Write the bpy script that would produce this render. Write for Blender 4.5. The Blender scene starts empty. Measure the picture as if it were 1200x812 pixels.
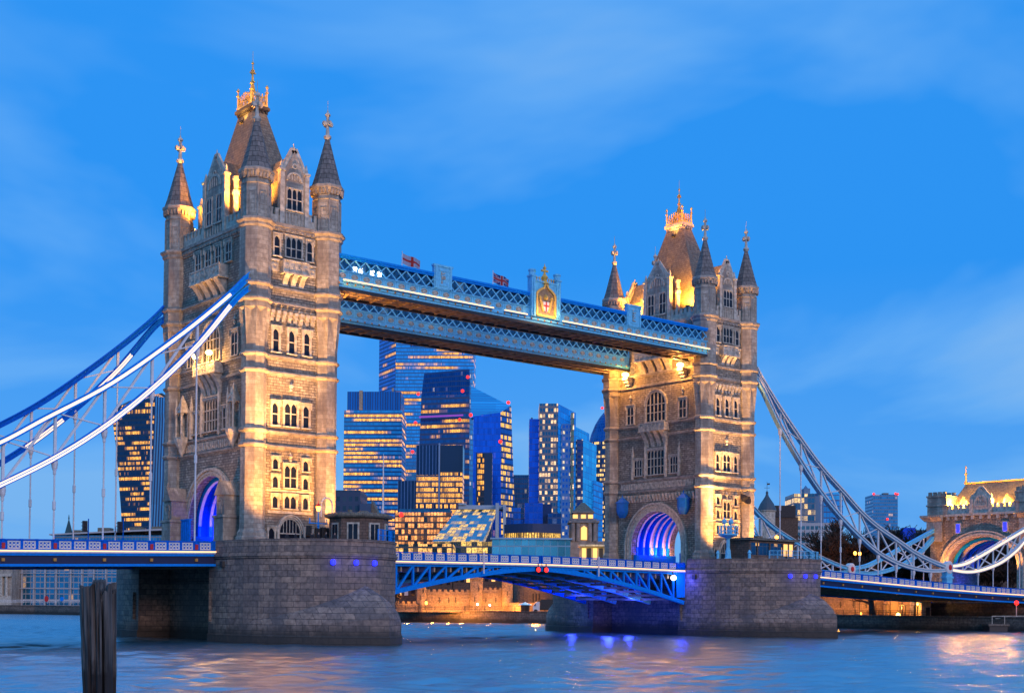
import bpy, bmesh, math, random
from mathutils import Vector, Matrix
random.seed(7)
S = bpy.context.scene
COL = S.collection
R = math.radians
PI = math.pi

# ------------------------------------------------------------------ camera
CAM = Vector((-86.2085, -157.7098, 4.0))
FW = Vector((0.6407251884, 0.7673924344, 0.02408494412))
RT = Vector((0.7674771952, -0.6410320956, 0.007523784284))
UP = Vector((-0.02121291734, -0.01366396726, 0.9996816034))
FPX, CYP = 1571.2138, 669.4754          # focal length and principal row in photo pixels (1200 wide)
cam = bpy.data.cameras.new('camera')
co = bpy.data.objects.new('camera', cam)
COL.objects.link(co)
m3 = Matrix((RT, UP, -FW)).transposed()
co.matrix_world = Matrix.Translation(CAM) @ m3.to_4x4()
cam.sensor_width = 36
cam.lens = FPX / 1200 * 36
cam.shift_y = (CYP - 406) / 1200
cam.clip_start, cam.clip_end = 0.5, 6000
S.camera = co
WATER_Z = -0.9

def at(u, v, d):
    "world point seen at photo pixel (u, v) at depth d"
    return CAM + (FW + RT * ((u - 600) / FPX) - UP * ((v - CYP) / FPX)) * d
def height_at(v, u, d):
    return at(u, v, d).z

# ------------------------------------------------------------------ world, sun, exposure
W = bpy.data.worlds.new('World'); S.world = W; W.use_nodes = True
nt = W.node_tree; nt.nodes.clear()
def wn(t, **k):
    n = nt.nodes.new(t)
    for a, v in k.items(): setattr(n, a, v)
    return n
out = wn('ShaderNodeOutputWorld')
sky = wn('ShaderNodeTexSky', sky_type='NISHITA', sun_disc=False)
SUN_EL, SUN_AZ = R(6), R(189)            # low dusk sun, behind the camera's right shoulder
sky.sun_elevation = R(2); sky.sun_rotation = SUN_AZ; sky.altitude = 0; sky.ozone_density = 6
bg1 = wn('ShaderNodeBackground'); bg1.inputs[1].default_value = 0.05
nt.links.new(sky.outputs[0], bg1.inputs[0])
tc = wn('ShaderNodeTexCoord')
sep = wn('ShaderNodeSeparateXYZ'); nt.links.new(tc.outputs['Generated'], sep.inputs[0])
# blue-hour cloud deck: direction projected onto a flat layer of cloud
dv = wn('ShaderNodeMath', operation='MAXIMUM'); dv.inputs[1].default_value = 0.0
nt.links.new(sep.outputs['Z'], dv.inputs[0])
ad = wn('ShaderNodeMath', operation='ADD'); ad.inputs[1].default_value = 0.22
nt.links.new(dv.outputs[0], ad.inputs[0])
dx = wn('ShaderNodeMath', operation='DIVIDE'); dy = wn('ShaderNodeMath', operation='DIVIDE')
for d_, ax in ((dx, 'X'), (dy, 'Y')):
    nt.links.new(sep.outputs[ax], d_.inputs[0]); nt.links.new(ad.outputs[0], d_.inputs[1])
cmb = wn('ShaderNodeCombineXYZ'); nt.links.new(dx.outputs[0], cmb.inputs[0]); nt.links.new(dy.outputs[0], cmb.inputs[1])
mp = wn('ShaderNodeMapping'); nt.links.new(cmb.outputs[0], mp.inputs[0])
mp.inputs['Location'].default_value = (3.1, 1.7, 0.4); mp.inputs['Scale'].default_value = (1.0, 1.0, 1)
nz = wn('ShaderNodeTexNoise'); nz.inputs['Scale'].default_value = 1.15; nz.inputs['Detail'].default_value = 5; nz.inputs['Roughness'].default_value = 0.5; nz.inputs['Distortion'].default_value = 0.4
nt.links.new(mp.outputs[0], nz.inputs['Vector'])
rmp = wn('ShaderNodeValToRGB'); cr = rmp.color_ramp
cr.elements[0].position = 0.40; cr.elements[0].color = (0.028, 0.30, 0.90, 1)
cr.elements[1].position = 0.60; cr.elements[1].color = (0.22, 0.48, 0.88, 1)
e = cr.elements.new(0.5); e.color = (0.115, 0.40, 0.92, 1)
nt.links.new(nz.outputs['Fac'], rmp.inputs[0])
hz = wn('ShaderNodeMapRange'); hz.inputs['From Min'].default_value = 0.0; hz.inputs['From Max'].default_value = 0.24
hz.inputs['To Min'].default_value = 0.75; hz.inputs['To Max'].default_value = 0.0
nt.links.new(sep.outputs['Z'], hz.inputs['Value'])
mx = wn('ShaderNodeMixRGB'); mx.inputs[2].default_value = (0.165, 0.46, 0.93, 1)
nt.links.new(hz.outputs[0], mx.inputs[0]); nt.links.new(rmp.outputs[0], mx.inputs[1])
bg2 = wn('ShaderNodeBackground'); bg2.inputs[1].default_value = 0.93
nt.links.new(mx.outputs[0], bg2.inputs[0])
ads = wn('ShaderNodeAddShader')
nt.links.new(bg1.outputs[0], ads.inputs[0]); nt.links.new(bg2.outputs[0], ads.inputs[1]); nt.links.new(ads.outputs[0], out.inputs[0])

sun = bpy.data.lights.new('sun', 'SUN'); sun.energy = 1.0; sun.angle = R(18); sun.color = (1.0, 0.70, 0.66)
so = bpy.data.objects.new('sun', sun); COL.objects.link(so)
sd = Vector((-0.15, -0.95, 0.30)).normalized()       # direction towards the afterglow
so.rotation_euler = (-sd).to_track_quat('-Z', 'Y').to_euler()
S.view_settings.view_transform = 'Standard'; S.view_settings.look = 'None'
S.view_settings.exposure = 0.0; S.view_settings.gamma = 1.0; S.view_settings.use_curve_mapping = False
S.render.engine = 'CYCLES'
S.cycles.use_denoising = True
S.cycles.max_bounces = 6; S.cycles.diffuse_bounces = 2; S.cycles.glossy_bounces = 3; S.cycles.transmission_bounces = 2
S.cycles.sample_clamp_indirect = 4.0
S.cycles.caustics_reflective = False; S.cycles.caustics_refractive = False

# ------------------------------------------------------------------ materials
def new_mat(name):
    m = bpy.data.materials.new(name); m.use_nodes = True
    n = m.node_tree; return m, n, n.nodes['Principled BSDF']
def N(n, t, **k):
    x = n.nodes.new(t)
    for a, v in k.items(): setattr(x, a, v)
    return x
def c4(c): return (c[0], c[1], c[2], 1)

def brick_mat(name, c1, c2, mortar, bw, bh, msize=0.015, rough=0.85, bump=0.5, stain=None, stain_scale=0.12, tone=0.35, band=None, streak=0.0):
    "coursed masonry in UV metres, with per-block tone, weather stains and relief"
    m, n, p = new_mat(name)
    uv = N(n, 'ShaderNodeTexCoord')
    b = N(n, 'ShaderNodeTexBrick'); b.inputs['Scale'].default_value = 1
    b.inputs['Brick Width'].default_value = bw; b.inputs['Row Height'].default_value = bh
    b.inputs['Mortar Size'].default_value = msize; b.inputs['Mortar Smooth'].default_value = 0.2
    b.inputs['Color1'].default_value = c4(c1); b.inputs['Color2'].default_value = c4(c2); b.inputs['Mortar'].default_value = c4(mortar)
    b.inputs['Bias'].default_value = 0.0
    n.links.new(uv.outputs['UV'], b.inputs['Vector'])
    ns = N(n, 'ShaderNodeTexNoise'); ns.inputs['Scale'].default_value = 2.2; ns.inputs['Detail'].default_value = 6
    n.links.new(uv.outputs['Object'], ns.inputs['Vector'])
    mr = N(n, 'ShaderNodeMapRange'); mr.inputs['To Min'].default_value = 1 - tone; mr.inputs['To Max'].default_value = 1 + tone
    mr.inputs['From Min'].default_value = 0.3; mr.inputs['From Max'].default_value = 0.7
    n.links.new(ns.outputs['Fac'], mr.inputs['Value'])
    mul = N(n, 'ShaderNodeMixRGB', blend_type='MULTIPLY'); mul.inputs[0].default_value = 1
    n.links.new(b.outputs['Color'], mul.inputs[1]); n.links.new(mr.outputs[0], mul.inputs[2])
    last = mul.outputs[0]
    if stain:
        n2 = N(n, 'ShaderNodeTexNoise'); n2.inputs['Scale'].default_value = stain_scale; n2.inputs['Detail'].default_value = 7; n2.inputs['Roughness'].default_value = 0.62
        mpp = N(n, 'ShaderNodeMapping'); mpp.inputs['Scale'].default_value = (1, 1, 1 - streak)
        n.links.new(uv.outputs['Object'], mpp.inputs[0]); n.links.new(mpp.outputs[0], n2.inputs['Vector'])
        r2 = N(n, 'ShaderNodeValToRGB'); r2.color_ramp.elements[0].position = 0.42; r2.color_ramp.elements[1].position = 0.62
        n.links.new(n2.outputs['Fac'], r2.inputs[0])
        mm = N(n, 'ShaderNodeMixRGB'); mm.inputs[2].default_value = c4(stain)
        sc = N(n, 'ShaderNodeMath', operation='MULTIPLY'); sc.inputs[1].default_value = 0.75
        n.links.new(r2.outputs[0], sc.inputs[0]); n.links.new(sc.outputs[0], mm.inputs[0]); n.links.new(last, mm.inputs[1]); last = mm.outputs[0]
    if band:   # tide mark: (z0, z1, colour) in object metres
        sp = N(n, 'ShaderNodeSeparateXYZ'); n.links.new(uv.outputs['Object'], sp.inputs[0])
        n3 = N(n, 'ShaderNodeTexNoise'); n3.inputs['Scale'].default_value = 0.5; n3.inputs['Detail'].default_value = 5; n.links.new(uv.outputs['Object'], n3.inputs['Vector'])
        a1 = N(n, 'ShaderNodeMath', operation='MULTIPLY_ADD'); a1.inputs[1].default_value = 1.6; n.links.new(n3.outputs['Fac'], a1.inputs[0]); n.links.new(sp.outputs['Z'], a1.inputs[2])
        m3_ = N(n, 'ShaderNodeMapRange'); m3_.inputs['From Min'].default_value = band[0] + 0.8; m3_.inputs['From Max'].default_value = band[1] + 0.8
        m3_.inputs['To Min'].default_value = 0.9; m3_.inputs['To Max'].default_value = 0
        n.links.new(a1.outputs[0], m3_.inputs['Value'])
        mm = N(n, 'ShaderNodeMixRGB'); mm.inputs[2].default_value = c4(band[2]); n.links.new(m3_.outputs[0], mm.inputs[0]); n.links.new(last, mm.inputs[1]); last = mm.outputs[0]
    n.links.new(last, p.inputs['Base Color']); p.inputs['Roughness'].default_value = rough
    bp = N(n, 'ShaderNodeBump'); bp.inputs['Strength'].default_value = bump; bp.inputs['Distance'].default_value = 0.06
    hs = N(n, 'ShaderNodeMath', operation='MULTIPLY_ADD'); hs.inputs[1].default_value = 0.6
    inv = N(n, 'ShaderNodeMath', operation='SUBTRACT'); inv.inputs[0].default_value = 1; n.links.new(b.outputs['Fac'], inv.inputs[1])
    n.links.new(ns.outputs['Fac'], hs.inputs[0]); n.links.new(inv.outputs[0], hs.inputs[2]); n.links.new(hs.outputs[0], bp.inputs['Height'])
    n.links.new(bp.outputs[0], p.inputs['Normal'])
    return m

def plain(name, col, rough=0.6, metal=0.0, tone=0.15, scale=3.0, spec=0.5, bump=0.0):
    m, n, p = new_mat(name)
    tcn = N(n, 'ShaderNodeTexCoord'); ns = N(n, 'ShaderNodeTexNoise'); ns.inputs['Scale'].default_value = scale; ns.inputs['Detail'].default_value = 5
    n.links.new(tcn.outputs['Object'], ns.inputs['Vector'])
    r = N(n, 'ShaderNodeValToRGB'); r.color_ramp.elements[0].position = 0.3; r.color_ramp.elements[1].position = 0.7
    r.color_ramp.elements[0].color = c4([c * (1 - tone) for c in col]); r.color_ramp.elements[1].color = c4([min(1, c * (1 + tone)) for c in col])
    n.links.new(ns.outputs['Fac'], r.inputs[0]); n.links.new(r.outputs[0], p.inputs['Base Color'])
    p.inputs['Roughness'].default_value = rough; p.inputs['Metallic'].default_value = metal; p.inputs['Specular IOR Level'].default_value = spec
    if bump:
        bp = N(n, 'ShaderNodeBump'); bp.inputs['Strength'].default_value = bump; bp.inputs['Distance'].default_value = 0.05
        n.links.new(ns.outputs['Fac'], bp.inputs['Height']); n.links.new(bp.outputs[0], p.inputs['Normal'])
    return m

def glow(name, col, strength):
    m, n, p = new_mat(name)
    p.inputs['Base Color'].default_value = c4([min(.8, c * .6) for c in col]); p.inputs['Emission Color'].default_value = c4(col); p.inputs['Emission Strength'].default_value = strength
    return m

def facade(name, base, cw, ch, lit, litcol, strength, frame=(0.1, 0.12, 0.15), fx=0.1, fy=0.22, rough=0.18, metal=0.5, band=0.6, seed=0.0, xs=.06, zmin=None, var=0.5, blend=None):
    """curtain wall in UV metres: cw x ch cells, frame lines, rooms switched on floor by floor.
    band: how much whole stretches of a floor switch on together"""
    m, n, p = new_mat(name)
    if ch < 10 and cw < 10: cw, ch = cw * .6, ch * .78
    tcn = N(n, 'ShaderNodeTexCoord')
    dv_ = N(n, 'ShaderNodeVectorMath', operation='DIVIDE'); dv_.inputs[1].default_value = (cw, ch, 1)
    n.links.new(tcn.outputs['UV'], dv_.inputs[0])
    ad_ = N(n, 'ShaderNodeVectorMath', operation='ADD'); ad_.inputs[1].default_value = (seed * 13.0 + 100, seed * 7.0 + 50, 0)
    n.links.new(dv_.outputs[0], ad_.inputs[0])
    fl = N(n, 'ShaderNodeVectorMath', operation='FLOOR'); fr = N(n, 'ShaderNodeVectorMath', operation='FRACTION')
    n.links.new(ad_.outputs[0], fl.inputs[0]); n.links.new(ad_.outputs[0], fr.inputs[0])
    wnz = N(n, 'ShaderNodeTexWhiteNoise', noise_dimensions='2D'); n.links.new(fl.outputs[0], wnz.inputs['Vector'])
    # clusters along the floor
    sc = N(n, 'ShaderNodeVectorMath', operation='MULTIPLY'); sc.inputs[1].default_value = (xs, 0.83, 1); n.links.new(fl.outputs[0], sc.inputs[0])
    nn = N(n, 'ShaderNodeTexNoise', noise_dimensions='2D'); nn.inputs['Scale'].default_value = 1; nn.inputs['Detail'].default_value = 1.5; n.links.new(sc.outputs[0], nn.inputs['Vector'])
    st = N(n, 'ShaderNodeMapRange'); st.inputs['From Min'].default_value = 0.28; st.inputs['From Max'].default_value = 0.72; n.links.new(nn.outputs['Fac'], st.inputs['Value'])
    mixn = N(n, 'ShaderNodeMix', data_type='FLOAT'); mixn.inputs[0].default_value = band
    n.links.new(wnz.outputs['Value'], mixn.inputs[2]); n.links.new(st.outputs[0], mixn.inputs[3])
    lt = N(n, 'ShaderNodeMapRange', interpolation_type='SMOOTHSTEP'); lt.inputs['From Min'].default_value = 1 - lit - .06; lt.inputs['From Max'].default_value = 1 - lit + .16; n.links.new(mixn.outputs[0], lt.inputs['Value'])
    # frame lines
    sp = N(n, 'ShaderNodeSeparateXYZ'); n.links.new(fr.outputs[0], sp.inputs[0])
    gx = N(n, 'ShaderNodeMath', operation='GREATER_THAN'); gx.inputs[1].default_value = fx; n.links.new(sp.outputs['X'], gx.inputs[0])
    gy = N(n, 'ShaderNodeMath', operation='GREATER_THAN'); gy.inputs[1].default_value = fy; n.links.new(sp.outputs['Y'], gy.inputs[0])
    gl = N(n, 'ShaderNodeMath', operation='MULTIPLY'); n.links.new(gx.outputs[0], gl.inputs[0]); n.links.new(gy.outputs[0], gl.inputs[1])
    li = N(n, 'ShaderNodeMath', operation='MULTIPLY'); n.links.new(gl.outputs[0], li.inputs[0]); n.links.new(lt.outputs[0], li.inputs[1])
    vr = N(n, 'ShaderNodeMapRange'); vr.inputs['To Min'].default_value = 1 - var; vr.inputs['To Max'].default_value = 1 + var; n.links.new(wnz.outputs['Value'], vr.inputs['Value'])
    # furniture and lamps inside each lit room break its glow up
    fn = N(n, 'ShaderNodeTexNoise', noise_dimensions='2D'); fn.inputs['Scale'].default_value = 1.7; fn.inputs['Detail'].default_value = 2; n.links.new(tcn.outputs['UV'], fn.inputs['Vector'])
    fm = N(n, 'ShaderNodeMapRange'); fm.inputs['From Min'].default_value = 0.3; fm.inputs['From Max'].default_value = 0.7; fm.inputs['To Min'].default_value = 0.35; fm.inputs['To Max'].default_value = 1.3; n.links.new(fn.outputs['Fac'], fm.inputs['Value'])
    e1 = N(n, 'ShaderNodeMath', operation='MULTIPLY'); n.links.new(li.outputs[0], e1.inputs[0]); n.links.new(vr.outputs[0], e1.inputs[1])
    e2 = N(n, 'ShaderNodeMath', operation='MULTIPLY'); n.links.new(e1.outputs[0], e2.inputs[0]); n.links.new(fm.outputs[0], e2.inputs[1])
    e3 = N(n, 'ShaderNodeMath', operation='MULTIPLY'); e3.inputs[1].default_value = strength * .9; n.links.new(e2.outputs[0], e3.inputs[0])
    p.inputs['Emission Color'].default_value = c4(litcol); n.links.new(e3.outputs[0], p.inputs['Emission Strength'])
    cmx = N(n, 'ShaderNodeMixRGB'); cmx.inputs[1].default_value = c4(frame)
    tone = N(n, 'ShaderNodeMixRGB'); base = (base[0], min(1, base[1] * 1.55), min(1, base[2] * 1.25)); tone.inputs[1].default_value = c4([c * 0.8 for c in base]); tone.inputs[2].default_value = c4([min(1, c * 1.2) for c in base])
    n.links.new(wnz.outputs['Value'], tone.inputs[0])
    dk = N(n, 'ShaderNodeMixRGB'); dk.inputs[2].default_value = (.02, .012, .006, 1); n.links.new(li.outputs[0], dk.inputs[0]); n.links.new(tone.outputs[0], dk.inputs[1]); n.links.new(dk.outputs[0], cmx.inputs[2]); n.links.new(gl.outputs[0], cmx.inputs[0])
    n.links.new(cmx.outputs[0], p.inputs['Base Color'])
    mt = N(n, 'ShaderNodeMath', operation='MULTIPLY'); mt.inputs[1].default_value = min(.85, metal * 1.6); ul = N(n, 'ShaderNodeMath', operation='SUBTRACT'); n.links.new(gl.outputs[0], ul.inputs[0]); n.links.new(li.outputs[0], ul.inputs[1]); n.links.new(ul.outputs[0], mt.inputs[0]); n.links.new(mt.outputs[0], p.inputs['Metallic'])
    rr = N(n, 'ShaderNodeMapRange'); rr.inputs['To Min'].default_value = 0.5; rr.inputs['To Max'].default_value = rough; n.links.new(gl.outputs[0], rr.inputs['Value']); n.links.new(rr.outputs[0], p.inputs['Roughness'])
    return m

M = {}
M['ashlar'] = brick_mat('ashlar_stone', (0.55, 0.485, 0.38), (0.41, 0.355, 0.275), (0.22, 0.18, 0.145), 1.1, 0.55, 0.018, stain=(0.21, 0.175, 0.15), stain_scale=0.55, tone=0.28, bump=0.45, streak=0.7)
M['rubble'] = brick_mat('rubble_stone', (0.51, 0.44, 0.33), (0.30, 0.25, 0.185), (0.12, 0.095, 0.075), 0.85, 0.34, 0.04, stain=(0.18, 0.145, 0.115), stain_scale=0.6, tone=0.4, bump=1.0, streak=0.6)
M['trim'] = plain('carved_portland_stone', (0.55, 0.49, 0.39), 0.8, tone=0.38, scale=2.0, bump=0.4)
M['granite'] = brick_mat('pier_granite', (0.43, 0.29, 0.205), (0.21, 0.155, 0.13), (0.08, 0.063, 0.056), 1.6, 0.7, 0.028, stain=(0.15, 0.125, 0.115), stain_scale=0.16, tone=0.4, bump=0.9, band=(0.2, 1.6, (0.05, 0.042, 0.034)), streak=0.75)
M['slate'] = brick_mat('roof_slate', (0.23, 0.205, 0.145), (0.16, 0.145, 0.11), (0.08, 0.07, 0.06), 0.5, 0.42, 0.03, tone=0.3, bump=0.7, rough=0.7)
M['spire'] = brick_mat('spire_stone', (0.26, 0.22, 0.19), (0.18, 0.155, 0.135), (0.09, 0.08, 0.07), 0.9, 0.7, 0.05, tone=0.3, bump=0.8)
M['gold'] = plain('gilded_metal', (0.85, 0.50, 0.10), 0.45, metal=0.0, tone=0.2)
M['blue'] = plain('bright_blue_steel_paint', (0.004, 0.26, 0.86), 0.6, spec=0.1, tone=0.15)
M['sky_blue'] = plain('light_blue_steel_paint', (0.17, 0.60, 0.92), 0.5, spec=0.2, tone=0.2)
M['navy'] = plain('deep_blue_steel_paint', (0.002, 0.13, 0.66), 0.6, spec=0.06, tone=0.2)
M['white'] = plain('white_steel_paint', (0.78, 0.76, 0.74), 0.45, tone=0.1)
M['soffit'] = plain('brown_painted_soffit_steel', (0.45, 0.33, 0.22), 0.6, tone=0.3, scale=1)
M['black'] = plain('black_iron', (0.02, 0.02, 0.022), 0.5)
M['pale_blue'] = plain('pale_blue_chain_paint', (0.36, 0.68, 0.92), 0.5, spec=0.2)
M['lantern'] = plain('deep_lantern_blue', (0.004, 0.14, 0.52), 0.5)
M['ledge'] = plain('darkened_ledge_stone', (0.36, 0.31, 0.25), 0.85, tone=0.4, scale=1.5, bump=0.4)  # darker copy of the trim, toning down the floodlight on the ledges
M['web'] = plain('dark_navy_girder_web', (0.004, 0.012, 0.06), 0.6)
M['dark'] = plain('dark_recess', (0.05, 0.045, 0.042), 0.8)
M['asphalt'] = plain('asphalt', (0.05, 0.05, 0.052), 0.9)
M['glass'] = plain('dark_window_glass', (0.014, 0.018, 0.03), 0.12, tone=0.3, scale=0.8, spec=0.25)
M['glow_warm'] = glow('warm_white_led_strip', (1.0, 0.52, 0.23), 2.3)
M['glow_chain'] = glow('white_led_strip', (1.0, 0.70, 0.47), 1.55)
M['glow_red'] = glow('red_lamp', (1.0, 0.02, 0.015), 3.0)
M['glow_blue'] = glow('blue_lamp', (0.015, 0.02, 1.0), 3.5)
M['glow_amber'] = glow('amber_lamp', (1.0, 0.55, 0.14), 14.0)
M['glow_orange'] = glow('orange_lamp', (1.0, 0.36, 0.05), 8.0)
M['glow_white'] = glow('white_lamp', (1.0, 0.9, 0.8), 8.0)
M['lit_win'] = glow('lit_window', (1.0, 0.52, 0.14), 1.6)
M['red'] = plain('red_paint', (0.6, 0.02, 0.02), 0.5)
M['orange_dot'] = plain('gilt_boss', (0.55, 0.25, 0.04), 0.5)

# ------------------------------------------------------------------ mesh helpers
class MB:
    "collects shapes; build() links them as ONE mesh object with UVs in metres"
    def __init__(s, T=None): s.v, s.f, s.mi, s.uv, s.T = [], [], [], [], T or Matrix()
    def add(s, vs, fs, mat=0, uvs=None):
        o = len(s.v)
        s.v += [s.T @ Vector(p) for p in vs]
        for i, f in enumerate(fs):
            s.f.append([o + k for k in f]); s.mi.append(mat); s.uv.append(uvs[i] if uvs else None)
        return s
    def box(s, x0, x1, y0, y1, z0, z1, mat=0):
        v = [(x, y, z) for z in (z0, z1) for y in (y0, y1) for x in (x0, x1)]
        return s.add(v, [(0, 2, 3, 1), (4, 5, 7, 6), (0, 1, 5, 4), (2, 6, 7, 3), (0, 4, 6, 2), (1, 3, 7, 5)], mat)
    def cbox(s, c, d, mat=0):
        return s.box(c[0] - d[0] / 2, c[0] + d[0] / 2, c[1] - d[1] / 2, c[1] + d[1] / 2, c[2] - d[2] / 2, c[2] + d[2] / 2, mat)
    def loft(s, rings, mat=0, caps=(True, True), closed=True, vz=False):
        "rings: lists of 3D points, same count; UV u = length round the ring"
        n = len(rings[0]); vs = [p for r in rings for p in r]; fs, uvs = [], []
        ring0 = max(rings, key=lambda r: sum((Vector(r[i]) - Vector(r[i - 1])).length for i in range(n)))
        cu = [0]
        for i in range(1, n + 1): cu.append(cu[-1] + (Vector(ring0[i % n]) - Vector(ring0[i - 1])).length)
        h = [0]
        for k in range(1, len(rings)): h.append(h[-1] + max(1e-4, sum((Vector(rings[k][i]) - Vector(rings[k - 1][i])).length for i in range(n)) / n))
        z0 = rings[0][0][2]
        for k in range(len(rings) - 1):
            for i in range(n if closed else n - 1):
                j = (i + 1) % n
                fs.append((k * n + i, k * n + j, (k + 1) * n + j, (k + 1) * n + i))
                if vz: uvs.append([(cu[i], rings[k][i][2]), (cu[i + 1], rings[k][j][2]), (cu[i + 1], rings[k + 1][j][2]), (cu[i], rings[k + 1][i][2])])
                else: uvs.append([(cu[i], z0 + h[k]), (cu[i + 1], z0 + h[k]), (cu[i + 1], z0 + h[k + 1]), (cu[i], z0 + h[k + 1])])
        if caps[0]: fs.append(tuple(reversed(range(n)))); uvs.append(None)
        if caps[1]: fs.append(tuple(range((len(rings) - 1) * n, len(rings) * n))); uvs.append(None)
        return s.add(vs, fs, mat, uvs)
    def lathe(s, c, prof, n=8, rot=None, mat=0, caps=(True, True), sx=1, sy=1):
        rot = PI / n if rot is None else rot
        return s.loft([[(c[0] + r * sx * math.cos(rot + 2 * PI * i / n), c[1] + r * sy * math.sin(rot + 2 * PI * i / n), c[2] + z) for i in range(n)] for r, z in prof], mat, caps)
    def beam(s, p, q, w, h=None, mat=0, up=(0, 0, 1)):
        p, q = Vector(p), Vector(q); h = h or w; d = (q - p)
        if d.length < 1e-6: return s
        d.normalize(); u = Vector(up)
        if abs(d.dot(u)) > 0.99: u = Vector((1, 0, 0))
        sd_ = d.cross(u).normalized(); u = sd_.cross(d).normalized()
        r = [[tuple(x + sd_ * (a * w / 2) + u * (b_ * h / 2)) for a, b_ in ((-1, -1), (1, -1), (1, 1), (-1, 1))] for x in (p, q)]
        return s.loft(r, mat)
    def tube(s, path, r, n=6, mat=0, caps=True):
        path = [Vector(p) for p in path]; rings = []; rr = r if isinstance(r, (list, tuple)) else [r] * len(path)
        for i, p in enumerate(path):
            d = (path[min(i + 1, len(path) - 1)] - path[max(i - 1, 0)]).normalized()
            u = Vector((0, 0, 1)) if abs(d.z) < 0.95 else Vector((1, 0, 0))
            a = d.cross(u).normalized(); b_ = a.cross(d)
            rings.append([tuple(p + (a * math.cos(2 * PI * k / n) + b_ * math.sin(2 * PI * k / n)) * rr[i]) for k in range(n)])
        return s.loft(rings, mat, (caps, caps))
    def strip(s, path, w, h, mat=0, off=0.0):
        "rectangular bar swept along a path lying in an XZ plane; w across (y), h up"
        path = [Vector(p) for p in path]; rings = []
        for i, p in enumerate(path):
            d = (path[min(i + 1, len(path) - 1)] - path[max(i - 1, 0)]).normalized()
            nrm = Vector((-d.z, 0, d.x))
            if nrm.z < 0: nrm = -nrm
            p = p + nrm * off
            rings.append([tuple(p + Vector((0, a * w / 2, 0)) + nrm * (b_ * h / 2)) for a, b_ in ((-1, -1), (1, -1), (1, 1), (-1, 1))])
        return s.loft(rings, mat)
    def plate(s, poly, y0, y1, mat=0):
        "polygon in (x, z) extruded from y0 to y1"
        n = len(poly); v = [(x, y0, z) for x, z in poly] + [(x, y1, z) for x, z in poly]
        f = [tuple(range(n)), tuple(reversed(range(n, 2 * n)))] + [(i, n + i, n + (i + 1) % n, (i + 1) % n) for i in range(n)]
        return s.add(v, f, mat)
    def slab(s, poly, z0, z1, mat=0):
        n = len(poly)
        return s.loft([[(x, y, z0) for x, y in poly], [(x, y, z1) for x, y in poly]], mat)
    def arch_ring(s, cx, zc, r0, r1, y0, y1, a0=0.0, a1=PI, n=24, mat=0, sy=1.0):
        "arched moulding in the XZ plane between radii r0 and r1, from y0 to y1"
        vs, fs = [], []
        for i in range(n + 1):
            a = a0 + (a1 - a0) * i / n; c, si = math.cos(a), math.sin(a)
            for r in (r0, r1):
                for y in (y0, y1): vs.append((cx + r * c, y, zc + r * si * sy))
        for i in range(n):
            o = 4 * i
            fs += [(o, o + 4, o + 6, o + 2), (o + 1, o + 3, o + 7, o + 5), (o, o + 1, o + 5, o + 4), (o + 2, o + 6, o + 7, o + 3)]
        fs += [(0, 2, 3, 1), (4 * n, 4 * n + 1, 4 * n + 3, 4 * n + 2)]
        return s.add(vs, fs, mat)
    def build(s, name, mats, parent=None, smooth=False):
        me = bpy.data.meshes.new(name); me.from_pydata([tuple(p) for p in s.v], [], s.f)
        for m in (mats if isinstance(mats, (list, tuple)) else [mats]): me.materials.append(M[m] if isinstance(m, str) else m)
        me.polygons.foreach_set('material_index', s.mi)
        bm = bmesh.new(); bm.from_mesh(me); bmesh.ops.recalc_face_normals(bm, faces=bm.faces); bm.to_mesh(me); bm.free()
        uvl = me.uv_layers.new(name='UVMap').data
        for i, pl in enumerate(me.polygons):
            ex = s.uv[i]
            if ex:
                key = {tuple(round(c, 4) for c in s.v[k]): ex[j] for j, k in enumerate(s.f[i])}
            nx, ny, nz_ = pl.normal
            for li in pl.loop_indices:
                co_ = me.vertices[me.loops[li].vertex_index].co
                if ex:
                    uvl[li].uv = key.get(tuple(round(c, 4) for c in co_), (0, 0))
                elif abs(nz_) > 0.85: uvl[li].uv = (co_.x, co_.y)
                else:
                    L = math.hypot(nx, ny); tx, ty = -ny / L, nx / L
                    uvl[li].uv = (co_.x * tx + co_.y * ty, co_.z / max(0.3, L))
        if smooth:
            for pl in me.polygons: pl.use_smooth = True
        o = bpy.data.objects.new(name, me); COL.objects.link(o)
        if parent: o.parent = parent
        return o

def tag(o, label=None, cat=None, group=None, kind=None):
    if label: o['label'] = label
    if cat: o['category'] = cat
    if group: o['group'] = group
    if kind: o['kind'] = kind
    return o
def thing(name, label, cat, loc=(0, 0, 0), rz=0.0, group=None):
    o = bpy.data.objects.new(name, None); COL.objects.link(o); o.location = loc; o.rotation_euler = (0, 0, rz)
    o.empty_display_size = 1
    return tag(o, label, cat, group)
def copy_tree(o, parent=None):
    c = o.copy(); COL.objects.link(c); c.parent = parent
    for ch in list(o.children):
        copy_tree(ch, c)
    return c
def lamp(name, kind, loc, power, col, parent=None, size=0.3, aim=None, angle=60, blend=0.6):
    l = bpy.data.lights.new(name, kind); l.energy = power; l.color = col
    if kind in ('POINT', 'SPOT'): l.shadow_soft_size = size
    if kind == 'SPOT': l.spot_size = R(angle); l.spot_blend = blend
    o = bpy.data.objects.new(name, l); COL.objects.link(o); o.location = loc
    if aim is not None: o.rotation_euler = (Vector(aim) - Vector(loc)).to_track_quat('-Z', 'Y').to_euler()
    if parent: o.parent = parent
    return o
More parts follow.
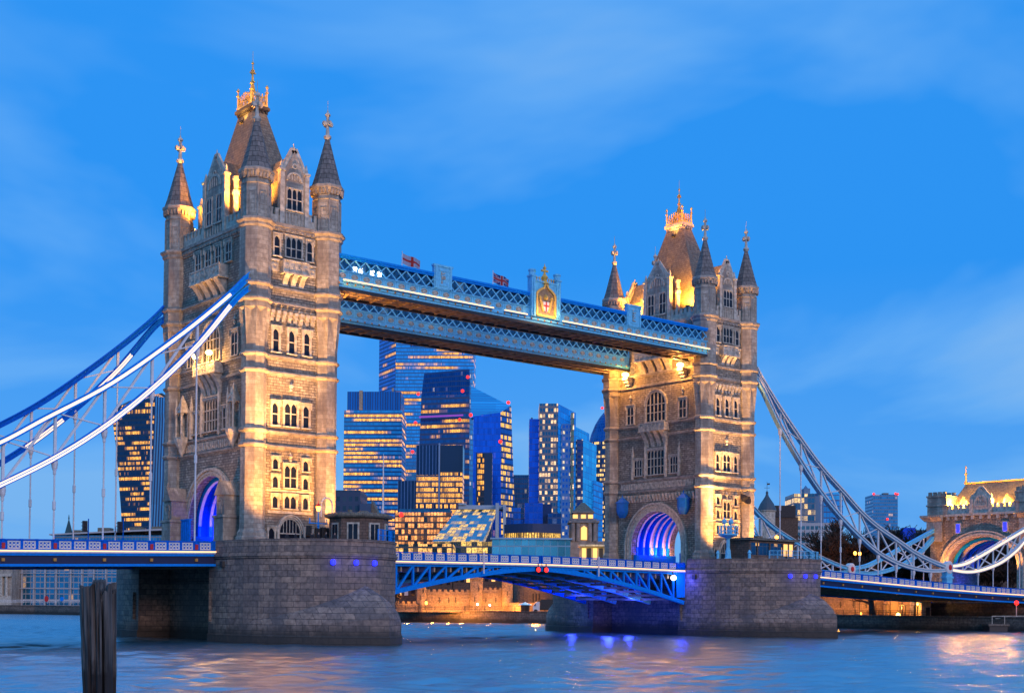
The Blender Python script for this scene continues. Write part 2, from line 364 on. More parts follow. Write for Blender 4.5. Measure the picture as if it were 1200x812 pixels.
# ================================================================== THE SETTING: water, banks
def water_mat():
    m, n, p = new_mat('river_water')
    p.inputs['Base Color'].default_value = (0.012, 0.10, 0.15, 1); p.inputs['Roughness'].default_value = 0.26; p.inputs['IOR'].default_value = 4.6
    p.inputs['Specular IOR Level'].default_value = 0.7
    t = N(n, 'ShaderNodeTexCoord')
    mp_ = N(n, 'ShaderNodeMapping', vector_type='TEXTURE'); mp_.inputs['Rotation'].default_value = (0, 0, R(-38)); mp_.inputs['Scale'].default_value = (1.6, .4, 1)
    n.links.new(t.outputs['Object'], mp_.inputs[0])
    nz_ = N(n, 'ShaderNodeTexNoise'); nz_.inputs['Scale'].default_value = 1; nz_.inputs['Detail'].default_value = 3
    n.links.new(mp_.outputs[0], nz_.inputs['Vector'])
    bp = N(n, 'ShaderNodeBump'); bp.inputs['Strength'].default_value = 0.5; bp.inputs['Distance'].default_value = 0.05
    n.links.new(nz_.outputs['Fac'], bp.inputs['Height']); n.links.new(bp.outputs[0], p.inputs['Normal'])
    return m
import numpy as np
WM = water_mat()
wm = MB(); wm.add([(-2500, -900, WATER_Z - .16), (4000, -900, WATER_Z - .16), (4000, 4000, WATER_Z - .16), (-2500, 4000, WATER_Z - .16)], [(0, 1, 2, 3)])
tag(wm.build('river_water', WM), kind='structure')
def wave_sheet():
    "the reach of river before the camera, with real wavelets running towards it"
    rs = np.random.RandomState(4); fw = np.array([0.6409, 0.7676]); rt = np.array([0.7676, -0.6409])
    dep = np.concatenate([np.arange(14, 130, .28), np.arange(130, 340, .6)]); lat = np.linspace(-.56, .56, 190)
    Dp, Lt = np.meshgrid(dep, lat, indexing='ij')
    X = CAM.x + fw[0] * Dp + rt[0] * Dp * Lt; Y = CAM.y + fw[1] * Dp + rt[1] * Dp * Lt
    H = np.zeros_like(X); n_ = 26
    for i in range(n_):
        wl = 1.25 * (6.5 / 1.25) ** (i / (n_ - 1)); th = math.atan2(fw[1], fw[0]) + rs.normal(0, .5)
        k = 2 * PI / wl; amp = WAVE_SLOPE * math.sqrt(2 / n_) / k
        H += amp * np.sin(k * (X * math.cos(th) + Y * math.sin(th)) + rs.uniform(0, 2 * PI) + .8 * np.sin(.05 * X + i) + .7 * np.sin(.043 * Y + 2 * i))
    gust = .75 + .35 * np.sin(.021 * X + .9) * np.sin(.034 * Y + .3 * np.sin(.05 * X)); H *= gust
    edge = np.minimum(np.clip((Dp - 14) / 4, 0, 1), np.clip((340 - Dp) / 12, 0, 1)) * np.clip((.56 - np.abs(Lt)) / .03, 0, 1)
    Z = WATER_Z + H - .2 * (1 - edge)
    nr, nc = X.shape; vs = np.stack([X, Y, Z], -1).reshape(-1, 3)
    ii = (np.arange(nr - 1)[:, None] * nc + np.arange(nc - 1)[None, :]).reshape(-1); q = np.stack([ii, ii + nc, ii + nc + 1, ii + 1], -1)
    me = bpy.data.meshes.new('river_water'); me.vertices.add(len(vs)); me.vertices.foreach_set('co', vs.astype(np.float32).ravel())
    me.loops.add(q.size); me.loops.foreach_set('vertex_index', q.astype(np.int32).ravel()); me.polygons.add(len(q)); me.polygons.foreach_set('loop_start', np.arange(0, q.size, 4, dtype=np.int32))
    me.update(calc_edges=True); me.validate(); me.polygons.foreach_set('use_smooth', np.ones(len(me.polygons), dtype=bool)); me.materials.append(WM)
    if me.polygons[0].normal.z < 0: me.flip_normals()
    o = bpy.data.objects.new('river_water', me); COL.objects.link(o); return tag(o, kind='structure')
WAVE_SLOPE = 0.22
wave_sheet()
BANK = [(420, -880), (190, -120), (164, -30), (160, 20), (150, 60), (138, 90), (122, 160), (108, 250), (95, 330), (40, 420), (-90, 540), (-420, 720), (-2400, 1200)]
FAR = [(-2400, 3900), (3900, 3900), (3900, -880)]
QZ = 1.7
tag(MB().slab(BANK + FAR, -9, QZ).build('riverbank_ground', M['asphalt']), kind='structure')
M['quay'] = brick_mat('quay_masonry', (0.22, 0.17, 0.13), (0.14, 0.11, 0.09), (0.05, 0.042, 0.036), 1.6, 0.6, 0.03, tone=0.4, bump=0.6, band=(-0.4, 0.7, (0.025, 0.022, 0.018)))
qw = MB()
for i in range(len(BANK) - 1):
    (x0, y0), (x1, y1) = BANK[i], BANK[i + 1]; d = Vector((x1 - x0, y1 - y0, 0)).normalized(); nn = Vector((-d.y, d.x, 0))
    q = [(x0 + nn.x * 1.2, y0 + nn.y * 1.2), (x1 + nn.x * 1.2, y1 + nn.y * 1.2), (x1 - nn.x * 0.5, y1 - nn.y * 0.5), (x0 - nn.x * 0.5, y0 - nn.y * 0.5)]
    qw.slab(q, -8, QZ + 0.25)
    q2 = [(x0 + nn.x * 1.45, y0 + nn.y * 1.45), (x1 + nn.x * 1.45, y1 + nn.y * 1.45), (x1 - nn.x * 0.7, y1 - nn.y * 0.7), (x0 - nn.x * 0.7, y0 - nn.y * 0.7)]
    qw.slab(q2, QZ + 0.253, QZ + 0.5)
tag(qw.build('embankment_wall', M['quay']), 'dark stone embankment wall along the north bank of the river', 'embankment')

# ================================================================== PIERS
D = 82.3
def pier_plan(grow=0.0, n=18):
    pts = []
    for i in range(n + 1):
        t = -PI + PI * i / n           # east nose, west corner to east corner through (0, -28)
        pts.append(((10.65 + grow) * math.cos(t), -12 + (16 + grow) * math.sin(t)))
    return pts + [(-x, -y) for x, y in pts]
def bow(grow=0.0, n=10):
    "pointed cutwater: two arcs tangent to the pier sides, tip at (0, -33)"
    rr = 26.03; fm = math.acos((rr - 10.65) / rr)
    right = [(10.65 - rr + rr * math.cos(fm * i / n), -12 - rr * math.sin(fm * i / n)) for i in range(n + 1)]
    return [(-x, y) for x, y in right[:-1]] + right[::-1]
def make_pier(name, label):
    t = thing(name, label, 'bridge pier')
    P_ = lambda g, z: [(x, y, z) for x, y in pier_plan(g)]
    body = MB().loft([P_(0.15, -8), P_(0.15, 0.1), P_(0.0, 0.25), P_(0, 9.1)]).build('pier_body', 'granite', t)
    cut = MB(); cut.box(-14, -6.2, -10.2, 9.6, -9, 8.2); cut.box(6.2, 14, -10.2, 9.6, -9, 8.2); cut = cut.build('cutter', 'granite')
    md = body.modifiers.new('recess', 'BOOLEAN'); md.operation = 'DIFFERENCE'; md.solver = 'EXACT'; md.object = cut
    bpy.context.view_layer.update(); dg = bpy.context.evaluated_depsgraph_get()
    me = bpy.data.meshes.new_from_object(body.evaluated_get(dg)); body.modifiers.clear(); body.data = me; bpy.data.objects.remove(cut)
    cm = MB()
    for z0, z1, g in ((9.1, 9.35, 0.12), (9.35, 9.62, 0.28), (9.62, 9.85, 0.14)):
        cm.loft([P_(g, z0), P_(g, z1)])
    cm.build('cornice_moulding', 'granite', t)
    # parapet: a ring wall, open where the road crosses
    pm = MB()
    for sgn in (1, -1):
        o_ = [(x, y * sgn) for x, y in pier_plan(0.04)[:19]]; i_ = [(x, y * sgn) for x, y in pier_plan(-0.55)[:19]]
        for k in range(18):
            q = [o_[k], o_[k + 1], i_[k + 1], i_[k]]
            pm.loft([[(x, y, 9.85) for x, y in q], [(x, y, 11.05) for x, y in q]])
            c0, c1 = Vector(o_[k]) * 1.006, Vector(o_[k + 1]) * 1.006; c2, c3 = Vector(i_[k + 1]) * 0.994, Vector(i_[k]) * 0.994
            pm.loft([[(x, y, 11.053) for x, y in (c0, c1, c2, c3)], [(x, y, 11.3) for x, y in (c0, c1, c2, c3)]])
    pm.build('parapet', 'granite', t)
    MB().loft([P_(-0.3, 9.86), P_(-0.3, 10.35)]).build('pavement', 'asphalt', t)
    # cutwaters with domed tops
    for sgn in (1, -1):
        o_ = bow(); e_ = [(x, min(-12 - 16 * math.sqrt(max(0, 1 - (x / 10.65) ** 2)), -12)) for x, y in o_]
        rings = []
        dl = [math.hypot(a[0] - b_[0], a[1] - b_[1]) for a, b_ in zip(o_, e_)]; mxd = max(dl)
        def ring(z): return [(x, y * sgn, z) for x, y in o_]
        rings.append([(x * 1.01, y * 1.006 * sgn, -8) for x, y in o_]); rings.append([(x * 1.01, y * 1.006 * sgn, 0.1) for x, y in o_]); rings.append(ring(0.25))
        qs = [(d_ / mxd) ** .6 for d_ in dl]; zt = [0.6 + 1.8 * q_ for q_ in qs]
        rings.append([(x, y * sgn, z) for (x, y), z in zip(o_, zt)])
        for s_ in range(1, 9):
            th = s_ / 8 * PI / 2; c, si = .55 * math.cos(th) + .45 * (1 - s_ / 8), .55 * math.sin(th) + .45 * s_ / 8
            rings.append([(ex + (ox - ex) * c, (ey + (oy - ey) * c + (0.05 if s_ == 8 else 0)) * sgn, z + 3.6 * d_ * si) for (ox, oy), (ex, ey), z, d_ in zip(o_, e_, zt, qs)])
        MB().loft(rings, closed=False, caps=(False, False), vz=True).build('cutwater', 'granite', t)
    # recess under the roadway on both faces and drain holes
    dm = MB()
    for sx in (-1, 1):
        for yy, zz, w_ in ((-13.6, 8.45, 0.7), (-16.5, 0.6, 0.7), (-24.6, 0.55, 0.8)):
            x = sx * 10.65 * math.sqrt(max(0, 1 - ((yy + 12) / 16) ** 2))
            if zz < 1: continue
            dm.cbox((x, yy, zz), (0.5, w_, 0.7))
    dm.build('drain_hole', 'dark', t)
    fm = MB()
    for sx in (-1, 1):
        for y in (-10.9, 10.6): fm.box(min(sx * 10.66, sx * 11.0), max(sx * 10.66, sx * 11.0), y - 0.06, y + 0.06, 1.6, 5.2)
        fm.box(min(sx * 6.21, sx * 6.6), max(sx * 6.21, sx * 6.6), -8.5, 8.5, 6.3, 6.65)
    fm.build('fender_rail', 'quay', t)
    bl = []
    for x in (-3.8, -1.25, 1.3):
        y = -12 - 16.1 * math.sqrt(1 - (x / 10.75) ** 2)
        l_ = MB().lathe((x, y - 0.05, 8.2), [(0.14, 0.1), (0.27, 0.2), (0.3, 0.42), (0.25, 0.65), (0.1, 0.72)], 10).build('blue_light', 'glow_blue', t)
        lamp('blue_lamp_light', 'POINT', (x, y - 0.7, 8.5), 30, (0.02, 0.05, 1.0), l_, 0.2)
    return t
south_pier = make_pier('bridge_pier', 'granite river pier with domed cutwater below the nearer taller-looking tower')
north_pier = copy_tree(south_pier); north_pier.location = (D, 0, 0); north_pier['label'] = 'granite river pier with domed cutwater carrying the farther bridge tower'
for o in (south_pier, north_pier): o['group'] = 'river piers of the bridge'

M['vault'] = plain('amber_bay_tone', (.5, .48, .46), .6, tone=.25)
# ================================================================== TOWERS
TA, TB = 5.11, 10.58
WX, WY = 5.3, 10.9                       # wall planes
def rotz(k): return Matrix.Rotation(k * PI / 2, 4, 'Z')
EAST, SOUTH, WEST, NORTH = rotz(0), rotz(-1), rotz(2), rotz(1)

def window(t, T, plane, s, z, w, h, lights=2, transom=(0.55,), head='flat', sur=0.17, proud=0.2, lit=False, hood=True):
    """mullioned stone window: frame, mullions and hood are one mesh, the dark glass behind it is its child.
    (s, z) = sill centre on the wall plane, w x h opening; head: flat, pointed (each light) or arch (whole)"""
    y = -plane
    fb = MB(T); x0, x1 = s - w / 2, s + w / 2; d = proud
    if head == 'arch':
        zs = z + h - w / 2
        fb.box(x0 - sur, x0, y - d, y - .002, z, zs); fb.box(x1, x1 + sur, y - d, y - .002, z, zs)
        fb.arch_ring(s, zs, w / 2, w / 2 + sur, y - d, y - .002, n=14)
        fb.arch_ring(s, zs, w / 2 + sur + 0.003, w / 2 + sur + 0.16, y - d - 0.12, y - .002, n=14)
    else:
        fb.box(x0 - sur, x0, y - d, y - .002, z, z + h); fb.box(x1, x1 + sur, y - d, y - .002, z, z + h)
        fb.box(x0 - sur, x1 + sur, y - d - 0.02, y - .002, z + h, z + h + sur)
        if hood:
            fb.box(x0 - sur - 0.12, x1 + sur + 0.12, y - d - 0.14, y - .002, z + h + sur + 0.002, z + h + sur + 0.13)
            for xx in (x0 - sur - 0.12, x1 + sur): fb.box(xx, xx + 0.12, y - d - 0.14, y - .002, z + h - 0.45, z + h + sur)
    fb.box(x0 - sur - 0.08, x1 + sur + 0.08, y - d - 0.13, y - .002, z - 0.16, z)
    lw = w / lights
    mw = 0.07
    top = z + h
    for i in range(1, lights):
        xx = x0 + lw * i
        tz = top
        if head == 'arch': tz = zs + math.sqrt(max(0, (w / 2) ** 2 - (xx - s) ** 2))
        fb.box(xx - mw, xx + mw, y - d * 0.75, y - .002, z, tz)
    for f_ in transom:
        fb.box(x0, x1, y - d * 0.68, y - .004, z + h * f_ - 0.06, z + h * f_ + 0.06)
    # cusped heads to each light
    for i in range(lights):
        cx_ = x0 + lw * (i + .5); hw = lw / 2 - (mw if lights > 1 else 0)
        if head == 'arch': continue
        ht = min(hw * 1.3, h * 0.3)
        for sg in (-1, 1):
            vs = [(cx_ + sg * hw, top), (cx_ + sg * hw, top - ht), (cx_ + sg * hw * 0.6, top - ht * 0.38), (cx_, top - 0.02), (cx_, top)]
            fb.plate(vs if sg > 0 else vs[::-1], y - d * 0.55, y - .006)
    o = fb.build('window', 'trim', t)
    g = MB(T)
    if head == 'arch':
        pts = [(x0, z), (x1, z), (x1, zs)] + [(s + w / 2 * math.cos(PI * k / 12), zs + w / 2 * math.sin(PI * k / 12)) for k in range(1, 12)] + [(x0, zs)]
        g.plate(pts, y - 0.05, y - 0.008)
    else: g.box(x0, x1, y - 0.05, y - 0.008, z, top)
    g.build('pane', 'lit_win' if lit else 'glass', o)
    return o

def corbels(t, T, plane, s0, s1, z0, z1, d, n, name='corbel_table'):
    b_ = MB(T); w = (s1 - s0) / n
    for i in range(n):
        c = s0 + w * (i + .5); q = w * 0.3
        for k in range(3):
            zz0, zz1 = z0 + (z1 - z0) * k / 3, z0 + (z1 - z0) * (k + 1) / 3
            b_.box(c - q, c + q, -plane - d * (k + 1) / 3, -plane - .002, zz0 + (.003 if k else 0), zz1)
    return b_.build(name, 'trim', t)

def balcony(t, T, plane, s0, s1, z0, z1, d, zb, n=5, ncorb=4):
    "stone balcony: slab, pierced front, brackets down to zb"
    y = -plane; b_ = MB(T)
    b_.box(s0 - .1, s1 + .1, y - d - .1, y - .002, z0, z0 + .22)
    b_.box(s0 - .06, s1 + .06, y - d - .06, y - d + .2, z1 - .18, z1)
    for sx in (s0, s1 - .2):
        b_.box(sx, sx + .2, y - d + .2, y - .002, z0 + .22, z1 - .1)
    w = (s1 - s0) / n
    for i in range(n + 1): b_.box(s0 + w * i - .09, s0 + w * i + .09, y - d - .02, y - d + .16, z0 + .22, z1 - .18)
    b_.box(s0, s1, y - d + .06, y - d + .1, z0 + .22, z1 - .18)
    for i in range(n):
        c = s0 + w * (i + .5); zc = (z0 + z1) / 2; r = min(w, z1 - z0) * .26
        b_.arch_ring(c, zc, r * .62, r, y - d - .01, y - d + .06, 0, 2 * PI, 12)
    o = b_.build('balcony', 'trim', t)
    c_ = MB(T); q = (s1 - s0) / ncorb
    for i in range(ncorb):
        cc = s0 + q * (i + .5)
        pts = []
        for k in range(7):
            th = PI / 2 * k / 6
            pts.append((d * (1 - math.cos(th)) * .95 + .12, zb + (z0 - zb) * math.sin(th) if False else zb + (z0 - zb) * k / 6))
        poly = [(0.002, zb)] + pts + [(0.002, z0 - .003)]
        n_ = len(poly); vs = [(cc - q * .3, y - a_, z_) for a_, z_ in poly] + [(cc + q * .3, y - a_, z_) for a_, z_ in poly]
        fs = [tuple(range(n_)), tuple(reversed(range(n_, 2 * n_)))] + [(i_, n_ + i_, n_ + (i_ + 1) % n_, (i_ + 1) % n_) for i_ in range(n_)]
        c_.add(vs, fs)
    c_.build('bracket', 'trim', o)
    return o

def make_turret():
    "one corner turret (shared by all four corners), centred on the origin"
    b_ = MB(); Rl, Ru = 1.55, 1.95
    b_.lathe((0, 0, 0), [(2.0, 10.3), (2.0, 11.9), (1.85, 12.1), (1.85, 12.5), (1.65, 12.75), (Rl, 13.0), (Rl, 36.0)], 8, caps=(True, False))
    ang = [PI / 8 + PI / 4 * k for k in range(8)]
    for k in range(8):      # broached lancets that carry the wider upper stage
        a0, a1 = ang[k], ang[(k + 1) % 8]
        A_ = (Ru * math.cos(a0), Ru * math.sin(a0), 40.2); B_ = (Ru * math.cos(a1), Ru * math.sin(a1), 40.2)
        a_ = (Rl * math.cos(a0), Rl * math.sin(a0), 36.0); bb = (Rl * math.cos(a1), Rl * math.sin(a1), 36.0)
        am = ((a_[0] + bb[0]) / 2, (a_[1] + bb[1]) / 2, 39.7)
        b_.add([a_, bb, am, A_, B_], [(0, 1, 2), (0, 2, 3), (1, 4, 2), (2, 4, 3)])
    b_.lathe((0, 0, 0), [(Ru, 40.2), (Ru, 50.4)], 8, caps=(False, True))
    b_.lathe((0, 0, 0), [(1.78, 51.2), (1.78, 56.7)], 8)
    o = b_.build('turret', 'ashlar', None)
    s_ = MB()
    for z, r in ((23.3, Rl), (25.1, Rl), (32.5, Rl), (34.5, Rl), (41.2, Ru), (43.1, Ru)):
        s_.lathe((0, 0, z), [(r + .05, -.3), (r + .3, -.05), (r + .3, .14), (r + .02, .34)], 8)
    s_.lathe((0, 0, 0), [(Ru + .03, 50.05), (Ru + .22, 50.3), (Ru + .22, 50.55), (Ru + .5, 50.85), (Ru + .5, 51.1), (Ru - .1, 51.35)], 8)
    s_.lathe((0, 0, 55.5), [(1.8, -.12), (1.9, 0), (1.8, .12)], 8)
    s_.lathe((0, 0, 0), [(1.8, 56.3), (2.1, 56.7), (2.25, 56.95), (2.25, 57.25), (2.05, 57.4)], 8)
    for k in range(8):      # blind tracery ribs on the top stage and dentils below the spire
        a = PI / 8 + PI / 4 * k; c, si = math.cos(a), math.sin(a)
        s_.beam((1.78 * c, 1.78 * si, 51.4), (1.78 * c, 1.78 * si, 55.4), .16, .16)
        a2 = PI / 4 * k; r2 = 1.78 * math.cos(PI / 8); tx, ty = -math.sin(a2), math.cos(a2)
        for off in (-.34, .34):
            s_.beam((r2 * math.cos(a2) + tx * off, r2 * math.sin(a2) + ty * off, 51.9), (r2 * math.cos(a2) + tx * off, r2 * math.sin(a2) + ty * off, 54.3), .1, .1)
        for z_ in (52.9, 54.35): s_.beam((r2 * math.cos(a2) - tx * .45, r2 * math.sin(a2) - ty * .45, z_), (r2 * math.cos(a2) + tx * .45, r2 * math.sin(a2) + ty * .45, z_), .09, .09)
        for off in (-.45, 0, .45):
            s_.beam((2.02 * math.cos(a2) * .93 + tx * off, 2.02 * math.sin(a2) * .93 + ty * off, 56.1), (2.02 * math.cos(a2) * .97 + tx * off, 2.02 * math.sin(a2) * .97 + ty * off, 56.7), .2, .3)
    s_.build('string_course', 'ledge', o)
    sp = MB(); sp.lathe((0, 0, 0), [(1.98, 57.41), (1.6, 58.6), (.3, 63.5)], 8)
    spo = sp.build('spire', 'spire', o)
    f_ = MB(); f_.lathe((0, 0, 0), [(.3, 63.45), (.5, 63.75), (.5, 64.0), (.26, 64.15), (.2, 65.0), (.2, 66.5), (.36, 66.65), (.36, 66.85), (.14, 67.1), (.05, 67.4)], 8)
    for ax in (Vector((1, 0, 0)), Vector((0, 1, 0))):
        for sg in (-1, 1):
            p = Vector((0, 0, 65.6)); f_.beam(p + ax * .1 * sg, p + ax * .72 * sg, .34, .34); f_.beam(p + ax * .5 * sg + Vector((0, 0, -.3)), p + ax * .5 * sg + Vector((0, 0, .3)), .26, .26)
    f_.beam((0, 0, 67.3), (0, 0, 68.6), .04)
    f_.build('finial', 'trim', o)
    return o

def gable(t, T, plane, s, hw, zsh, zap, wins, back):
    "stone dormer gable with pinnacles and its slated roof running back"
    y = -plane
    b_ = MB(T)
    b_.plate([(s - hw, 51.3), (s + hw, 51.3), (s + hw, zsh), (s + hw * .8, zsh), (s, zap - .3), (s - hw * .8, zsh), (s - hw, zsh)], y, y + .6)
    g = b_.build('gable', 'ashlar', t)
    c_ = MB(T)
    for sg in (-1, 1):
        c_.beam((s + sg * hw * .86, y + .25, zsh - .1), (s, y + .25, zap), .34, .95, up=(0, 0, 1))
        x = s + sg * (hw - .02)
        c_.box(x - .3, x + .3, y - .18, y + .5, 51.32, zsh + .1)
        c_.box(x - .42, x + .42, y - .3, y + .62, zsh - .15, zsh + .12)
        c_.lathe((x, y + .15, zsh + .1), [(.3, 0), (.22, .5), (.06, 1.15)], 4)
    c_.lathe((s, y + .25, zap - .2), [(.2, 0), (.3, .35), (.1, .55), (.05, 1.0)], 6)
    # tracery in the gable head
    c_.arch_ring(s, zsh - 1.2, hw * .52, hw * .64, y - .12, y - .002, n=16)
    for k in range(5):
        xx = s + (k - 2) * hw * .2; c_.box(xx - .05, xx + .05, y - .09, y - .003, zsh - 1.1, zsh - .9 + hw * .45 * math.cos((k - 2) * .5))
    c_.arch_ring(s, zsh + .7, .22, .36, y - .1, y - .003, 0, 2 * PI, 12)
    c_.box(s - hw * .7, s + hw * .7, y - .1, y - .003, 52.9, 53.05)
    for k in range(6):
        xx = s - hw * .62 + hw * 1.24 * k / 5; c_.box(xx - .06, xx + .06, y - .09, y - .004, 51.5, 52.88)
    c_.build('gable_coping', 'trim', g)
    r_ = MB(T)
    r_.loft([[(s - hw * .9, y + .6, zsh - 1.2), (s + hw * .9, y + .6, zsh - 1.2), (s, y + .6, zap - .55)],
             [(s - hw * .9, y + back, zsh - 1.2), (s + hw * .9, y + back, zsh - 1.2), (s, y + back, zap - .55)]])
    r_.box(s - hw * .88, s + hw * .88, y + .6, y + back * .6, 51.3, zsh - 1.2)
    r_.build('dormer_roof', 'slate', g)
    for (ws, wz, ww, wh, wl) in wins:
        window(g, T, plane, s + ws, wz, ww, wh, wl, (.5,), 'flat', .13, .14, hood=False)

def parapet(t, T, plane, s0, s1, skip):
    "crenellated parapet between turrets, left out where the gable stands"
    y = -plane
    for (u0, u1) in ((s0, skip[0]), (skip[1], s1)):
        b_ = MB(T); b_.box(u0, u1, y, y + .45, 51.3, 52.35)
        n = max(2, round((u1 - u0) / .95)); w = (u1 - u0) / n
        for i in range(n):
            b_.box(u0 + w * i + w * .22, u0 + w * i + w * .78, y, y + .45, 52.353, 53.05)
            b_.box(u0 + w * i + w * .16, u0 + w * i + w * .84, y - .07, y + .52, 53.053, 53.2)
        b_.build('parapet', 'trim', t)

def strings(t, T, plane, half):
    y = -plane
    for z in (23.3, 25.1, 32.5, 34.5, 41.2, 43.1):
        b_ = MB(T)
        for dz0, dz1, d in ((-.3, -.1, .12), (-.1, .14, .3), (.14, .3, .12)):
            b_.box(-half, half, y - d, y - .001, z + dz0, z + dz1)
        b_.build('string_course', 'ledge', t)
    b_ = MB(T)
    for z0, z1, d in ((50.05, 50.3, .15), (50.3, 50.55, .3), (50.55, 50.85, .4), (50.85, 51.28, .55)):
        b_.box(-half, half, y - d, y - .001, z0, z1)
    n = int(half * 2 / .7)
    for i in range(n):
        c = -half + (i + .5) * 2 * half / n; b_.box(c - .15, c + .15, y - .46, y - .29, 50.32, 50.53)
    b_.build('cornice', 'ledge', t)

def rose(t, T, plane, s, z):
    b_ = MB(T); y = -plane
    b_.lathe((s, y - .12, z), [(.1, -.5), (.22, -.3), (.12, -.1), (.3, .1), (.3, .3), (.12, .5), (.04, .8)], 6)
    return b_.build('carved_ornament', 'trim', t)

def make_tower(name, label, inner):
    """inner: the south face is the one looking at the other tower (lamps and lanterns, walkway ends);
    otherwise it is the outer face with chains, gate pylons and statue niches"""
    t = thing(name, label, 'bridge tower', (0, 0, 0), 0, 'twin stone towers of the bridge')
    # walls
    b_ = MB()
    b_.box(-4.4, 4.4, -WY, -WY + 1.0, 10.3, 51.3); b_.box(-4.4, 4.4, WY - 1.0, WY, 10.3, 51.3)
    b_.box(-WX + 1.01, WX - 1.01, -WY + 1.01, WY - 1.01, 50.3, 51.29)
    for T in (SOUTH, NORTH):
        w = MB(T); y = -WX; ri, zs = (5.75 if inner else 6.2), 14.0; h = 9.7; n = 20
        arc = [(ri * math.cos(PI * k / n), zs + ri * math.sin(PI * k / n)) for k in range(n + 1)]
        w.plate([(ri, 10.3), (h, 10.3), (h, zs), (ri, zs)], y, y + 1.0); w.plate([(-h, 10.3), (-ri, 10.3), (-ri, zs), (-h, zs)], y, y + 1.0)
        w.plate([(-h, 21), (h, 21), (h, 51.3), (-h, 51.3)], y, y + 1.0)
        for k in range(n):
            (xa, za), (xb, zb) = arc[k], arc[k + 1]
            w.plate([(xa, za), (xa, 21), (xb, 21), (xb, zb)][::-1], y, y + 1.0)
        w.plate([(ri, zs), (h, zs), (h, 21), (ri, 21)], y, y + 1.0); w.plate([(-h, zs), (-ri, zs), (-ri, 21), (-h, 21)], y, y + 1.0)
        o = len(b_.v); b_.v += w.v; b_.f += [[k + o for k in f] for f in w.f]; b_.mi += w.mi; b_.uv += w.uv
    b_.build('wall', 'rubble', t)
    # lower ground storey panel of smooth stone on the east face and arch mouldings
    for T in (SOUTH, NORTH):
        k = MB(T)
        for r0, r1, d in ((5.75 if inner else 6.2, 6.5, .1), (6.5, 6.72, .24), (6.72, 6.92, .14), (6.92, 7.25, .36)):
            k.arch_ring(0, 14.0, r0 + .002, r1, -WX - d, -WX - .001, n=28)
            for sg in (-1, 1): k.box(min(sg * (r0 + .002), sg * r1), max(sg * (r0 + .002), sg * r1), -WX - d, -WX - .001, 10.6, 14.0)
        k.build('arch_moulding', 'trim', t)
    # vaulted passage with steel ribs
    v_ = MB(SOUTH); n = 24
    ri = 5.79
    ring = lambda yy, r: [(r * math.cos(PI * k / n), yy, 14.0 + r * math.sin(PI * k / n)) for k in range(n + 1)]
    v_.box(-6.6, -6.4, -4.28, 4.28, 10.4, 14.0); v_.box(6.4, 6.6, -4.28, 4.28, 10.4, 14.0)
    v_.box(-9.6, 9.6, -4.28, 4.28, 20.6, 21.0)
    v_.build('passage_wall', 'navy', t)
    ed = [-4.28, -3.9, -2.34, -.78, .78, 2.34, 3.9, 4.28]
    for i in range(7):
        sg_ = MB(SOUTH); sg_.loft([ring(ed[i], 6.45), ring(ed[i + 1], 6.45)], closed=False, caps=(False, False))
        for sx in (-1, 1): sg_.box(min(sx * 6.3, sx * 6.38), max(sx * 6.3, sx * 6.38), ed[i], ed[i + 1], 12.0, 14.0)
        sg_.build('vault_bay', 'vault' if i in (3, 5) else 'navy', t)  # amber-lit bays are coloured pale so the orange light shows
    for i in range(6):
        yy = -3.9 + i * 1.56
        rb = MB(SOUTH); rb.arch_ring(0, 14.0, 5.75, 6.4, yy - .16, yy + .16, n=28)
        for sg in (-1, 1): rb.box(min(sg * 5.75, sg * 6.4), max(sg * 5.75, sg * 6.4), yy - .16, yy + .16, 11.6, 14.0)
        r_o = rb.build('vault_rib', 'blue', t)
        rs = MB(SOUTH); rs.arch_ring(0, 14.0, 5.68, 5.75, yy - .2, yy + .2, n=28); rs.build('rib_flange', 'white', r_o)
    wb = MB(SOUTH)
    for sg in (-1, 1):
        wb.box(min(sg * 5.0, sg * 5.66), max(sg * 5.0, sg * 5.66), -4.9, 4.9, 10.4, 12.6)
    wb.build('dado', 'blue', t)
    # corner turrets
    tr = make_turret(); first = True
    for sx in (-1, 1):
        for sy in (-1, 1):
            u = tr if first else copy_tree(tr); first = False
            u.parent = t; u.location = (sx * TA, sy * TB, 0)
    # string courses, parapets
    for T, pl, hf, sk in ((EAST, WY, 4.3, (-1.9, 2.1)), (WEST, WY, 4.3, (-2.0, 2.0)), (SOUTH, WX, 9.6, (-3.0, 3.0)), (NORTH, WX, 9.6, (-3.0, 3.0))):
        strings(t, T, pl, hf - .6 if pl == WY else hf - .5)
        parapet(t, T, pl, -hf + .7, hf - .7, sk)
    gable(t, EAST, WY, .1, 1.8, 58.2, 61.1, ((0, 53.3, 2.1, 2.7, 3),), 5.5)
    gable(t, WEST, WY, 0, 1.8, 58.2, 61.1, ((0, 53.3, 2.1, 2.7, 3),), 5.5)
    for T in (SOUTH, NORTH): gable(t, T, WX, 0, 2.8, 58.9, 61.9, ((-1.35, 52.9, 1.35, 3.6, 2), (1.35, 52.9, 1.35, 3.6, 2)), 3.6)
    for sx, sy in ((-1, -1), (-1, 1), (1, -1), (1, 1)):
        MB().lathe((sx * 4.3, sy * 3.85, 51.3), [(.45, 0), (.45, 1), (.36, 1.1), (.36, 4.7), (.52, 4.95), (.52, 5.3), (.32, 5.45), (.32, 6.6), (.45, 6.75), (.45, 7.1)], 8).build('chimney', 'trim', t)
    # great roof
    rf = MB()
    RW = lambda wx, wy, z: [(-wx, -wy, z), (wx, -wy, z), (wx, wy, z), (-wx, wy, z)]
    rf.loft([RW(3.5, 8.3, 51.3), RW(2.95, 6.5, 56.5), RW(1.03, 1.75, 68.6)])
    ro = rf.build('roof', 'slate', t)
    rc = MB()
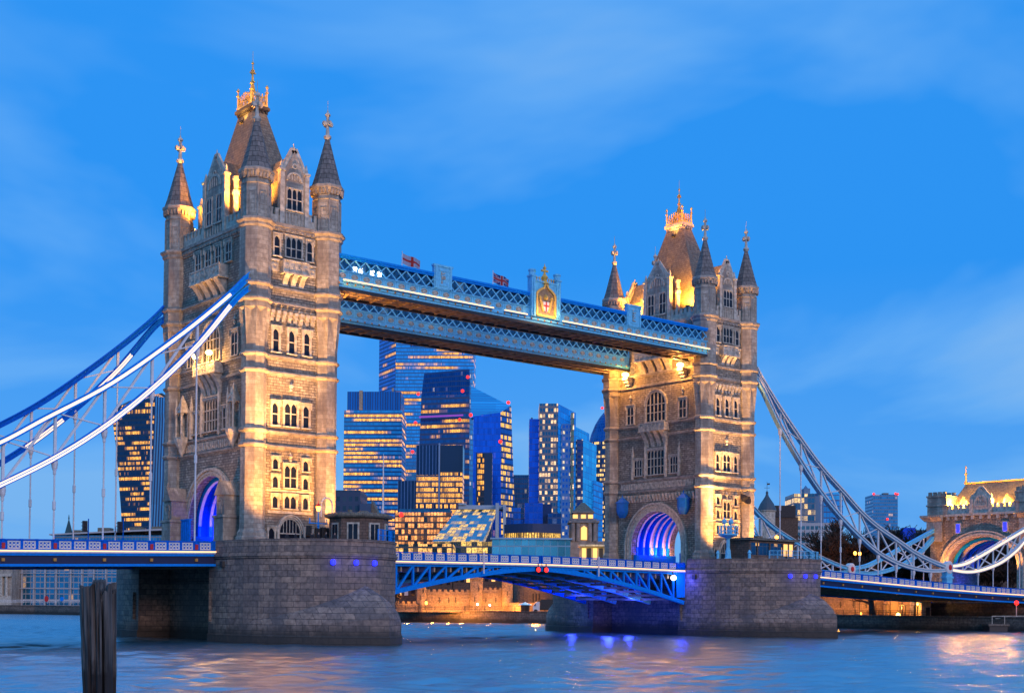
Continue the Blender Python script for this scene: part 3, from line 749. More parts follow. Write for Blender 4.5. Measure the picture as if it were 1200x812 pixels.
    rc.loft([RW(1.1, 1.82, 68.0), RW(1.1, 1.82, 68.35)]); rc.loft([RW(1.3, 2.0, 68.6), RW(1.45, 2.15, 68.75), RW(1.45, 2.15, 69.1), RW(1.2, 1.9, 69.3)])
    for sx in (-1, 1):
        for k in range(9): rc.cbox((sx * 1.2, -1.7 + k * .425, 68.45), (.25, .2, .3))
    for sy in (-1, 1):
        for k in range(5): rc.cbox((-1.0 + k * .5, sy * 1.9, 68.45), (.2, .25, .3))
    rc.build('roof_cornice', 'dark' if not inner else 'trim', ro)
    cr_ = MB()
    for sx in (-1, 1):
        for sy in (-1, 1):
            cr_.lathe((sx * 1.15, sy * 1.8, 69.3), [(.2, 0), (.13, .3), (.1, 1.7), (.28, 1.85), (.1, 2.05), (.08, 2.4), (.24, 2.55), (.04, 2.9)], 6)
    for sx in (-1, 1):
        for k in range(8):
            y0 = -1.8 + .45 * k
            cr_.arch_ring(sx * 0, 0, 0, 0.001, 0, 0.001, n=1) if False else None
            cr_.beam((sx * 1.15, y0, 69.35), (sx * 1.15, y0 + .225, 70.5 + .6 * (1 - abs(k - 3.5) / 4)), .07); cr_.beam((sx * 1.15, y0 + .45, 69.35), (sx * 1.15, y0 + .225, 70.5 + .6 * (1 - abs(k - 3.5) / 4)), .07)
            cr_.lathe((sx * 1.15, y0 + .225, 70.4 + .6 * (1 - abs(k - 3.5) / 4)), [(.05, 0), (.13, .12), (.03, .35)], 5)
        cr_.beam((sx * 1.15, -1.8, 69.4), (sx * 1.15, 1.8, 69.4), .2, .2); cr_.beam((sx * 1.15, -1.8, 70.2), (sx * 1.15, 1.8, 70.2), .07, .07)
    for sy in (-1, 1):
        for k in range(5):
            x0 = -1.15 + .46 * k
            cr_.beam((x0, sy * 1.8, 69.35), (x0 + .23, sy * 1.8, 70.7), .07); cr_.beam((x0 + .46, sy * 1.8, 69.35), (x0 + .23, sy * 1.8, 70.7), .07)
            cr_.lathe((x0 + .23, sy * 1.8, 70.6), [(.05, 0), (.13, .12), (.03, .35)], 5)
        cr_.beam((-1.15, sy * 1.8, 69.4), (1.15, sy * 1.8, 69.4), .2, .2)
    for k in range(8):
        a = PI / 4 * k; cr_.tube([(1.0 * math.cos(a), 1.5 * math.sin(a), 69.3), (.75 * math.cos(a), 1.0 * math.sin(a), 70.6), (.3 * math.cos(a), .4 * math.sin(a), 71.6), (.12 * math.cos(a), .12 * math.sin(a), 72.6)], .07, 5)
        cr_.lathe((.75 * math.cos(a), 1.0 * math.sin(a), 70.6), [(.05, 0), (.18, .2), (.04, .5)], 5)
    cr_.lathe((0, 0, 69.3), [(.5, 0), (.3, .5), (.2, 1.2), (.16, 3.4), (.34, 3.6), (.16, 3.8), (.1, 4.9), (.3, 5.1), (.1, 5.3), (.06, 5.9), (.2, 6.05), (.02, 6.4)], 8)
    cr_.beam((-.42, 0, 74.1), (.42, 0, 74.1), .16); cr_.beam((0, -.42, 74.1), (0, .42, 74.1), .16)
    cr_.beam((0, 0, 75.6), (0, 0, 77.0), .035)
    cr_.build('crown', 'gold', ro)

    # ---- east and west faces
    for T in (EAST, WEST):
        tb = MB(T); y = -WY
        for x0, x1, z0, z1 in ((-3.4, 3.0, 15.05, 15.4), (-3.6, 3.2, 17.75, 18.0)):
            tb.box(x0 + .2, x1 + .2, y - .1, y - .003, z0, z1)
        tb.build('carved_band', 'trim', t)
        window(t, T, WY, -.05, 15.7, 1.7, 1.6, 2, (), 'flat', .2)
        window(t, T, WY, -.05, 18.3, 1.7, 2.8, 2, (.45,), 'flat', .2)
        for s in (-2.2, 2.15):
            window(t, T, WY, s, 15.7, .75, 1.5, 1, (), 'flat', .22); window(t, T, WY, s, 18.2, .75, 1.45, 1, (), 'flat', .22); window(t, T, WY, s, 20.5, .75, 1.35, 1, (), 'flat', .22)
        # door
        db = MB(T)
        for r0, r1, d in ((1.45, 1.62, .18), (1.62, 1.8, .35), (1.82, 1.95, .5)):
            db.arch_ring(-.05, 12.6, r0, r1 - .002, y - d, y - .002, n=20, sy=1.2)
            for sg in (-1, 1): db.box(-.05 + min(sg * r0, sg * (r1 - .002)), -.05 + max(sg * r0, sg * (r1 - .002)), y - d, y - .002, 10.4, 12.6)
        for k in range(5): db.box(-.05 - .9 + k * .45 - .04, -.05 - .9 + k * .45 + .04, y - .12, y - .05, 12.6, 12.6 + 1.7 * math.sqrt(max(0, 1 - ((k - 2) * .45 / 1.45) ** 2)))
        db.box(-1.5, 1.4, y - .14, y - .06, 12.5, 12.65)
        do = db.build('door', 'trim', t)
        dg = MB(T); dg.plate([(-1.5, 10.4), (1.4, 10.4), (1.4, 12.6)] + [(-.05 + 1.45 * math.cos(PI * k / 12), 12.6 + 1.74 * math.sin(PI * k / 12)) for k in range(1, 12)] + [(-1.5, 12.6)], y - .045, y - .008); dg.build('pane', 'glass', do)
        for s in (-2.65, 2.6): window(t, T, WY, s, 10.9, .8, 2.3, 1, (), 'flat', .18)
        # middle storeys
        window(t, T, WY, -.1, 26.0, 1.75, 2.9, 2, (.55,), 'flat', .25)
        for s in (-2.35, 2.1): window(t, T, WY, s, 26.0, .8, 2.8, 1, (.5,), 'flat', .25)
        rose(t, T, WY, -.1, 30.9); rose(t, T, WY, -.1, 22.0)
        for s in (-2.35, -.1, 2.1): window(t, T, WY, s, 35.15, .8, 2.9, 1, (.5,), 'flat', .28)
        corbels(t, T, WY, -3.4, 3.3, 39.0, 40.3, .55, 8)
        balcony(t, T, WY, -1.75, 1.8, 45.0, 46.75, .9, 43.55, 4, 3)
        window(t, T, WY, .05, 47.3, 2.2, 2.5, 3, (.45,), 'flat', .2)
        for s in (-2.35, 2.35): window(t, T, WY, s, 47.2, .75, 2.5, 1, (.45,), 'flat', .2)
        pb = MB(T)
        for s in (-2.7, 2.75):
            pb.box(s - .7, s + .7, y - .25, y - .002, 46.5, 46.75); pb.box(s - .6, s + .6, y - .12, y - .002, 45.2, 46.4); pb.arch_ring(s, 45.8, .28, .42, y - .2, y - .12, 0, 2 * PI, 10)
        pb.build('carved_panel', 'trim', t)
    # ---- south and north faces
    for T in (SOUTH, NORTH):
        y = -WX
        fb = MB(T)
        fb.box(-8.4, 8.4, y - .08, y - .002, 23.65, 24.75)
        for k in range(29):
            s = -8.1 + k * 16.2 / 28; fb.box(s - .08, s + .08, y - .2, y - .08, 23.7, 24.7)
        for k in range(14): fb.arch_ring(-7.5 + k * 15 / 13, 24.2, .2, .32, y - .17, y - .08, 0, 2 * PI, 8)
        fb.build('carved_frieze', 'trim', t)
        window(t, T, WX, 0, 26.0, 3.9, 4.1, 5, (.33, .66), 'flat', .28, .28)
        for s in (-4.2, 4.2): window(t, T, WX, s, 26.0, 1.7, 2.7, 3, (.5,), 'flat', .25)
        for s in (-2.35, 2.35, -5.4, 5.4):
            pb = MB(T); pb.lathe((s, y - .2, 25.4), [(.28, 0), (.28, 5.2 if abs(s) < 3 else 4.2), (.12, 6.2 if abs(s) < 3 else 5.0), (.04, 7.2 if abs(s) < 3 else 5.8)], 6); pb.build('pinnacle', 'trim', t)
        balcony(t, T, WX, -2.9, 2.9, 33.2, 34.7, 1.3, 30.7, 6, 4)
        window(t, T, WX, 0, 35.0, 4.4, 4.9, 5, (.3, .58), 'arch', .3, .3)
        for s in (-6.1, 6.1):
            window(t, T, WX, s, 35.0, 1.5, 3.0, 2, (.5,), 'flat', .3); rose(t, T, WX, s, 39.4)
        balcony(t, T, WX, -4.0, 4.0, 45.2, 47.0, 1.4, 42.9, 6, 4)
        for s in (-4.2, -1.4, 1.4, 4.2): window(t, T, WX, s, 47.3, 1.45, 2.5, 2, (.45,), 'flat', .25)
        corbels(t, T, WX, -9.0, 9.0, 21.5, 22.7, .45, 24, 'corbel_table') if inner else None
        if not inner:   # statue niches
            for s in (-7.1, 7.1):
                nb = MB(T)
                nb.lathe((s, y - .7, 23.6), [(.1, -.4), (.5, .6), (.95, 1.5), (1.0, 1.9)], 8)
                nb.box(s - .9, s + .9, y - 1.3, y - .002, 25.5, 25.75)
                for sg in (-1, 1):
                    nb.lathe((s + sg * .75, y - 1.15, 25.75), [(.14, 0), (.14, 3.0), (.2, 3.1), (.2, 3.3), (.1, 4.6), (.02, 5.2)], 6); nb.box(s + sg * .75 - .12, s + sg * .75 + .12, y - .3, y - .002, 25.75, 29)
                nb.arch_ring(s, 28.7, .62, .9, y - 1.25, y - .9, n=12, sy=1.4)
                nb.loft([[(s - .95, y - 1.2, 29.0), (s + .95, y - 1.2, 29.0), (s + .95, y - .01, 29.0), (s - .95, y - .01, 29.0)], [(s - .05, y - .7, 31.4), (s + .05, y - .7, 31.4), (s + .05, y - .6, 31.4), (s - .05, y - .6, 31.4)]])
                no = nb.build('statue_niche', 'trim', t)
    if not inner:
        for T, nm in ((SOUTH, 1),):
            for s in (-7.3, 7.3):
                g = MB(T); y = -WX - 1.0
                g.box(s - 1.25, s + 1.25, y - 1.7, y + .98, 10.4, 14.4); g.box(s - 1.4, s + 1.4, y - 1.85, y + .98, 14.403, 14.7)
                g.box(s - 1.0, s + 1.0, y - 1.45, y + .98, 14.703, 17.2); g.arch_ring(s, 15.9, .5, .68, y - 1.6, y - 1.45, n=12, sy=1.3)
                g.box(s - .45, s + .45, y - 1.55, y - 1.452, 14.9, 16.4, 0)
                g.loft([[(s - 1.2, y - 1.7, 17.203), (s + 1.2, y - 1.7, 17.203), (s, y - 1.7, 19.0)], [(s - 1.2, y + .98, 17.203), (s + 1.2, y + .98, 17.203), (s, y + .98, 19.0)]])
                g.lathe((s, y - 1.5, 18.8), [(.15, 0), (.2, .3), (.05, .9)], 6)
                g.build('gate_pylon', 'ashlar', t)
                k = MB(T); sg = -1 if s < 0 else 1
                k.box(min(s - sg * 1.3, s - sg * 3.6), max(s - sg * 1.3, s - sg * 3.6), y - .2, y + .1, 10.4, 14.6)
                k.box(min(s - sg * 1.3, s - sg * 3.7), max(s - sg * 1.3, s - sg * 3.7), y - .3, y + .2, 14.6, 14.8)
                for q in range(4): k.box(s - sg * (1.6 + q * .55) - .05, s - sg * (1.6 + q * .55) + .05, y - .26, y - .202, 10.6, 14.4)
                k.build('blue_gate', 'blue', t)
    return t
south_tower = make_tower('bridge_tower', 'near stone tower with gilded crown, gate pylons and chain ends on its outer face', False)
north_tower = make_tower('bridge_tower', 'far stone tower with two orange bracket lamps and blue lanterns above its arch', True)
north_tower.location = (D, 0, 0)
# ================================================================== HIGH-LEVEL WALKWAYS
def relief_panel(k, x0, x1, z0, z1, y, o, mat_f=0, mat_o=1):
    "framed cast panel with an oval boss; y = face, o = outward sign"
    a, b_ = sorted((y, y + o * .1))
    k.box(x0, x1, a, b_, z1 - .1, z1, mat_f); k.box(x0, x1, a, b_, z0, z0 + .1, mat_f)
    k.box(x0, x0 + .12, a, b_, z0 + .1, z1 - .1, mat_f); k.box(x1 - .12, x1, a, b_, z0 + .1, z1 - .1, mat_f)
    c, zc = (x0 + x1) / 2, (z0 + z1) / 2
    n = 12; rx, rz_ = (x1 - x0) * .28, (z1 - z0) * .26
    for i in range(n):
        t0, t1 = 2 * PI * i / n, 2 * PI * (i + 1) / n
        k.beam((c + rx * math.cos(t0), y + o * .06, zc + rz_ * math.sin(t0)), (c + rx * math.cos(t1), y + o * .06, zc + rz_ * math.sin(t1)), .11, .11, mat_o, up=(0, 1, 0))
    k.beam((c - rx * .6, y + o * .06, zc), (c + rx * .6, y + o * .06, zc), .16, .1, mat_o, up=(0, 1, 0))

M['walk_glass'] = facade('walkway_glazing', (0.03, 0.10, 0.22), 1.0, 1.7, 0.10, (0.5, 0.8, 1.0), 1.4, frame=(0.05, 0.2, 0.4), fx=.06, fy=.05, metal=.3, band=.3)
PANEL_SRC = {}
def make_walkway(name, label, yo, yi):
    "yo: face turned away from the other walkway, yi: face turned to it"
    t = thing(name, label, 'walkway', (41.15, (yo + yi) / 2, 44.3), 0, 'high-level walkways between the towers')
    t_off = Matrix.Translation((-41.15, -(yo + yi) / 2, -44.3))
    B = lambda: MB(t_off)
    X0, X1 = 5.4, 76.9
    ya, yb = sorted((yo, yi))
    so_ = B(); so_.box(X0, X1, ya + .3, yb - .3, 44.62, 44.8)
    n = 33; pitch = (X1 - X0) / n
    for i in range(n + 1):
        x = X0 + pitch * i; so_.box(max(X0, x - .1), min(X1, x + .1), ya + .25, yb - .25, 44.3, 44.617)
        if i < n:
            for q in range(2):
                p0, p1 = (ya + .3, yb - .3) if (i + q) % 2 else (yb - .3, ya + .3)
                so_.beam((x + .12, p0, 44.5 + q * .07), (x + pitch - .12, p1, 44.5 + q * .07), .16, .06)
    for yy in (ya + (yb - ya) * .33, ya + (yb - ya) * .67): so_.box(X0, X1, yy - .08, yy + .08, 44.2, 44.298)
    so_.build('soffit', 'soffit', t)
    B().box(X0, X1, ya + .35, yb - .35, 48.45, 48.62).build('roof', 'navy', t)
    for y in (yo, yi):
        o = (1 if y > (yo + yi) / 2 else -1)
        bx = lambda k, x0, x1, d0, d1, z0, z1, m=0: k.box(x0, x1, min(y + o * d0, y + o * d1), max(y + o * d0, y + o * d1), z0, z1, m)
        fl = B(); bx(fl, X0, X1, -.35, .12, 44.15, 44.5); fl.build('bottom_flange', 'black', t)
        ch = B(); bx(ch, X0, X1, -.3, .08, 44.503, 44.85); bx(ch, X0, X1, -.3, .25, 44.853, 45.08); bx(ch, X0, X1, -.3, .12, 45.083, 45.3)
        bx(ch, X0, X1, -.25, .0, 45.303, 46.55); bx(ch, X0, X1, -.3, .16, 46.553, 46.68)
        ch.build('cornice', 'sky_blue', t)
        tc_ = B(); bx(tc_, X0, X1, -.3, .1, 48.25, 48.5); bx(tc_, X0, X1, -.35, .2, 48.503, 48.78); tc_.build('top_chord', 'blue', t)
        bo = B()
        for i in range(int((X1 - X0) / 1.25)):
            x = X0 + .6 + i * 1.25; bo.lathe((0, 0, 0), [(0, 0)], 3) if False else bo.cbox((x, y + o * .3, 44.97), (.2, .1, .2))
        bo.build('gilt_boss', 'orange_dot', t)
        segs = [(6.6, 31.4), (33.4, 37.6), (44.4, 76.4)] if y == yo and yo < 0 else []
        ls = B(); ch2 = B()
        for a_, b2 in segs: bx(ls, a_, b2, .36, .5, 45.3, 45.46); bx(ch2, a_, b2, .12, .5, 45.2, 45.298)
        if segs: ls.build('bright_strip', 'glow_warm', t); ch2.build('light_ledge', 'sky_blue', t)
        w = 1.85; x = X0 + .35
        while x + w < X1:
            if not (37.6 < x + w / 2 < 44.4 and y == yo and yo < 0):
                if o not in PANEL_SRC:
                    pn = MB(); relief_panel(pn, .14, w - .14, 45.52, 46.5, 0, o); q_ = PANEL_SRC[o] = pn.build('cast_panel', ['sky_blue', 'trim'], t)
                else: q_ = PANEL_SRC[o].copy(); COL.objects.link(q_); q_.parent = t
                q_.location = (x - 41.15, y - (yo + yi) / 2, -44.3)
            x += w
        la = B(); p = 1.62; x = X0
        while x < X1 - .1:
            x1 = min(x + p, X1)
            for q in (0, 1):
                za, zb = (46.7, 48.25) if q else (48.25, 46.7)
                la.beam((x, y - o * (.02 + .1 * q), za), (x1, y - o * (.02 + .1 * q), zb), .15, .1, up=(0, 1, 0))
                la.beam((x + p / 2 if x + p / 2 < X1 - .1 else x, y - o * (.02 + .1 * q), (za + zb) / 2), (x1, y - o * (.02 + .1 * q), za), .08, .06, up=(0, 1, 0))
            x += p
        la.build('lattice', 'sky_blue', t)
        gl = B(); bx(gl, X0, X1, -.62, -.5, 46.6, 48.44); gl.build('glazing', 'walk_glass', t)
        if y == yo:
            for xa, xb in ((21.2, 24.2), (57.8, 60.8)):
                pb = B(); bx(pb, xa, xb, -.3, .22, 46.69, 49.7); bx(pb, xa - .12, xb + .12, -.35, .34, 49.7, 49.95)
                for q in (0, 1):
                    xx = xa + .12 if q == 0 else xb - .42; bx(pb, xx, xx + .3, .22, .38, 46.7, 49.69)
                bx(pb, xa + .8, xb - .8, .22, .3, 47.1, 47.3); bx(pb, xa + .8, xb - .8, .22, .3, 49.1, 49.3)
                po = pb.build('panel_post', 'sky_blue', t)
                r_ = B(); c = (xa + xb) / 2
                for kk in range(10):
                    a = random.uniform(0, 2 * PI); rr = random.uniform(.1, .5); zz = 47.5 + 1.5 * kk / 9
                    r_.beam((c - .35, y + o * .3, zz), (c + .35 * math.cos(a), y + o * .3, zz + .3 * math.sin(a)), .1, .08, up=(0, 1, 0))
                r_.build('cast_relief', 'trim', po)
    if yo < 0:      # armorial centrepiece on the outer face
        y = yo; x0, x1 = 38.3, 43.9; c = (x0 + x1) / 2
        cb = B(); cb.box(x0 + .8, x1 - .8, y - .35, y + .3, 45.31, 50.4); cb.box(x0 + .75, x1 - .75, y - .45, y + .35, 50.403, 50.6)
        for xx in (x0, x1 - .8):
            cb.box(xx, xx + .8, y - .55, y + .4, 45.31, 51.0); cb.box(xx - .1, xx + .9, y - .65, y + .5, 51.003, 51.25); cb.lathe((xx + .4, y - .1, 51.25), [(.5, 0), (.5, .55), (.6, .6), (.6, .8), (.3, .95)], 8)
            cb.lathe((xx + .4, y - .6, 45.5), [(.16, 0), (.16, 5.2)], 8)
        ce = cb.build('armorial_frame', 'sky_blue', t)
        g_ = B(); pts = []
        hw = 1.75
        for k in range(13):     # ogee arch of the gilded border
            u = k / 12
            xx = c - hw + hw * u; zz = 48.7 + 1.0 * math.sin(u * PI / 2) ** .8 + (.75 * max(0, u - .75) / .25 if u > .75 else 0)
            pts.append((xx, zz))
        full = pts + [(2 * c - a_, z_) for a_, z_ in pts[::-1][1:]]
        for (a0, z0), (a1, z1) in zip(full, full[1:]): g_.beam((a0, y - .45, z0), (a1, y - .45, z1), .3, .28, up=(0, 1, 0))
        for sg in (-1, 1): g_.box(c + sg * hw - .15, c + sg * hw + .15, y - .58, y - .352, 45.6, 48.75)
        g_.box(c - hw, c + hw, y - .58, y - .352, 45.45, 45.75)
        for k in range(9):
            if k != 4: g_.lathe((x0 + .95 + k * .46, y, 50.6), [(.12, 0), (.05, .3), (.14, .5), (.03, .75)], 6)
        g_.lathe((c, y - .1, 50.3), [(.75, 0), (.5, .3), (.3, .6), (.55, 1.0), (.3, 1.3), (.16, 1.6), (.16, 2.2), (.3, 2.4), (.1, 2.6), (.03, 3.0)], 8)
        g_.beam((c - .6, y - .1, 52.25), (c + .6, y - .1, 52.25), .26)
        for sg in (-1, 1):
            for r0 in (.35, .6, .85):  # scrolling foliage and supporters of the arms
                cx_, cz_ = c + sg * (.55 + r0 * .5), 46.4 + r0 * 1.1
                for k in range(7):
                    a0, a1 = k * .6 + r0, (k + 1) * .6 + r0
                    g_.beam((cx_ + sg * .38 * math.cos(a0), y - .42, cz_ + .38 * math.sin(a0)), (cx_ + sg * .38 * math.cos(a1), y - .42, cz_ + .38 * math.sin(a1)), .13, .13, up=(0, 1, 0))
            g_.beam((c + sg * .45, y - .42, 46.2), (c + sg * 1.1, y - .42, 48.0), .3, .2, up=(0, 1, 0)); g_.lathe((c + sg * 1.15, y - .42, 47.9), [(.05, 0), (.26, .2), (.2, .5), (.03, .65)], 6)
        g_.lathe((c, y - .42, 47.95), [(.2, 0), (.36, .2), (.36, .45), (.1, .8)], 8)
        g_.build('gilded_arms', 'gold', ce)
        sh = B(); sh.plate([(c - .55, 47.7), (c - .55, 46.9), (c - .3, 46.35), (c, 46.1), (c + .3, 46.35), (c + .55, 46.9), (c + .55, 47.7)], y - .52, y - .4); sh.build('shield', 'white', ce)
        sc = B(); sc.box(c - .1, c + .1, y - .56, y - .523, 46.2, 47.68); sc.box(c - .53, c + .53, y - .557, y - .524, 46.98, 47.18); sc.build('shield_cross', 'red', ce)
        bk = B(); bk.plate([(c - hw, 45.6), (c + hw, 45.6)] + [(a_, z_) for a_, z_ in full[::-1]], y - .36, y - .352); bk.build('field', plain('dim_gilt_field', (.32, .22, .12), .5, tone=.4, scale=4), ce)
        for sg in (-1, 1): lamp('arms_light', 'POINT', (c + sg * 1.3 - 41.15, y - 1.7 - (yo + yi) / 2, 45.9 - 44.3), 210, (1, .55, .2), ce, .15)
    # pairs of work lights inside the ends
    il = B()
    for x in (8.6, 9.5, 11.3, 12.4):
        il.box(x, x + .5, yo + .35, yo + .45, 46.9, 47.5) if yo < 0 else None
    if yo < 0: il.build('interior_lamp', 'glow_white', t)
    return t
near_walk = make_walkway('walkway', 'nearer blue lattice walkway with a long light strip and gilded coat of arms', -12.0, -7.0)
far_walk = make_walkway('walkway', 'farther blue walkway without lights, seen below the lit one', 12.0, 6.5)

M['flag_white'] = plain('flag_white_cloth', (.34, .34, .38), .9); M['flag_red'] = plain('flag_red_cloth', (.38, .03, .02), .9); M['flag_blue'] = plain('flag_blue_cloth', (.01, .02, .14), .9)
def flag_thing(x, label, kind, rz, zt=51.9):
    t = thing('flag', label, 'flag', (x, -8.0, 48.62), rz, 'flags on the walkway roof')
    MB().lathe((0, 0, 0), [(.06, 0), (.045, zt - 48.62), (.09, zt - 48.6), (.02, zt - 48.45)], 6).build('flagpole', 'white', t)
    k = MB(); nu, nv = 30, 20; w, h = 3.0, 1.4; vs = []
    for i in range(nu + 1):
        for j in range(nv + 1):
            u, v = i / nu, j / nv
            vs.append((.08 + u * w * .96, .32 * u * math.sin(u * 8 + v * .8), zt - 48.75 - h * (1 - v) - u * (.55 + .18 * math.sin(u * 6)) - .1 * u * u))
    def colr(u, v):
        if kind == 0: return 1 if abs(v - .5) < .12 or abs(u - .5) < .075 else 0
        a, b_ = (u - .5) * 2, (v - .5)
        if abs(b_) < .1 or abs(u - .5) < .05: return 1
        if abs(b_) < .17 or abs(u - .5) < .085: return 0
        dd = abs(abs(a) * .5 - abs(b_))
        return 1 if dd < .035 else 0 if dd < .1 else 2
    for i in range(nu):
        for j in range(nv):
            o = i * (nv + 1) + j
            k.add([], []) ; k.f.append([o, o + nv + 1, o + nv + 2, o + 1]); k.mi.append(colr((i + .5) / nu, (j + .5) / nv)); k.uv.append(None)
    k.v = [Vector(p) for p in vs]
    k.build('flag_cloth', ['flag_white', 'flag_red', 'flag_blue'], t, smooth=True)
flag_thing(18.8, 'white flag with a red cross flying over the walkway near the closer tower', 0, R(-6))
flag_thing(34.8, 'blue, white and red crossed flag flying over the walkway beside the coat of arms', 1, R(-4))

# ================================================================== DECKS
def cat(pts, n=6):
    "Catmull-Rom through (x, z) points"
    P_ = [Vector((a, b_)) for a, b_ in pts]; out_ = []
    for i in range(len(P_) - 1):
        p0, p1, p2, p3 = P_[max(i - 1, 0)], P_[i], P_[i + 1], P_[min(i + 2, len(P_) - 1)]
        for k in range(n):
            t_ = k / n
            out_.append(.5 * (2 * p1 + (p2 - p0) * t_ + (2 * p0 - 5 * p1 + 4 * p2 - p3) * t_ ** 2 + (3 * p1 - p0 - 3 * p2 + p3) * t_ ** 3))
    out_.append(P_[-1]); return [(p.x, p.y) for p in out_]
def interp(pts, x):
    for (a, za), (b_, zb) in zip(pts, pts[1:]):
        if (a <= x <= b_) or (b_ <= x <= a): return za + (zb - za) * (x - a) / (b_ - a)
    return pts[0][1] if abs(x - pts[0][0]) < abs(x - pts[-1][0]) else pts[-1][1]
def panel_mesh():
    k = MB(); w, h = 1.36, .84
    for a, b_, c_, d_ in ((-w/2, w/2, -h/2, -h/2 + .08), (-w/2, w/2, h/2 - .08, h/2), (-w/2, -w/2 + .08, -h/2 + .08, h/2 - .08), (w/2 - .08, w/2, -h/2 + .08, h/2 - .08)): k.box(a, b_, -.06, .0, c_, d_)
    for i in range(3):
        c = -.4 + .4 * i
        for z in (-.19, .19):
            for q in range(8):
                a0, a1 = PI / 4 * q, PI / 4 * (q + 1); k.beam((c + .17 * math.cos(a0), -.03, z + .16 * math.sin(a0)), (c + .17 * math.cos(a1), -.03, z + .16 * math.sin(a1)), .07, .06, up=(0, 1, 0))
    k.beam((-w/2, -.03, 0), (w/2, -.03, 0), .06, .06)
    o = k.build('ornamental_panel', 'white'); return o
PANEL = panel_mesh(); panel_used = False
def place_panels(t, xs, zf, y):
    global panel_used
    loc = Vector(t.location)
    for x in xs:
        o = PANEL if not panel_used else PANEL.copy()
        if panel_used: COL.objects.link(o)
        panel_used = True
        sl = math.atan2(zf(x + .5) - zf(x - .5), 1.0)
        o.parent = t; o.location = Vector((x, y - (.002 if y < 0 else -.002), zf(x) - .63)) - loc; o.rotation_euler = (0, -sl, 0 if y < 0 else PI)
        if y > 0: o.rotation_euler = (0, sl, PI)

def make_deck(name, label, pts, bosses, panel_pitch=1.85, girder='web', pan=(None, None), red_at=(), lit=True, ph=0.0):
    xa, xb = pts[0][0], pts[-1][0]; loc = Vector(((xa + xb) / 2, 0, pts[0][1] - 1.2))
    t = thing(name, label, 'bridge deck', loc)
    OFF = Matrix.Translation(-loc)
    zf = lambda x: interp(pts, x)
    path = lambda dz, y: [(x, y, z + dz) for x, z in pts]
    MB(OFF).strip(path(-1.22, 0), 23.2, .3).build('roadway', 'asphalt', t)
    us = MB(OFF); us.strip(path(-2.0, 0), 22.6, .12)
    x = min(xa, xb) + .8
    while x < max(xa, xb) - .5:
        us.box(x - .16, x + .16, -11.3, 11.3, zf(x) - 2.75, zf(x) - 2.062); x += 2.4
    us.build('cross_beams', 'soffit', t)
    for sg in (-1, 1):
        pr = MB(OFF); pr.strip(path(-.62, sg * 11.75), .22, .95); pr.strip(path(-.07, sg * 11.75), .42, .14); pr.strip(path(-1.13, sg * 11.78), .36, .1)
        x = ph
        while x > min(xa, xb): x -= 5.66
        while x < max(xa, xb):
            for q_ in (0, 1.99, 3.67):
                if min(xa, xb) < x + q_ < max(xa, xb) - .2: z = zf(x + q_); pr.box(x + q_ - .16, x + q_ + .16, sg * 11.75 - .2, sg * 11.75 + .2, z - 1.1, z + .02)
            x += 5.66
        pr.build('parapet', 'navy', t)
        if lit: MB(OFF).strip(path(-1.27, sg * 12.02), .16, .13).build('bright_strip', 'glow_warm', t)
        ld = MB(OFF); ld.strip(path(-1.43, sg * 11.9), .5, .16); ld.build('ledge', 'white', t)
        gd = MB(OFF); gd.strip(path(-2.25, sg * 11.7), .2, 1.45); gd.strip(path(-1.65, sg * 11.75), .55, .3, 1); gd.strip(path(-2.85, sg * 11.75), .6, .28, 1)
        gd.build('girder', [girder, 'blue'], t)
        bs = MB(OFF)
        for x in bosses:
            if min(xa, xb) < x < max(xa, xb): bs.cbox((x, sg * 11.88, zf(x) - 2.25), (.34, .3, .34))
        bs.build('gilt_boss', 'orange_dot', t)
        if red_at:
            rd = MB(OFF)
            for x in red_at: rd.cbox((x, sg * 11.98, zf(x) - .72), (.34, .12, .62))
            rd.build('red_boss', 'red', t)
        lo, hi = pan
        xs = []; x = ph
        while x > lo: x -= 5.66
        while x < hi:
            xs += [x + q_ for q_ in (1.15, 2.83, 4.51) if lo < x + q_ < hi - .4]; x += 5.66
        place_panels(t, xs, zf, sg * 11.87)
    return t
NODES = [13.2 + 5.66 * k for k in range(9)]
SD = [(-84, 9.35), (-60, 9.98), (-36, 10.6), (-10.7, 11.22)]
s_deck = make_deck('side_span_deck', 'blue side span deck with pale pierced panels running to the nearer tower', SD, [-n_ for n_ in NODES], 1.887, pan=(-62, -10.7), red_at=[-n_ for n_ in NODES], ph=-NODES[0])
ND = [(93, 10.9), (105, 10.42), (124, 9.6), (143, 8.8), (160, 8.25), (176.9, 7.85)]
n_deck = make_deck('side_span_deck', 'blue side span deck sloping from the farther tower to the shore', ND, [D + n_ for n_ in NODES] + [150, 156, 162, 168, 174], 1.887, pan=(93.2, 176), ph=D + NODES[0])

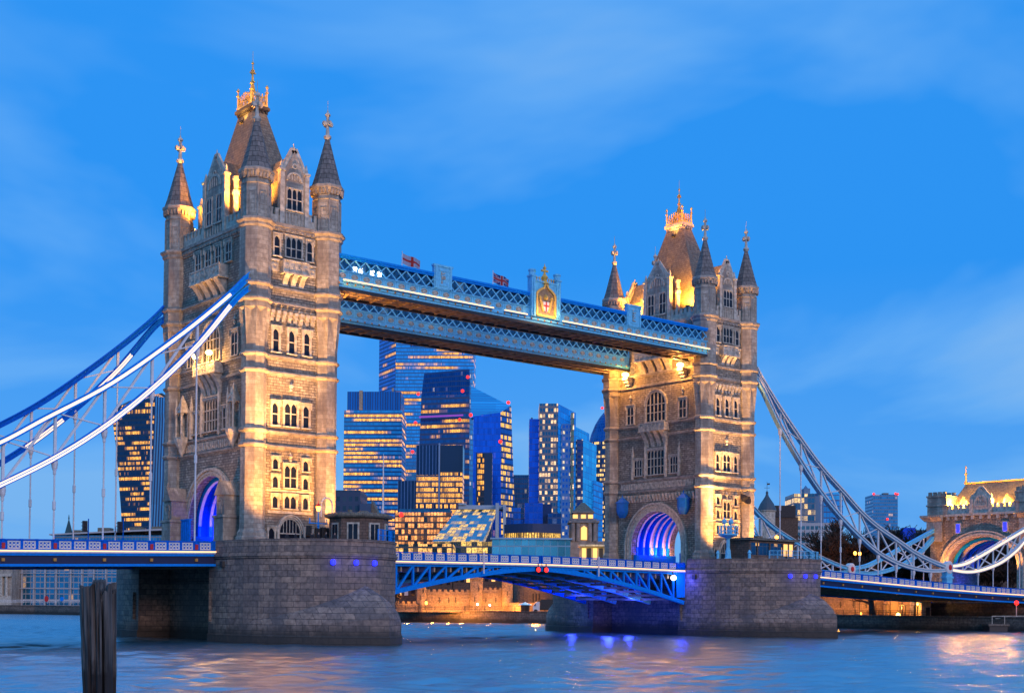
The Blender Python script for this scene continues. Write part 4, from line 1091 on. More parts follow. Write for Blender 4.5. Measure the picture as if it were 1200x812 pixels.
def make_leaf(name, label, sgn):
    "bascule leaf hinged in the pier, from the pier face to mid-span; sgn=+1 leaf of the near pier"
    X = lambda s: 41.15 - sgn * s              # s = distance from mid-span
    loc = Vector((X(30.5), 0, 9.5)); t = thing(name, label, 'bridge deck', loc); OFF = Matrix.Translation(-loc)
    top = lambda s: 11.0 - .27 * (s / 30.5) ** 1.5
    low = lambda s: 9.05 - 3.9 * (s / 27) ** 1.55
    ss = [0.12 + (30.3 - .12) * k / 16 for k in range(17)]
    path = lambda f, y: [(X(s), y, f(s)) for s in ss]
    MB(OFF).strip(path(lambda s: top(s) - 1.3, 0), 22.6, .25).build('roadway', 'asphalt', t)
    for sg in (-1, 1):
        pr = MB(OFF); pr.strip(path(lambda s: top(s) - .05, sg * 11.6), .3, .12); pr.strip(path(lambda s: top(s) - .62, sg * 11.6), .06, .9); pr.strip(path(lambda s: top(s) - 1.1, sg * 11.6), .3, .12)
        for k in range(17):
            s = min(30.3, .2 + k * 1.887); pr.cbox((X(s), sg * 11.6, top(s) - .55), (.16, .34, 1.08))
        pr.build('parapet', 'navy', t)
        zf = lambda x: top(abs(x - 41.15)) + .02
        place_panels(t, [X(.2 + (k + .5) * 1.887) for k in range(15)], zf, sg * 11.64)
        MB(OFF).strip(path(lambda s: top(s) - 1.28, sg * 11.85), .16, .13).build('bright_strip', 'glow_warm', t)
        MB(OFF).strip(path(lambda s: top(s) - 1.46, sg * 11.7), .5, .2).build('ledge', 'white', t)
    for gi, y in enumerate((-11.4, -4.0, 4.0, 11.4)):
        g = MB(OFF); g.strip(path(lambda s: top(s) - 1.75, y), .4, .3); g.strip(path(low, y), .55, .62)
        for k in range(9):
            s0, s1 = 6 + k * 2.75, 6 + (k + 1) * 2.75
            g.beam((X(s0), y, low(s0)), (X(s0), y, top(s0) - 1.7), .3, .26)
            if s1 < 30: g.beam((X(s0), y, top(s0) - 1.75), (X(s1), y, low(s1)), .26, .3)
        g.build('girder', 'blue' if gi in (0, 3) else 'sky_blue', t)
    cb = MB(OFF)
    for k in range(22):
        s = .8 + k * 1.38; cb.box(X(s) - .12, X(s) + .12, -11.2, 11.2, max(low(s) + .1, top(s) - 2.6), top(s) - 1.45)
    for k in range(9):
        s = 6 + k * 2.75; cb.box(X(s) - .15, X(s) + .15, -11.2, 11.2, low(s) - .2, low(s) + .15)
    cb.build('cross_beams', 'soffit', t)
    w = MB(OFF); w.lathe((X(11), -12.25, 0), [(.11, low(11) + .1), (.11, top(11) + .2)], 6); w.build('marker_post', 'white', t)
    wall = MB(OFF)
    wall.box(min(X(28.6), X(30.4)), max(X(28.6), X(30.4)), -11.7, -11.45, low(28) + .3, 9.2); wall.build('end_plate', 'blue', t)
    return t
leaf_s = make_leaf('bascule_leaf', 'blue opening span leaf hinged at the nearer pier', 1)
leaf_n = make_leaf('bascule_leaf', 'blue opening span leaf hinged at the farther pier, with blue-lit underside', -1)
for o in (leaf_s, leaf_n): o['group'] = 'opening leaves of the bridge'
for i, dxx in enumerate((-.75, .75)):
    t = thing('signal_lamp', 'red signal lamp under the meeting point of the leaves, ' + ('nearer the closer tower' if i == 0 else 'nearer the farther tower'), 'signal lamp', (41.15 + dxx, -12.0, 8.95), 0, 'red lamps under mid-span')
    MB().cbox((0, .12, 0), (.75, .2, .75)).box(-.08, .08, .0, .16, .38, .9).build('lamp_case', 'black', t)
    k = MB(Matrix.Rotation(PI / 2, 4, 'X')); k.lathe((0, 0, 0), [(.34, -.02), (.36, .06), (.2, .16)], 12); k.build('lens', 'glow_red', t)

# ================================================================== SUSPENSION CHAINS
UPC = cat([(6.3, 44.1), (9, 41.2), (15.2, 35.6), (23.6, 28.9), (31.4, 24.0), (36, 21.1), (40.8, 18.75), (46.9, 16.5), (52.6, 14.4), (58, 12.95), (62.2, 12.1), (64.3, 11.8)])
LOC_ = cat([(6.3, 42.5), (8.4, 40.6), (13.2, 34.55), (18.7, 28.9), (24.3, 24.0), (29.9, 20.0), (35.8, 16.6), (41.2, 13.95), (46.9, 12.24), (52.6, 11.3), (58, 10.95), (62.2, 11.1), (64.3, 11.5)])
def make_chain(name, label, X, y, zdeck, c_up, c_lo, strip_mat, strips, tmax=64.3, br='white', under=None):
    loc = Vector((X(6.3), y, 43)); t = thing(name, label, 'suspension chain', loc, 0, 'suspension chains of the side spans'); OFF = Matrix.Translation(-loc)
    for pts, nm, cm in ((UPC, 'upper_chord', c_up), (LOC_, 'lower_chord', c_lo)):
        p = [(X(a), y, z) for a, z in pts if a <= tmax]
        k = MB(OFF)
        k.strip(p, .5, .56, 0); k.strip(p, .85, .1, 0, .29); k.strip(p, .85, .1, 0, -.29)
        o = k.build(nm, cm, t)
        for (a0, a1, off, hh, dy) in strips.get(nm, ()):
            q = [(X(a), y + dy, z) for a, z in pts if a0 <= a <= a1]
            MB(OFF).strip(q, .1, hh, 0, off).build('bright_strip', strip_mat, o)  # in white paint these are painted highlights on the chord, not lamps
    b_ = MB(OFF); hr = []
    nodes = [n_ for n_ in NODES if n_ < tmax]
    for i, n_ in enumerate(nodes):
        zu, zl = interp(UPC, n_), interp(LOC_, n_)
        b_.beam((X(n_), y, zl), (X(n_), y, zu), .3, .3)
        if i + 1 < len(nodes):
            n2 = nodes[i + 1]; zu2, zl2 = interp(UPC, n2), interp(LOC_, n2)
            b_.beam((X(n_), y + .04, zu), (X(n2), y + .04, zl2), .26, .26); b_.beam((X(n_), y - .12, zl), (X(n2), y - .12, zu2), .18, .14)
    b_.build('bracing', br, t)
    for n_ in nodes:
        zl = interp(LOC_, n_); zd = zdeck(X(n_)) - .1
        if zl - zd < .9: continue
        k = MB(OFF); k.lathe((X(n_), y, 0), [(.1, zd), (.1, zl - 1.9), (.17, zl - 1.85), (.17, zl - 1.5), (.3, zl - 1.15), (.36, zl - .7), (.3, zl - .2)], 8)
        if zl - zd > 6: k.lathe((X(n_), y, zd + (zl - zd) * .42), [(.1, -.5), (.19, -.45), (.19, .45), (.1, .5)], 8)
        k.build('hanger_rod', br, t)
    return t
zS = lambda x: interp(SD, x); zN = lambda x: interp(ND, x)
both = lambda dy, segs_u, segs_l: {'upper_chord': [(a, b_, 0.0, .32, dy) for a, b_ in segs_u], 'lower_chord': [q for a, b_ in segs_l for q in ((a, b_, .15, .19, dy), (a, b_, -.15, .19, dy))]}
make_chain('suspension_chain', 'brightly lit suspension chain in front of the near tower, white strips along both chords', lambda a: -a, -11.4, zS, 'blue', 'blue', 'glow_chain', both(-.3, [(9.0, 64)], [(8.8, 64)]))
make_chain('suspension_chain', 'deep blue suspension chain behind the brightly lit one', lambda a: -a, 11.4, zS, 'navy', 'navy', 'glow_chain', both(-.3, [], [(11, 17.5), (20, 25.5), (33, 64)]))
make_chain('suspension_chain', 'pale blue suspension chain falling from the farther tower to the round red boss', lambda a: D + a, -11.4, zN, 'pale_blue', 'pale_blue', 'white', {'upper_chord': [(6.5, 64, .27, .24, -.45), (6.5, 64, -.27, .14, -.45)], 'lower_chord': [(6.5, 64, .27, .2, -.45), (38, 64, -.18, .18, -.44)]})
make_chain('suspension_chain', 'blue suspension chain passing behind the farther tower, with white lattice bracing', lambda a: D + a, 11.4, zN, 'sky_blue', 'sky_blue', 'white', {'upper_chord': [(6.5, 64, .3, .1, -.5)], 'lower_chord': []})
LU = cat([(146.6, 11.9), (152, 12.5), (157.7, 14.17), (165.8, 17.0), (175.25, 20.3), (178.5, 21.5)]); LL = cat([(146.6, 11.4), (153, 11.0), (159, 11.6), (165.8, 13.25), (171.5, 15.7), (175.2, 18.0), (178.5, 20.2)])
def make_link(label, y, cm, lit):
    loc = Vector((146.6, y, 11.7)); t = thing('short_chain', label, 'suspension chain', loc, 0, 'short shore-end chains'); OFF = Matrix.Translation(-loc)
    for pts, nm in ((LU, 'upper_chord'), (LL, 'lower_chord')):
        p = [(a, y, z) for a, z in pts]; k = MB(OFF); k.strip(p, .5, .6); k.strip(p, .9, .14, 0, .3); k.strip(p, .9, .14, 0, -.3); o = k.build(nm, cm, t)
        if lit: MB(OFF).strip([(a, y - .3, z) for a, z in pts], .1, .34).build('bright_strip', 'glow_chain', o)
    b_ = MB(OFF); xs = [152, 157.6, 163.2, 168.8, 173.5]
    for i, x in enumerate(xs):
        b_.beam((x, y, interp(LL, x)), (x, y, interp(LU, x)), .24)
        if i + 1 < len(xs): b_.beam((x, y, interp(LU, x)), (xs[i + 1], y, interp(LL, xs[i + 1])), .2); b_.beam((x, y + .1, interp(LL, x)), (xs[i + 1], y + .1, interp(LU, xs[i + 1])), .2)
    b_.build('bracing', 'white', t)
    for x in xs[1:]:
        zl = interp(LL, x); MB(OFF).lathe((x, y, 0), [(.1, zN(x) - .1), (.1, zl - 1.2), (.28, zl - .8), (.28, zl - .1)], 8).build('hanger_rod', 'white', t)
    rb = MB(OFF); rb.box(145.6, 147.6, y - .5, y + .5, 7.3, 11.2); rb.box(145.3, 147.9, y - .62, y + .62, 9.6, 10.0)
    rb.build('anchor_post', 'sky_blue', t)
    rot = Matrix.Translation((146.6, y - .55, 11.75)) @ Matrix.Rotation(PI / 2, 4, 'X')
    rr = MB(OFF @ rot); rr.lathe((0, 0, 0), [(1.05, -1.1), (1.25, -.9), (1.25, 0), (1.1, .1), (.62, .12)], 20); ro_ = rr.build('round_boss', 'white', t)
    rr = MB(OFF @ rot); rr.lathe((0, 0, .1), [(.58, 0), (.5, .12), (.2, .18)], 16, sy=1.0); rr.build('red_badge', 'red', ro_)
make_link('short bright white chain rising from the red boss to the shore tower', -11.4, 'white', True)
make_link('short blue chain behind, rising to the left turret of the shore tower', 11.4, 'sky_blue', False)
# ================================================================== SHORE TOWER (north abutment)
t = thing('shore_tower', 'low stone gate tower on the shore with golden roof, turrets and a wide arch', 'gate tower', (178, 0, 2))
OFF = Matrix.Translation((-178, 0, -2)) @ Matrix.Translation((178, 0, 0))   # build in (depth, across) metres from the river face
A = lambda: MB(Matrix.Translation((0, 0, -2)) @ SOUTH)                       # s = -y across, front plane y=0 is the river face
w = A(); n = 24; ar, sy, zs = 8.3, .78, 12.9; D_ = 13.0
w.box(-12.6, -ar, 0, D_, -8 + 10, zs); w.box(ar, 12.6, 0, D_, 2, zs)
for k in range(n):
    a0, a1 = PI * k / n, PI * (k + 1) / n
    w.plate([(ar * math.cos(a0), zs + ar * sy * math.sin(a0)), (ar * math.cos(a1), zs + ar * sy * math.sin(a1)), (ar * math.cos(a1), 24.0), (ar * math.cos(a0), 24.0)], 0, D_)
w.box(-12.6, -ar, 0, D_, zs, 24.0); w.box(ar, 12.6, 0, D_, zs, 24.0)
w.build('wall', 'rubble', t)
w = A()
for r0, r1, d in ((8.3, 8.75, .15), (8.76, 9.2, .35), (9.21, 9.6, .2), (9.61, 10.0, .45)):
    w.arch_ring(0, zs, r0 + .003, r1, -d, -.002, n=28, sy=sy)
    for sg in (-1, 1): w.box(min(sg * (r0 + .003), sg * r1), max(sg * (r0 + .003), sg * r1), -d, -.002, 6, zs)
w.build('arch_moulding', 'trim', t)
w = A(); w.box(-12.6, 12.6, -.5, D_ + .5, 24.003, 24.5)
for k in range(9): w.box(-8 + 2 * k - .3, -8 + 2 * k + .3, -.4, -.003, 23.2, 24.0)
w.build('string_course', 'trim', t)
for s0, s1 in ((-8.2, -2.7), (2.7, 8.2)):
    w = A(); w.box(s0, s1, -.3, .3, 24.503, 25.6); q = 4; ww = (s1 - s0) / q
    for k in range(q): w.box(s0 + ww * (k + .2), s0 + ww * (k + .8), -.3, .3, 25.603, 26.5)
    w.build('parapet', 'trim', t)
for sg in (-1, 1):
    for y0 in (-.6, D_ - 3.6):
        w = A(); w.box(min(sg * 8.2, sg * 13), max(sg * 8.2, sg * 13), y0, y0 + 4.2, 24.503, 28.4); w.box(min(sg * 8.0, sg * 13.2), max(sg * 8.0, sg * 13.2), y0 - .25, y0 + 4.45, 26.4, 26.75)
        w.box(min(sg * 8.05, sg * 13.15), max(sg * 8.05, sg * 13.15), y0 - .2, y0 + 4.4, 28.403, 28.8)
        for k in range(4):
            for j in (0, 3):
                x = sg * (8.2 + .6 + k * 1.2); w.box(x - .38, x + .38, y0 + j * 1.2 + .05, y0 + j * 1.2 + .55, 28.803, 29.6)
        if y0 < 0:
            w.box(min(sg * 9.2, sg * 13), max(sg * 9.2, sg * 13), -.9, -.603, 18.5, 24.0)
            w.loft([[(sg * 9.0, -1.0, 23.0), (sg * 13.4, -1.0, 23.0), (sg * 13.4, -.61, 23.0), (sg * 9.0, -.61, 23.0)], [(sg * 9.0, -1.8, 24.0), (sg * 14.2, -1.8, 24.0), (sg * 14.2, -.61, 24.0), (sg * 9.0, -.61, 24.0)], [(sg * 9.0, -1.8, 24.4), (sg * 14.2, -1.8, 24.4), (sg * 14.2, -.61, 24.4), (sg * 9.0, -.61, 24.4)]])
        w.build('corner_turret', 'ashlar', t)
w = A(); w.loft([[(-9.6, .9, 24.5), (9.6, .9, 24.5), (9.6, D_ - .9, 24.5), (-9.6, D_ - .9, 24.5)], [(-7.6, D_ / 2 - .15, 31.6), (7.6, D_ / 2 - .15, 31.6), (7.6, D_ / 2 + .15, 31.6), (-7.6, D_ / 2 + .15, 31.6)]])
ro = w.build('roof', 'slate', t)
w = A(); w.beam((-7.7, D_ / 2, 31.75), (7.7, D_ / 2, 31.75), .5, .35)
for sg in (-1, 1): w.lathe((sg * 7.7, D_ / 2, 31.5), [(.4, 0), (.4, .6), (.2, .8), (.18, 2.2), (.4, 2.4), (.12, 2.7), (.08, 3.6), (.2, 3.8), (.02, 4.4)], 6)
w.build('ridge', 'gold', ro)
w = A(); hw = 2.3
w.plate([(-hw, 24.5), (hw, 24.5), (hw, 27.0), (0, 29.8), (-hw, 27.0)], -.35, .4); w.box(-hw - .3, -hw + .4, -.6, .5, 24.5, 27.6); w.box(hw - .4, hw + .3, -.6, .5, 24.5, 27.6)
for sg in (-1, 1): w.beam((sg * hw * 1.05, 0, 27.1), (0, 0, 30.0), .4, 1.0); w.lathe((sg * hw, 0, 27.6), [(.35, 0), (.25, .5), (.03, 1.1)], 4)
w.arch_ring(0, 26.2, 1.3, 1.6, -.5, -.352, n=16, sy=1.4); w.box(-1.6, 1.6, -.48, -.352, 25.9, 26.2)
for k in range(5): w.box(-1.0 + .5 * k - .06, -1.0 + .5 * k + .06, -.46, -.353, 26.2, 27.9)
w.arch_ring(0, 27.0, .5, .62, -.46, -.354, 0, 2 * PI, 12)
w.build('gable', 'trim', t)
for sg in (-1, 1):
    w = A(); c = sg * 5.2
    w.loft([[(c - .9, 1.4, 25.5), (c + .9, 1.4, 25.5), (c + .9, 1.4, 27.2), (c, 1.2, 28.6), (c - .9, 1.4, 27.2)], [(c - .9, 5, 25.5), (c + .9, 5, 25.5), (c + .9, 5, 27.2), (c, 5, 28.6), (c - .9, 5, 27.2)]])
    w.build('dormer', 'slate', ro)
    w = A(); w.box(sg * 5.6 - .75, sg * 5.6 + .75, -.16, -.003, 20.1, 22.5); wo = w.build('window', 'trim', t)
    w = A(); w.box(sg * 5.6 - .4, sg * 5.6 + .4, -.2, -.163, 20.4, 22.2); w.build('pane', 'glow_blue', wo)
    l = A(); l.lathe((sg * 3.9, 1.1, 25.0), [(.2, 0), (.4, .25), (.38, .6), (.15, .75)], 8); l.build('roof_light', 'glow_amber', t)
for k in range(5):
    yy = 2 + 2.3 * k; w = A(); w.arch_ring(0, 12.9, 7.4, 8.2, yy, yy + .35, n=24, sy=.78); w.build('vault_rib', 'white' if k % 2 else 'blue', t)
w = MB(Matrix.Translation((0, 0, -2)) @ SOUTH); w.box(-14, 14, -.8, 14, -8, 4.5); w.box(-14.3, 14.3, -1.1, 14, 4.503, 4.9); w.box(-13, 13, 1.5, 14, 4.9, 6.4)
w.build('plinth', 'granite', t)
# amber light on the roof slope and arch, and blue light in the vault
for s in (-3.9, 3.9, 7.0, -7.0): lamp('roof_flood', 'POINT', (.5, -s, 24.9), 4600, (1, .42, .06), t, .25)
for s in (-7.4, 7.4): lamp('arch_flood', 'SPOT', (-3.5, -s, 7.5), 9000, (1, .35, .06), t, .3, aim=(0, -s * .9, 20), angle=80)
for s in (-5, 5): lamp('vault_flood', 'POINT', (5, s, 8), 700, (.04, .06, 1), t, .4)

# ================================================================== THINGS ON THE PIERS
def person_mesh():
    me = bpy.data.meshes.new('person'); vs = [(0, 0, .92), (0, .0, 1.2), (0, .02, 1.42), (0, .03, 1.52), (0, .04, 1.66), (0, .04, 1.76), (.1, 0, .86), (.11, .02, .48), (.11, 0, .06), (.11, .14, .03), (-.1, 0, .86), (-.11, .02, .48), (-.11, 0, .06), (-.11, .14, .03), (.2, 0, 1.4), (.27, .06, 1.12), (.2, .26, 1.02), (-.2, 0, 1.4), (-.27, .06, 1.12), (-.2, .26, 1.02)]
    es = [(0, 1), (1, 2), (2, 3), (3, 4), (4, 5), (0, 6), (6, 7), (7, 8), (8, 9), (0, 10), (10, 11), (11, 12), (12, 13), (2, 14), (14, 15), (15, 16), (2, 17), (17, 18), (18, 19)]
    rd = [.16, .15, .17, .06, .1, .08, .1, .07, .05, .04, .1, .07, .05, .04, .075, .055, .04, .075, .055, .04]
    me.from_pydata(vs, es, []); o = bpy.data.objects.new('person', me); COL.objects.link(o)
    md = o.modifiers.new('skin', 'SKIN'); o.modifiers.new('sub', 'SUBSURF').levels = 1
    for i, r in enumerate(rd): me.skin_vertices[0].data[i].radius = (r, r)
    me.skin_vertices[0].data[0].use_root = True
    dg = bpy.context.evaluated_depsgraph_get(); m2 = bpy.data.meshes.new_from_object(o.evaluated_get(dg)); bpy.data.objects.remove(o)
    m2.name = 'person'; m2.materials.append(M['dark_coat']); m2.materials.append(M['skin']); m2.materials.append(M['hair'])
    for p in m2.polygons:
        z = p.center.z; p.material_index = 2 if z > 1.69 or (z > 1.58 and p.center.y < .03) else 1 if z > 1.5 else 0
        p.use_smooth = True
    return m2
M['dark_coat'] = plain('dark_coat_cloth', (.02, .022, .03), .9); M['skin'] = plain('skin', (.45, .28, .2), .6); M['hair'] = plain('dark_hair', (.03, .02, .015), .8)
PM = person_mesh()
who = ['person in a dark coat leaning at the near pier parapet, first from the chain end', 'second person from the chain end leaning on the near pier parapet', 'third person from the chain end leaning on the near pier parapet',
       'fourth person in dark coat on the near pier, close to the traffic signals', 'fifth person in dark coat on the near pier, under the traffic signals', 'sixth person on the near pier, beside the signal post', 'last person on the near pier, closest to the stone cabin']
for i, x in enumerate((-7.2, -6.55, -6.0, -5.2, -4.6, -3.9, -3.0)):
    o = bpy.data.objects.new('person', PM); COL.objects.link(o)
    y = -12 - 16 * math.sqrt(1 - (x / 10.65) ** 2) + 1.25
    o.location = (x, y, 10.35); o.scale = (1, 1, .97 + .02 * (i % 3)); o.rotation_euler = (0, 0, PI + .5 + (i % 3 - 1) * .4); tag(o, who[i], 'person', 'people at the pier parapet')

def railing(name, label, pts, h, mat, cat='railing', z=10.35, posts=1.2, bars=3):
    t = thing(name, label, cat, (pts[0][0], pts[0][1], z)); k = MB(Matrix.Translation((-pts[0][0], -pts[0][1], -z)))
    for (x0, y0), (x1, y1) in zip(pts, pts[1:]):
        L = math.hypot(x1 - x0, y1 - y0); n_ = max(1, round(L / posts))
        for q in range(n_ + 1):
            u = q / n_; k.beam((x0 + (x1 - x0) * u, y0 + (y1 - y0) * u, z), (x0 + (x1 - x0) * u, y0 + (y1 - y0) * u, z + h), .1)
        for b_ in range(bars):
            zz = z + h * (b_ + 1) / bars; k.beam((x0, y0, zz), (x1, y1, zz), .08)
        n2 = max(1, round(L / .22))
        for q in range(n2): u = q / n2; k.beam((x0 + (x1 - x0) * u, y0 + (y1 - y0) * u, z + .15), (x0 + (x1 - x0) * u, y0 + (y1 - y0) * u, z + h), .03)
    k.build('rail', mat, t); return t
def nose(x, inset): return (x, -12 - (16 - inset) * math.sqrt(max(0, 1 - (x / (10.65 - inset)) ** 2)))
railing('railing', 'bright blue railing on the near pier in front of the stone cabin', [nose(x, .3) for x in (2.2, 4.2, 6.2, 7.8, 9.0, 9.8)], 2.0, 'blue', z=10.6)
railing('railing', 'light blue railing along the far pier top before the control cabin', [(D + nose(x, .3)[0], nose(x, .3)[1]) for x in (-6.0, -4, -2, 0, 2, 4, 6, 7.8, 9)], 1.9, 'sky_blue', z=10.6)

M['cabin'] = brick_mat('cabin_stone', (.20, .13, .095), (.14, .095, .07), (.07, .05, .04), .8, .35, .03, tone=.3)
t = thing('control_cabin', 'small brown stone cabin with flat roof on the near pier', 'cabin', (4.6, -19.6, 10.35))
k = MB(); k.lathe((0, 0, 0), [(3.7, 0), (3.7, 3.9)], 8, sx=1.0, sy=.95); k.build('wall', 'cabin', t)
k = MB(); k.lathe((0, 0, 3.9), [(4.1, 0), (4.3, .15), (4.3, .45), (3.9, .6)], 8, sx=1, sy=.95); k.lathe((-1, .5, 4.5), [(.3, 0), (.3, .5)], 8); k.lathe((1.2, .8, 4.5), [(.8, 0), (.8, .3), (.5, .5)], 8); ro = k.build('roof', 'slate', t)
for i in range(8):
    a = -PI / 8 * 0 + PI / 4 * i; T_ = Matrix.Rotation(a + PI / 2, 4, 'Z'); rr = 3.7 * math.cos(PI / 8) * .955
    k = MB(T_); y = -rr - .06; k.box(-.75, .75, y - .12, y + .3, 1.0, 3.3); o = k.build('window', 'trim', t)
    k = MB(T_); k.box(-.55, -.06, y - .16, y - .122, 1.2, 3.1); k.box(.06, .55, y - .16, y - .122, 1.2, 3.1); k.build('pane', 'glass', o)
t = thing('signal_mast', 'tall thin white mast with blue crossarm on the near pier', 'mast', (8.2, -19.5, 10.35))
k = MB(); k.lathe((0, 0, 0), [(.16, 0), (.13, 6), (.06, 11.5), (.02, 12.2)], 8); k.build('pole', 'white', t); k = MB(); k.beam((-1.6, 0, 4.6), (1.6, 0, 4.6), .14); k.beam((0, 0, 0), (0, 0, 4.8), .36); k.build('crossarm', 'blue', t)
k = MB()
k.tube([(-6.6, 3.8, 4.2)] + [(-6.6 + 1.6 * (1 - math.cos(PI * q / 8)) / 2 * 1.0, 3.8, 4.2 + 2.4 * (.6 + .4 * math.sin(PI * q / 8))) for q in range(9)] + [(-5.0, 3.8, 4.2)], .09, 6)
o = k.build('pipe_loop', 'white', t)
# lamp standard with traffic signals
t = thing('lamp_standard', 'blue lamp standard with glowing head and black traffic signals by the golden tower wall', 'street lamp', (.4, -17.0, 10.35))
k = MB(); k.lathe((0, 0, 0), [(.24, 0), (.24, .7), (.14, .9), (.11, 2.9), (.2, 3.0), (.08, 3.15), (.06, 4.7), (.2, 4.75)], 8); k.beam((-1.3, 0, 3.3), (1.3, 0, 3.3), .13); k.beam((-1.2, 0, 3.3), (-1.2, 0, 3.9), .1); k.beam((1.2, 0, 3.3), (1.2, 0, 3.9), .1); k.build('post', 'blue', t)
k = MB(); k.lathe((0, 0, 4.76), [(.14, 0), (.32, .55), (.28, .6)], 6); k.build('lamp', 'glow_orange', t); k = MB(); k.lathe((0, 0, 5.37), [(.36, 0), (.2, .25), (.05, .35), (.03, .7)], 6); k.build('lamp_cap', 'red', t)
for x, z in ((-1.5, 1.7), (-.3, 1.4), (.5, 1.55), (1.15, 1.5)):
    k = MB(); k.box(x - .3, x + .3, -.5, -.15, z, z + 1.25)
    for q in range(3): k.lathe((x, -.5, z + .2 + q * .42), [(.15, -.1), (.15, .1)], 8)
    k.beam((x, -.2, z + .9), (0, 0, z + 1.0), .08); k.build('traffic_signal', 'black', t)
lamp('lamp_light', 'POINT', (0, -.4, 5.0), 40, (1, .45, .12), t, .2)
for x, lb in ((-17.6, 'black traffic light on a thin post behind the side span parapet, left of the other'), (-12.9, 'black traffic light on the side span closest to the near tower gate')):
    t = thing('traffic_light', lb, 'traffic light', (x, 9.6, interp(SD, x) - 1.1)); k = MB(); k.lathe((0, 0, 0), [(.09, 0), (.07, 4.6)], 8); k.build('post', 'navy', t)
    k = MB(); k.box(-.75, -.2, -.2, .2, 2.9, 4.3)
    for q in range(3): k.lathe((-.48, -.2, 3.15 + q * .42), [(.17, -.12), (.17, .12)], 8); k.box(-.95, -.7, -.22, .1, 3.2 + q * .42, 3.26 + q * .42)
    k.build('signal_head', 'black', t)
# far pier
t = thing('control_cabin', 'long low glazed cabin with lit right end on the far pier', 'cabin', (D - .6, -19.4, 10.35), 0)
k = MB(); k.box(-6, 5, -2, 2, 0, 1.6); k.box(-6, 5, -2, 2, 3.5, 3.9)
for x in (-6, -4.2, -1.2, 2.0, 3.4, 4.7): k.box(x, x + .3, -2, 2, 1.6, 3.5)
k.build('wall', 'cabin', t); k = MB(); k.box(-6.5, 5.5, -2.6, 2.5, 3.9, 4.25); k.box(-2, -1, -.5, .5, 4.25, 4.7); k.build('roof', 'slate', t)
k = MB(); k.box(-5.7, 2.0, -1.9, 1.9, 1.6, 3.5); k.build('glazing', facade('cabin_glazing', (.02, .06, .14), 1.5, 1.9, .35, (1, .5, .14), .8, fx=.07, fy=.05, band=.1, seed=4), t)
k = MB(); k.box(2.3, 3.4, -1.92, 1.92, 1.6, 3.5); k.box(3.7, 4.7, -1.92, 1.92, 1.6, 3.5); k.build('lit_window', 'lit_win', t)
k = MB(); k.lathe((1.2, -1.5, 4.25), [(.1, 0), (.3, .2), (.3, .45), (.1, .6)], 8); k.build('roof_lamp', 'glow_orange', t)
t = thing('ornate_standard', 'ornate blue iron standard with a railed platform on the far pier', 'lamp standard', (D - 8.4, -18.6, 10.35))
k = MB(); k.lathe((0, 0, 0), [(.75, 0), (.75, .9), (.5, 1.1), (.42, 2.2), (.3, 2.5), (.28, 4.0), (.5, 4.2), (1.6, 4.6), (1.6, 4.8)], 8); k.build('column', 'sky_blue', t)
k = MB()
for i in range(8):
    a = PI / 4 * i; k.beam((1.5 * math.cos(a), 1.5 * math.sin(a), 4.8), (1.5 * math.cos(a), 1.5 * math.sin(a), 6.0), .1)
    a2 = a + PI / 4
    for z in (5.3, 6.0): k.beam((1.5 * math.cos(a), 1.5 * math.sin(a), z), (1.5 * math.cos(a2), 1.5 * math.sin(a2), z), .1)
k.build('platform_rail', 'sky_blue', t)
for x, y in ((-.9, 0), (0, -.6), (.9, .3)):
    k = MB(); k.lathe((x, y, 4.8), [(.16, 0), (.1, .3), (.1, 1.5), (.36, 1.7), (.4, 2.1), (.12, 2.3), (.04, 2.6)], 8); k.build('lantern', 'sky_blue', t)
for x, lb in ((-7.2, 'small blue iron bollard on the far pier, nearer the ornate standard'), (-9.1, 'small pointed blue iron bollard on the far pier by the tower corner')):
    px_, py_ = nose(x, .9); t = tag(MB().lathe((0, 0, 0), [(.45, 0), (.45, .5), (.25, .8), (.22, 1.7), (.34, 1.8), (.1, 2.3)], 8).build('bollard', 'sky_blue'), lb, 'bollard', 'bollards on the far pier'); t.location = (D + px_, py_ + .3, 10.35)

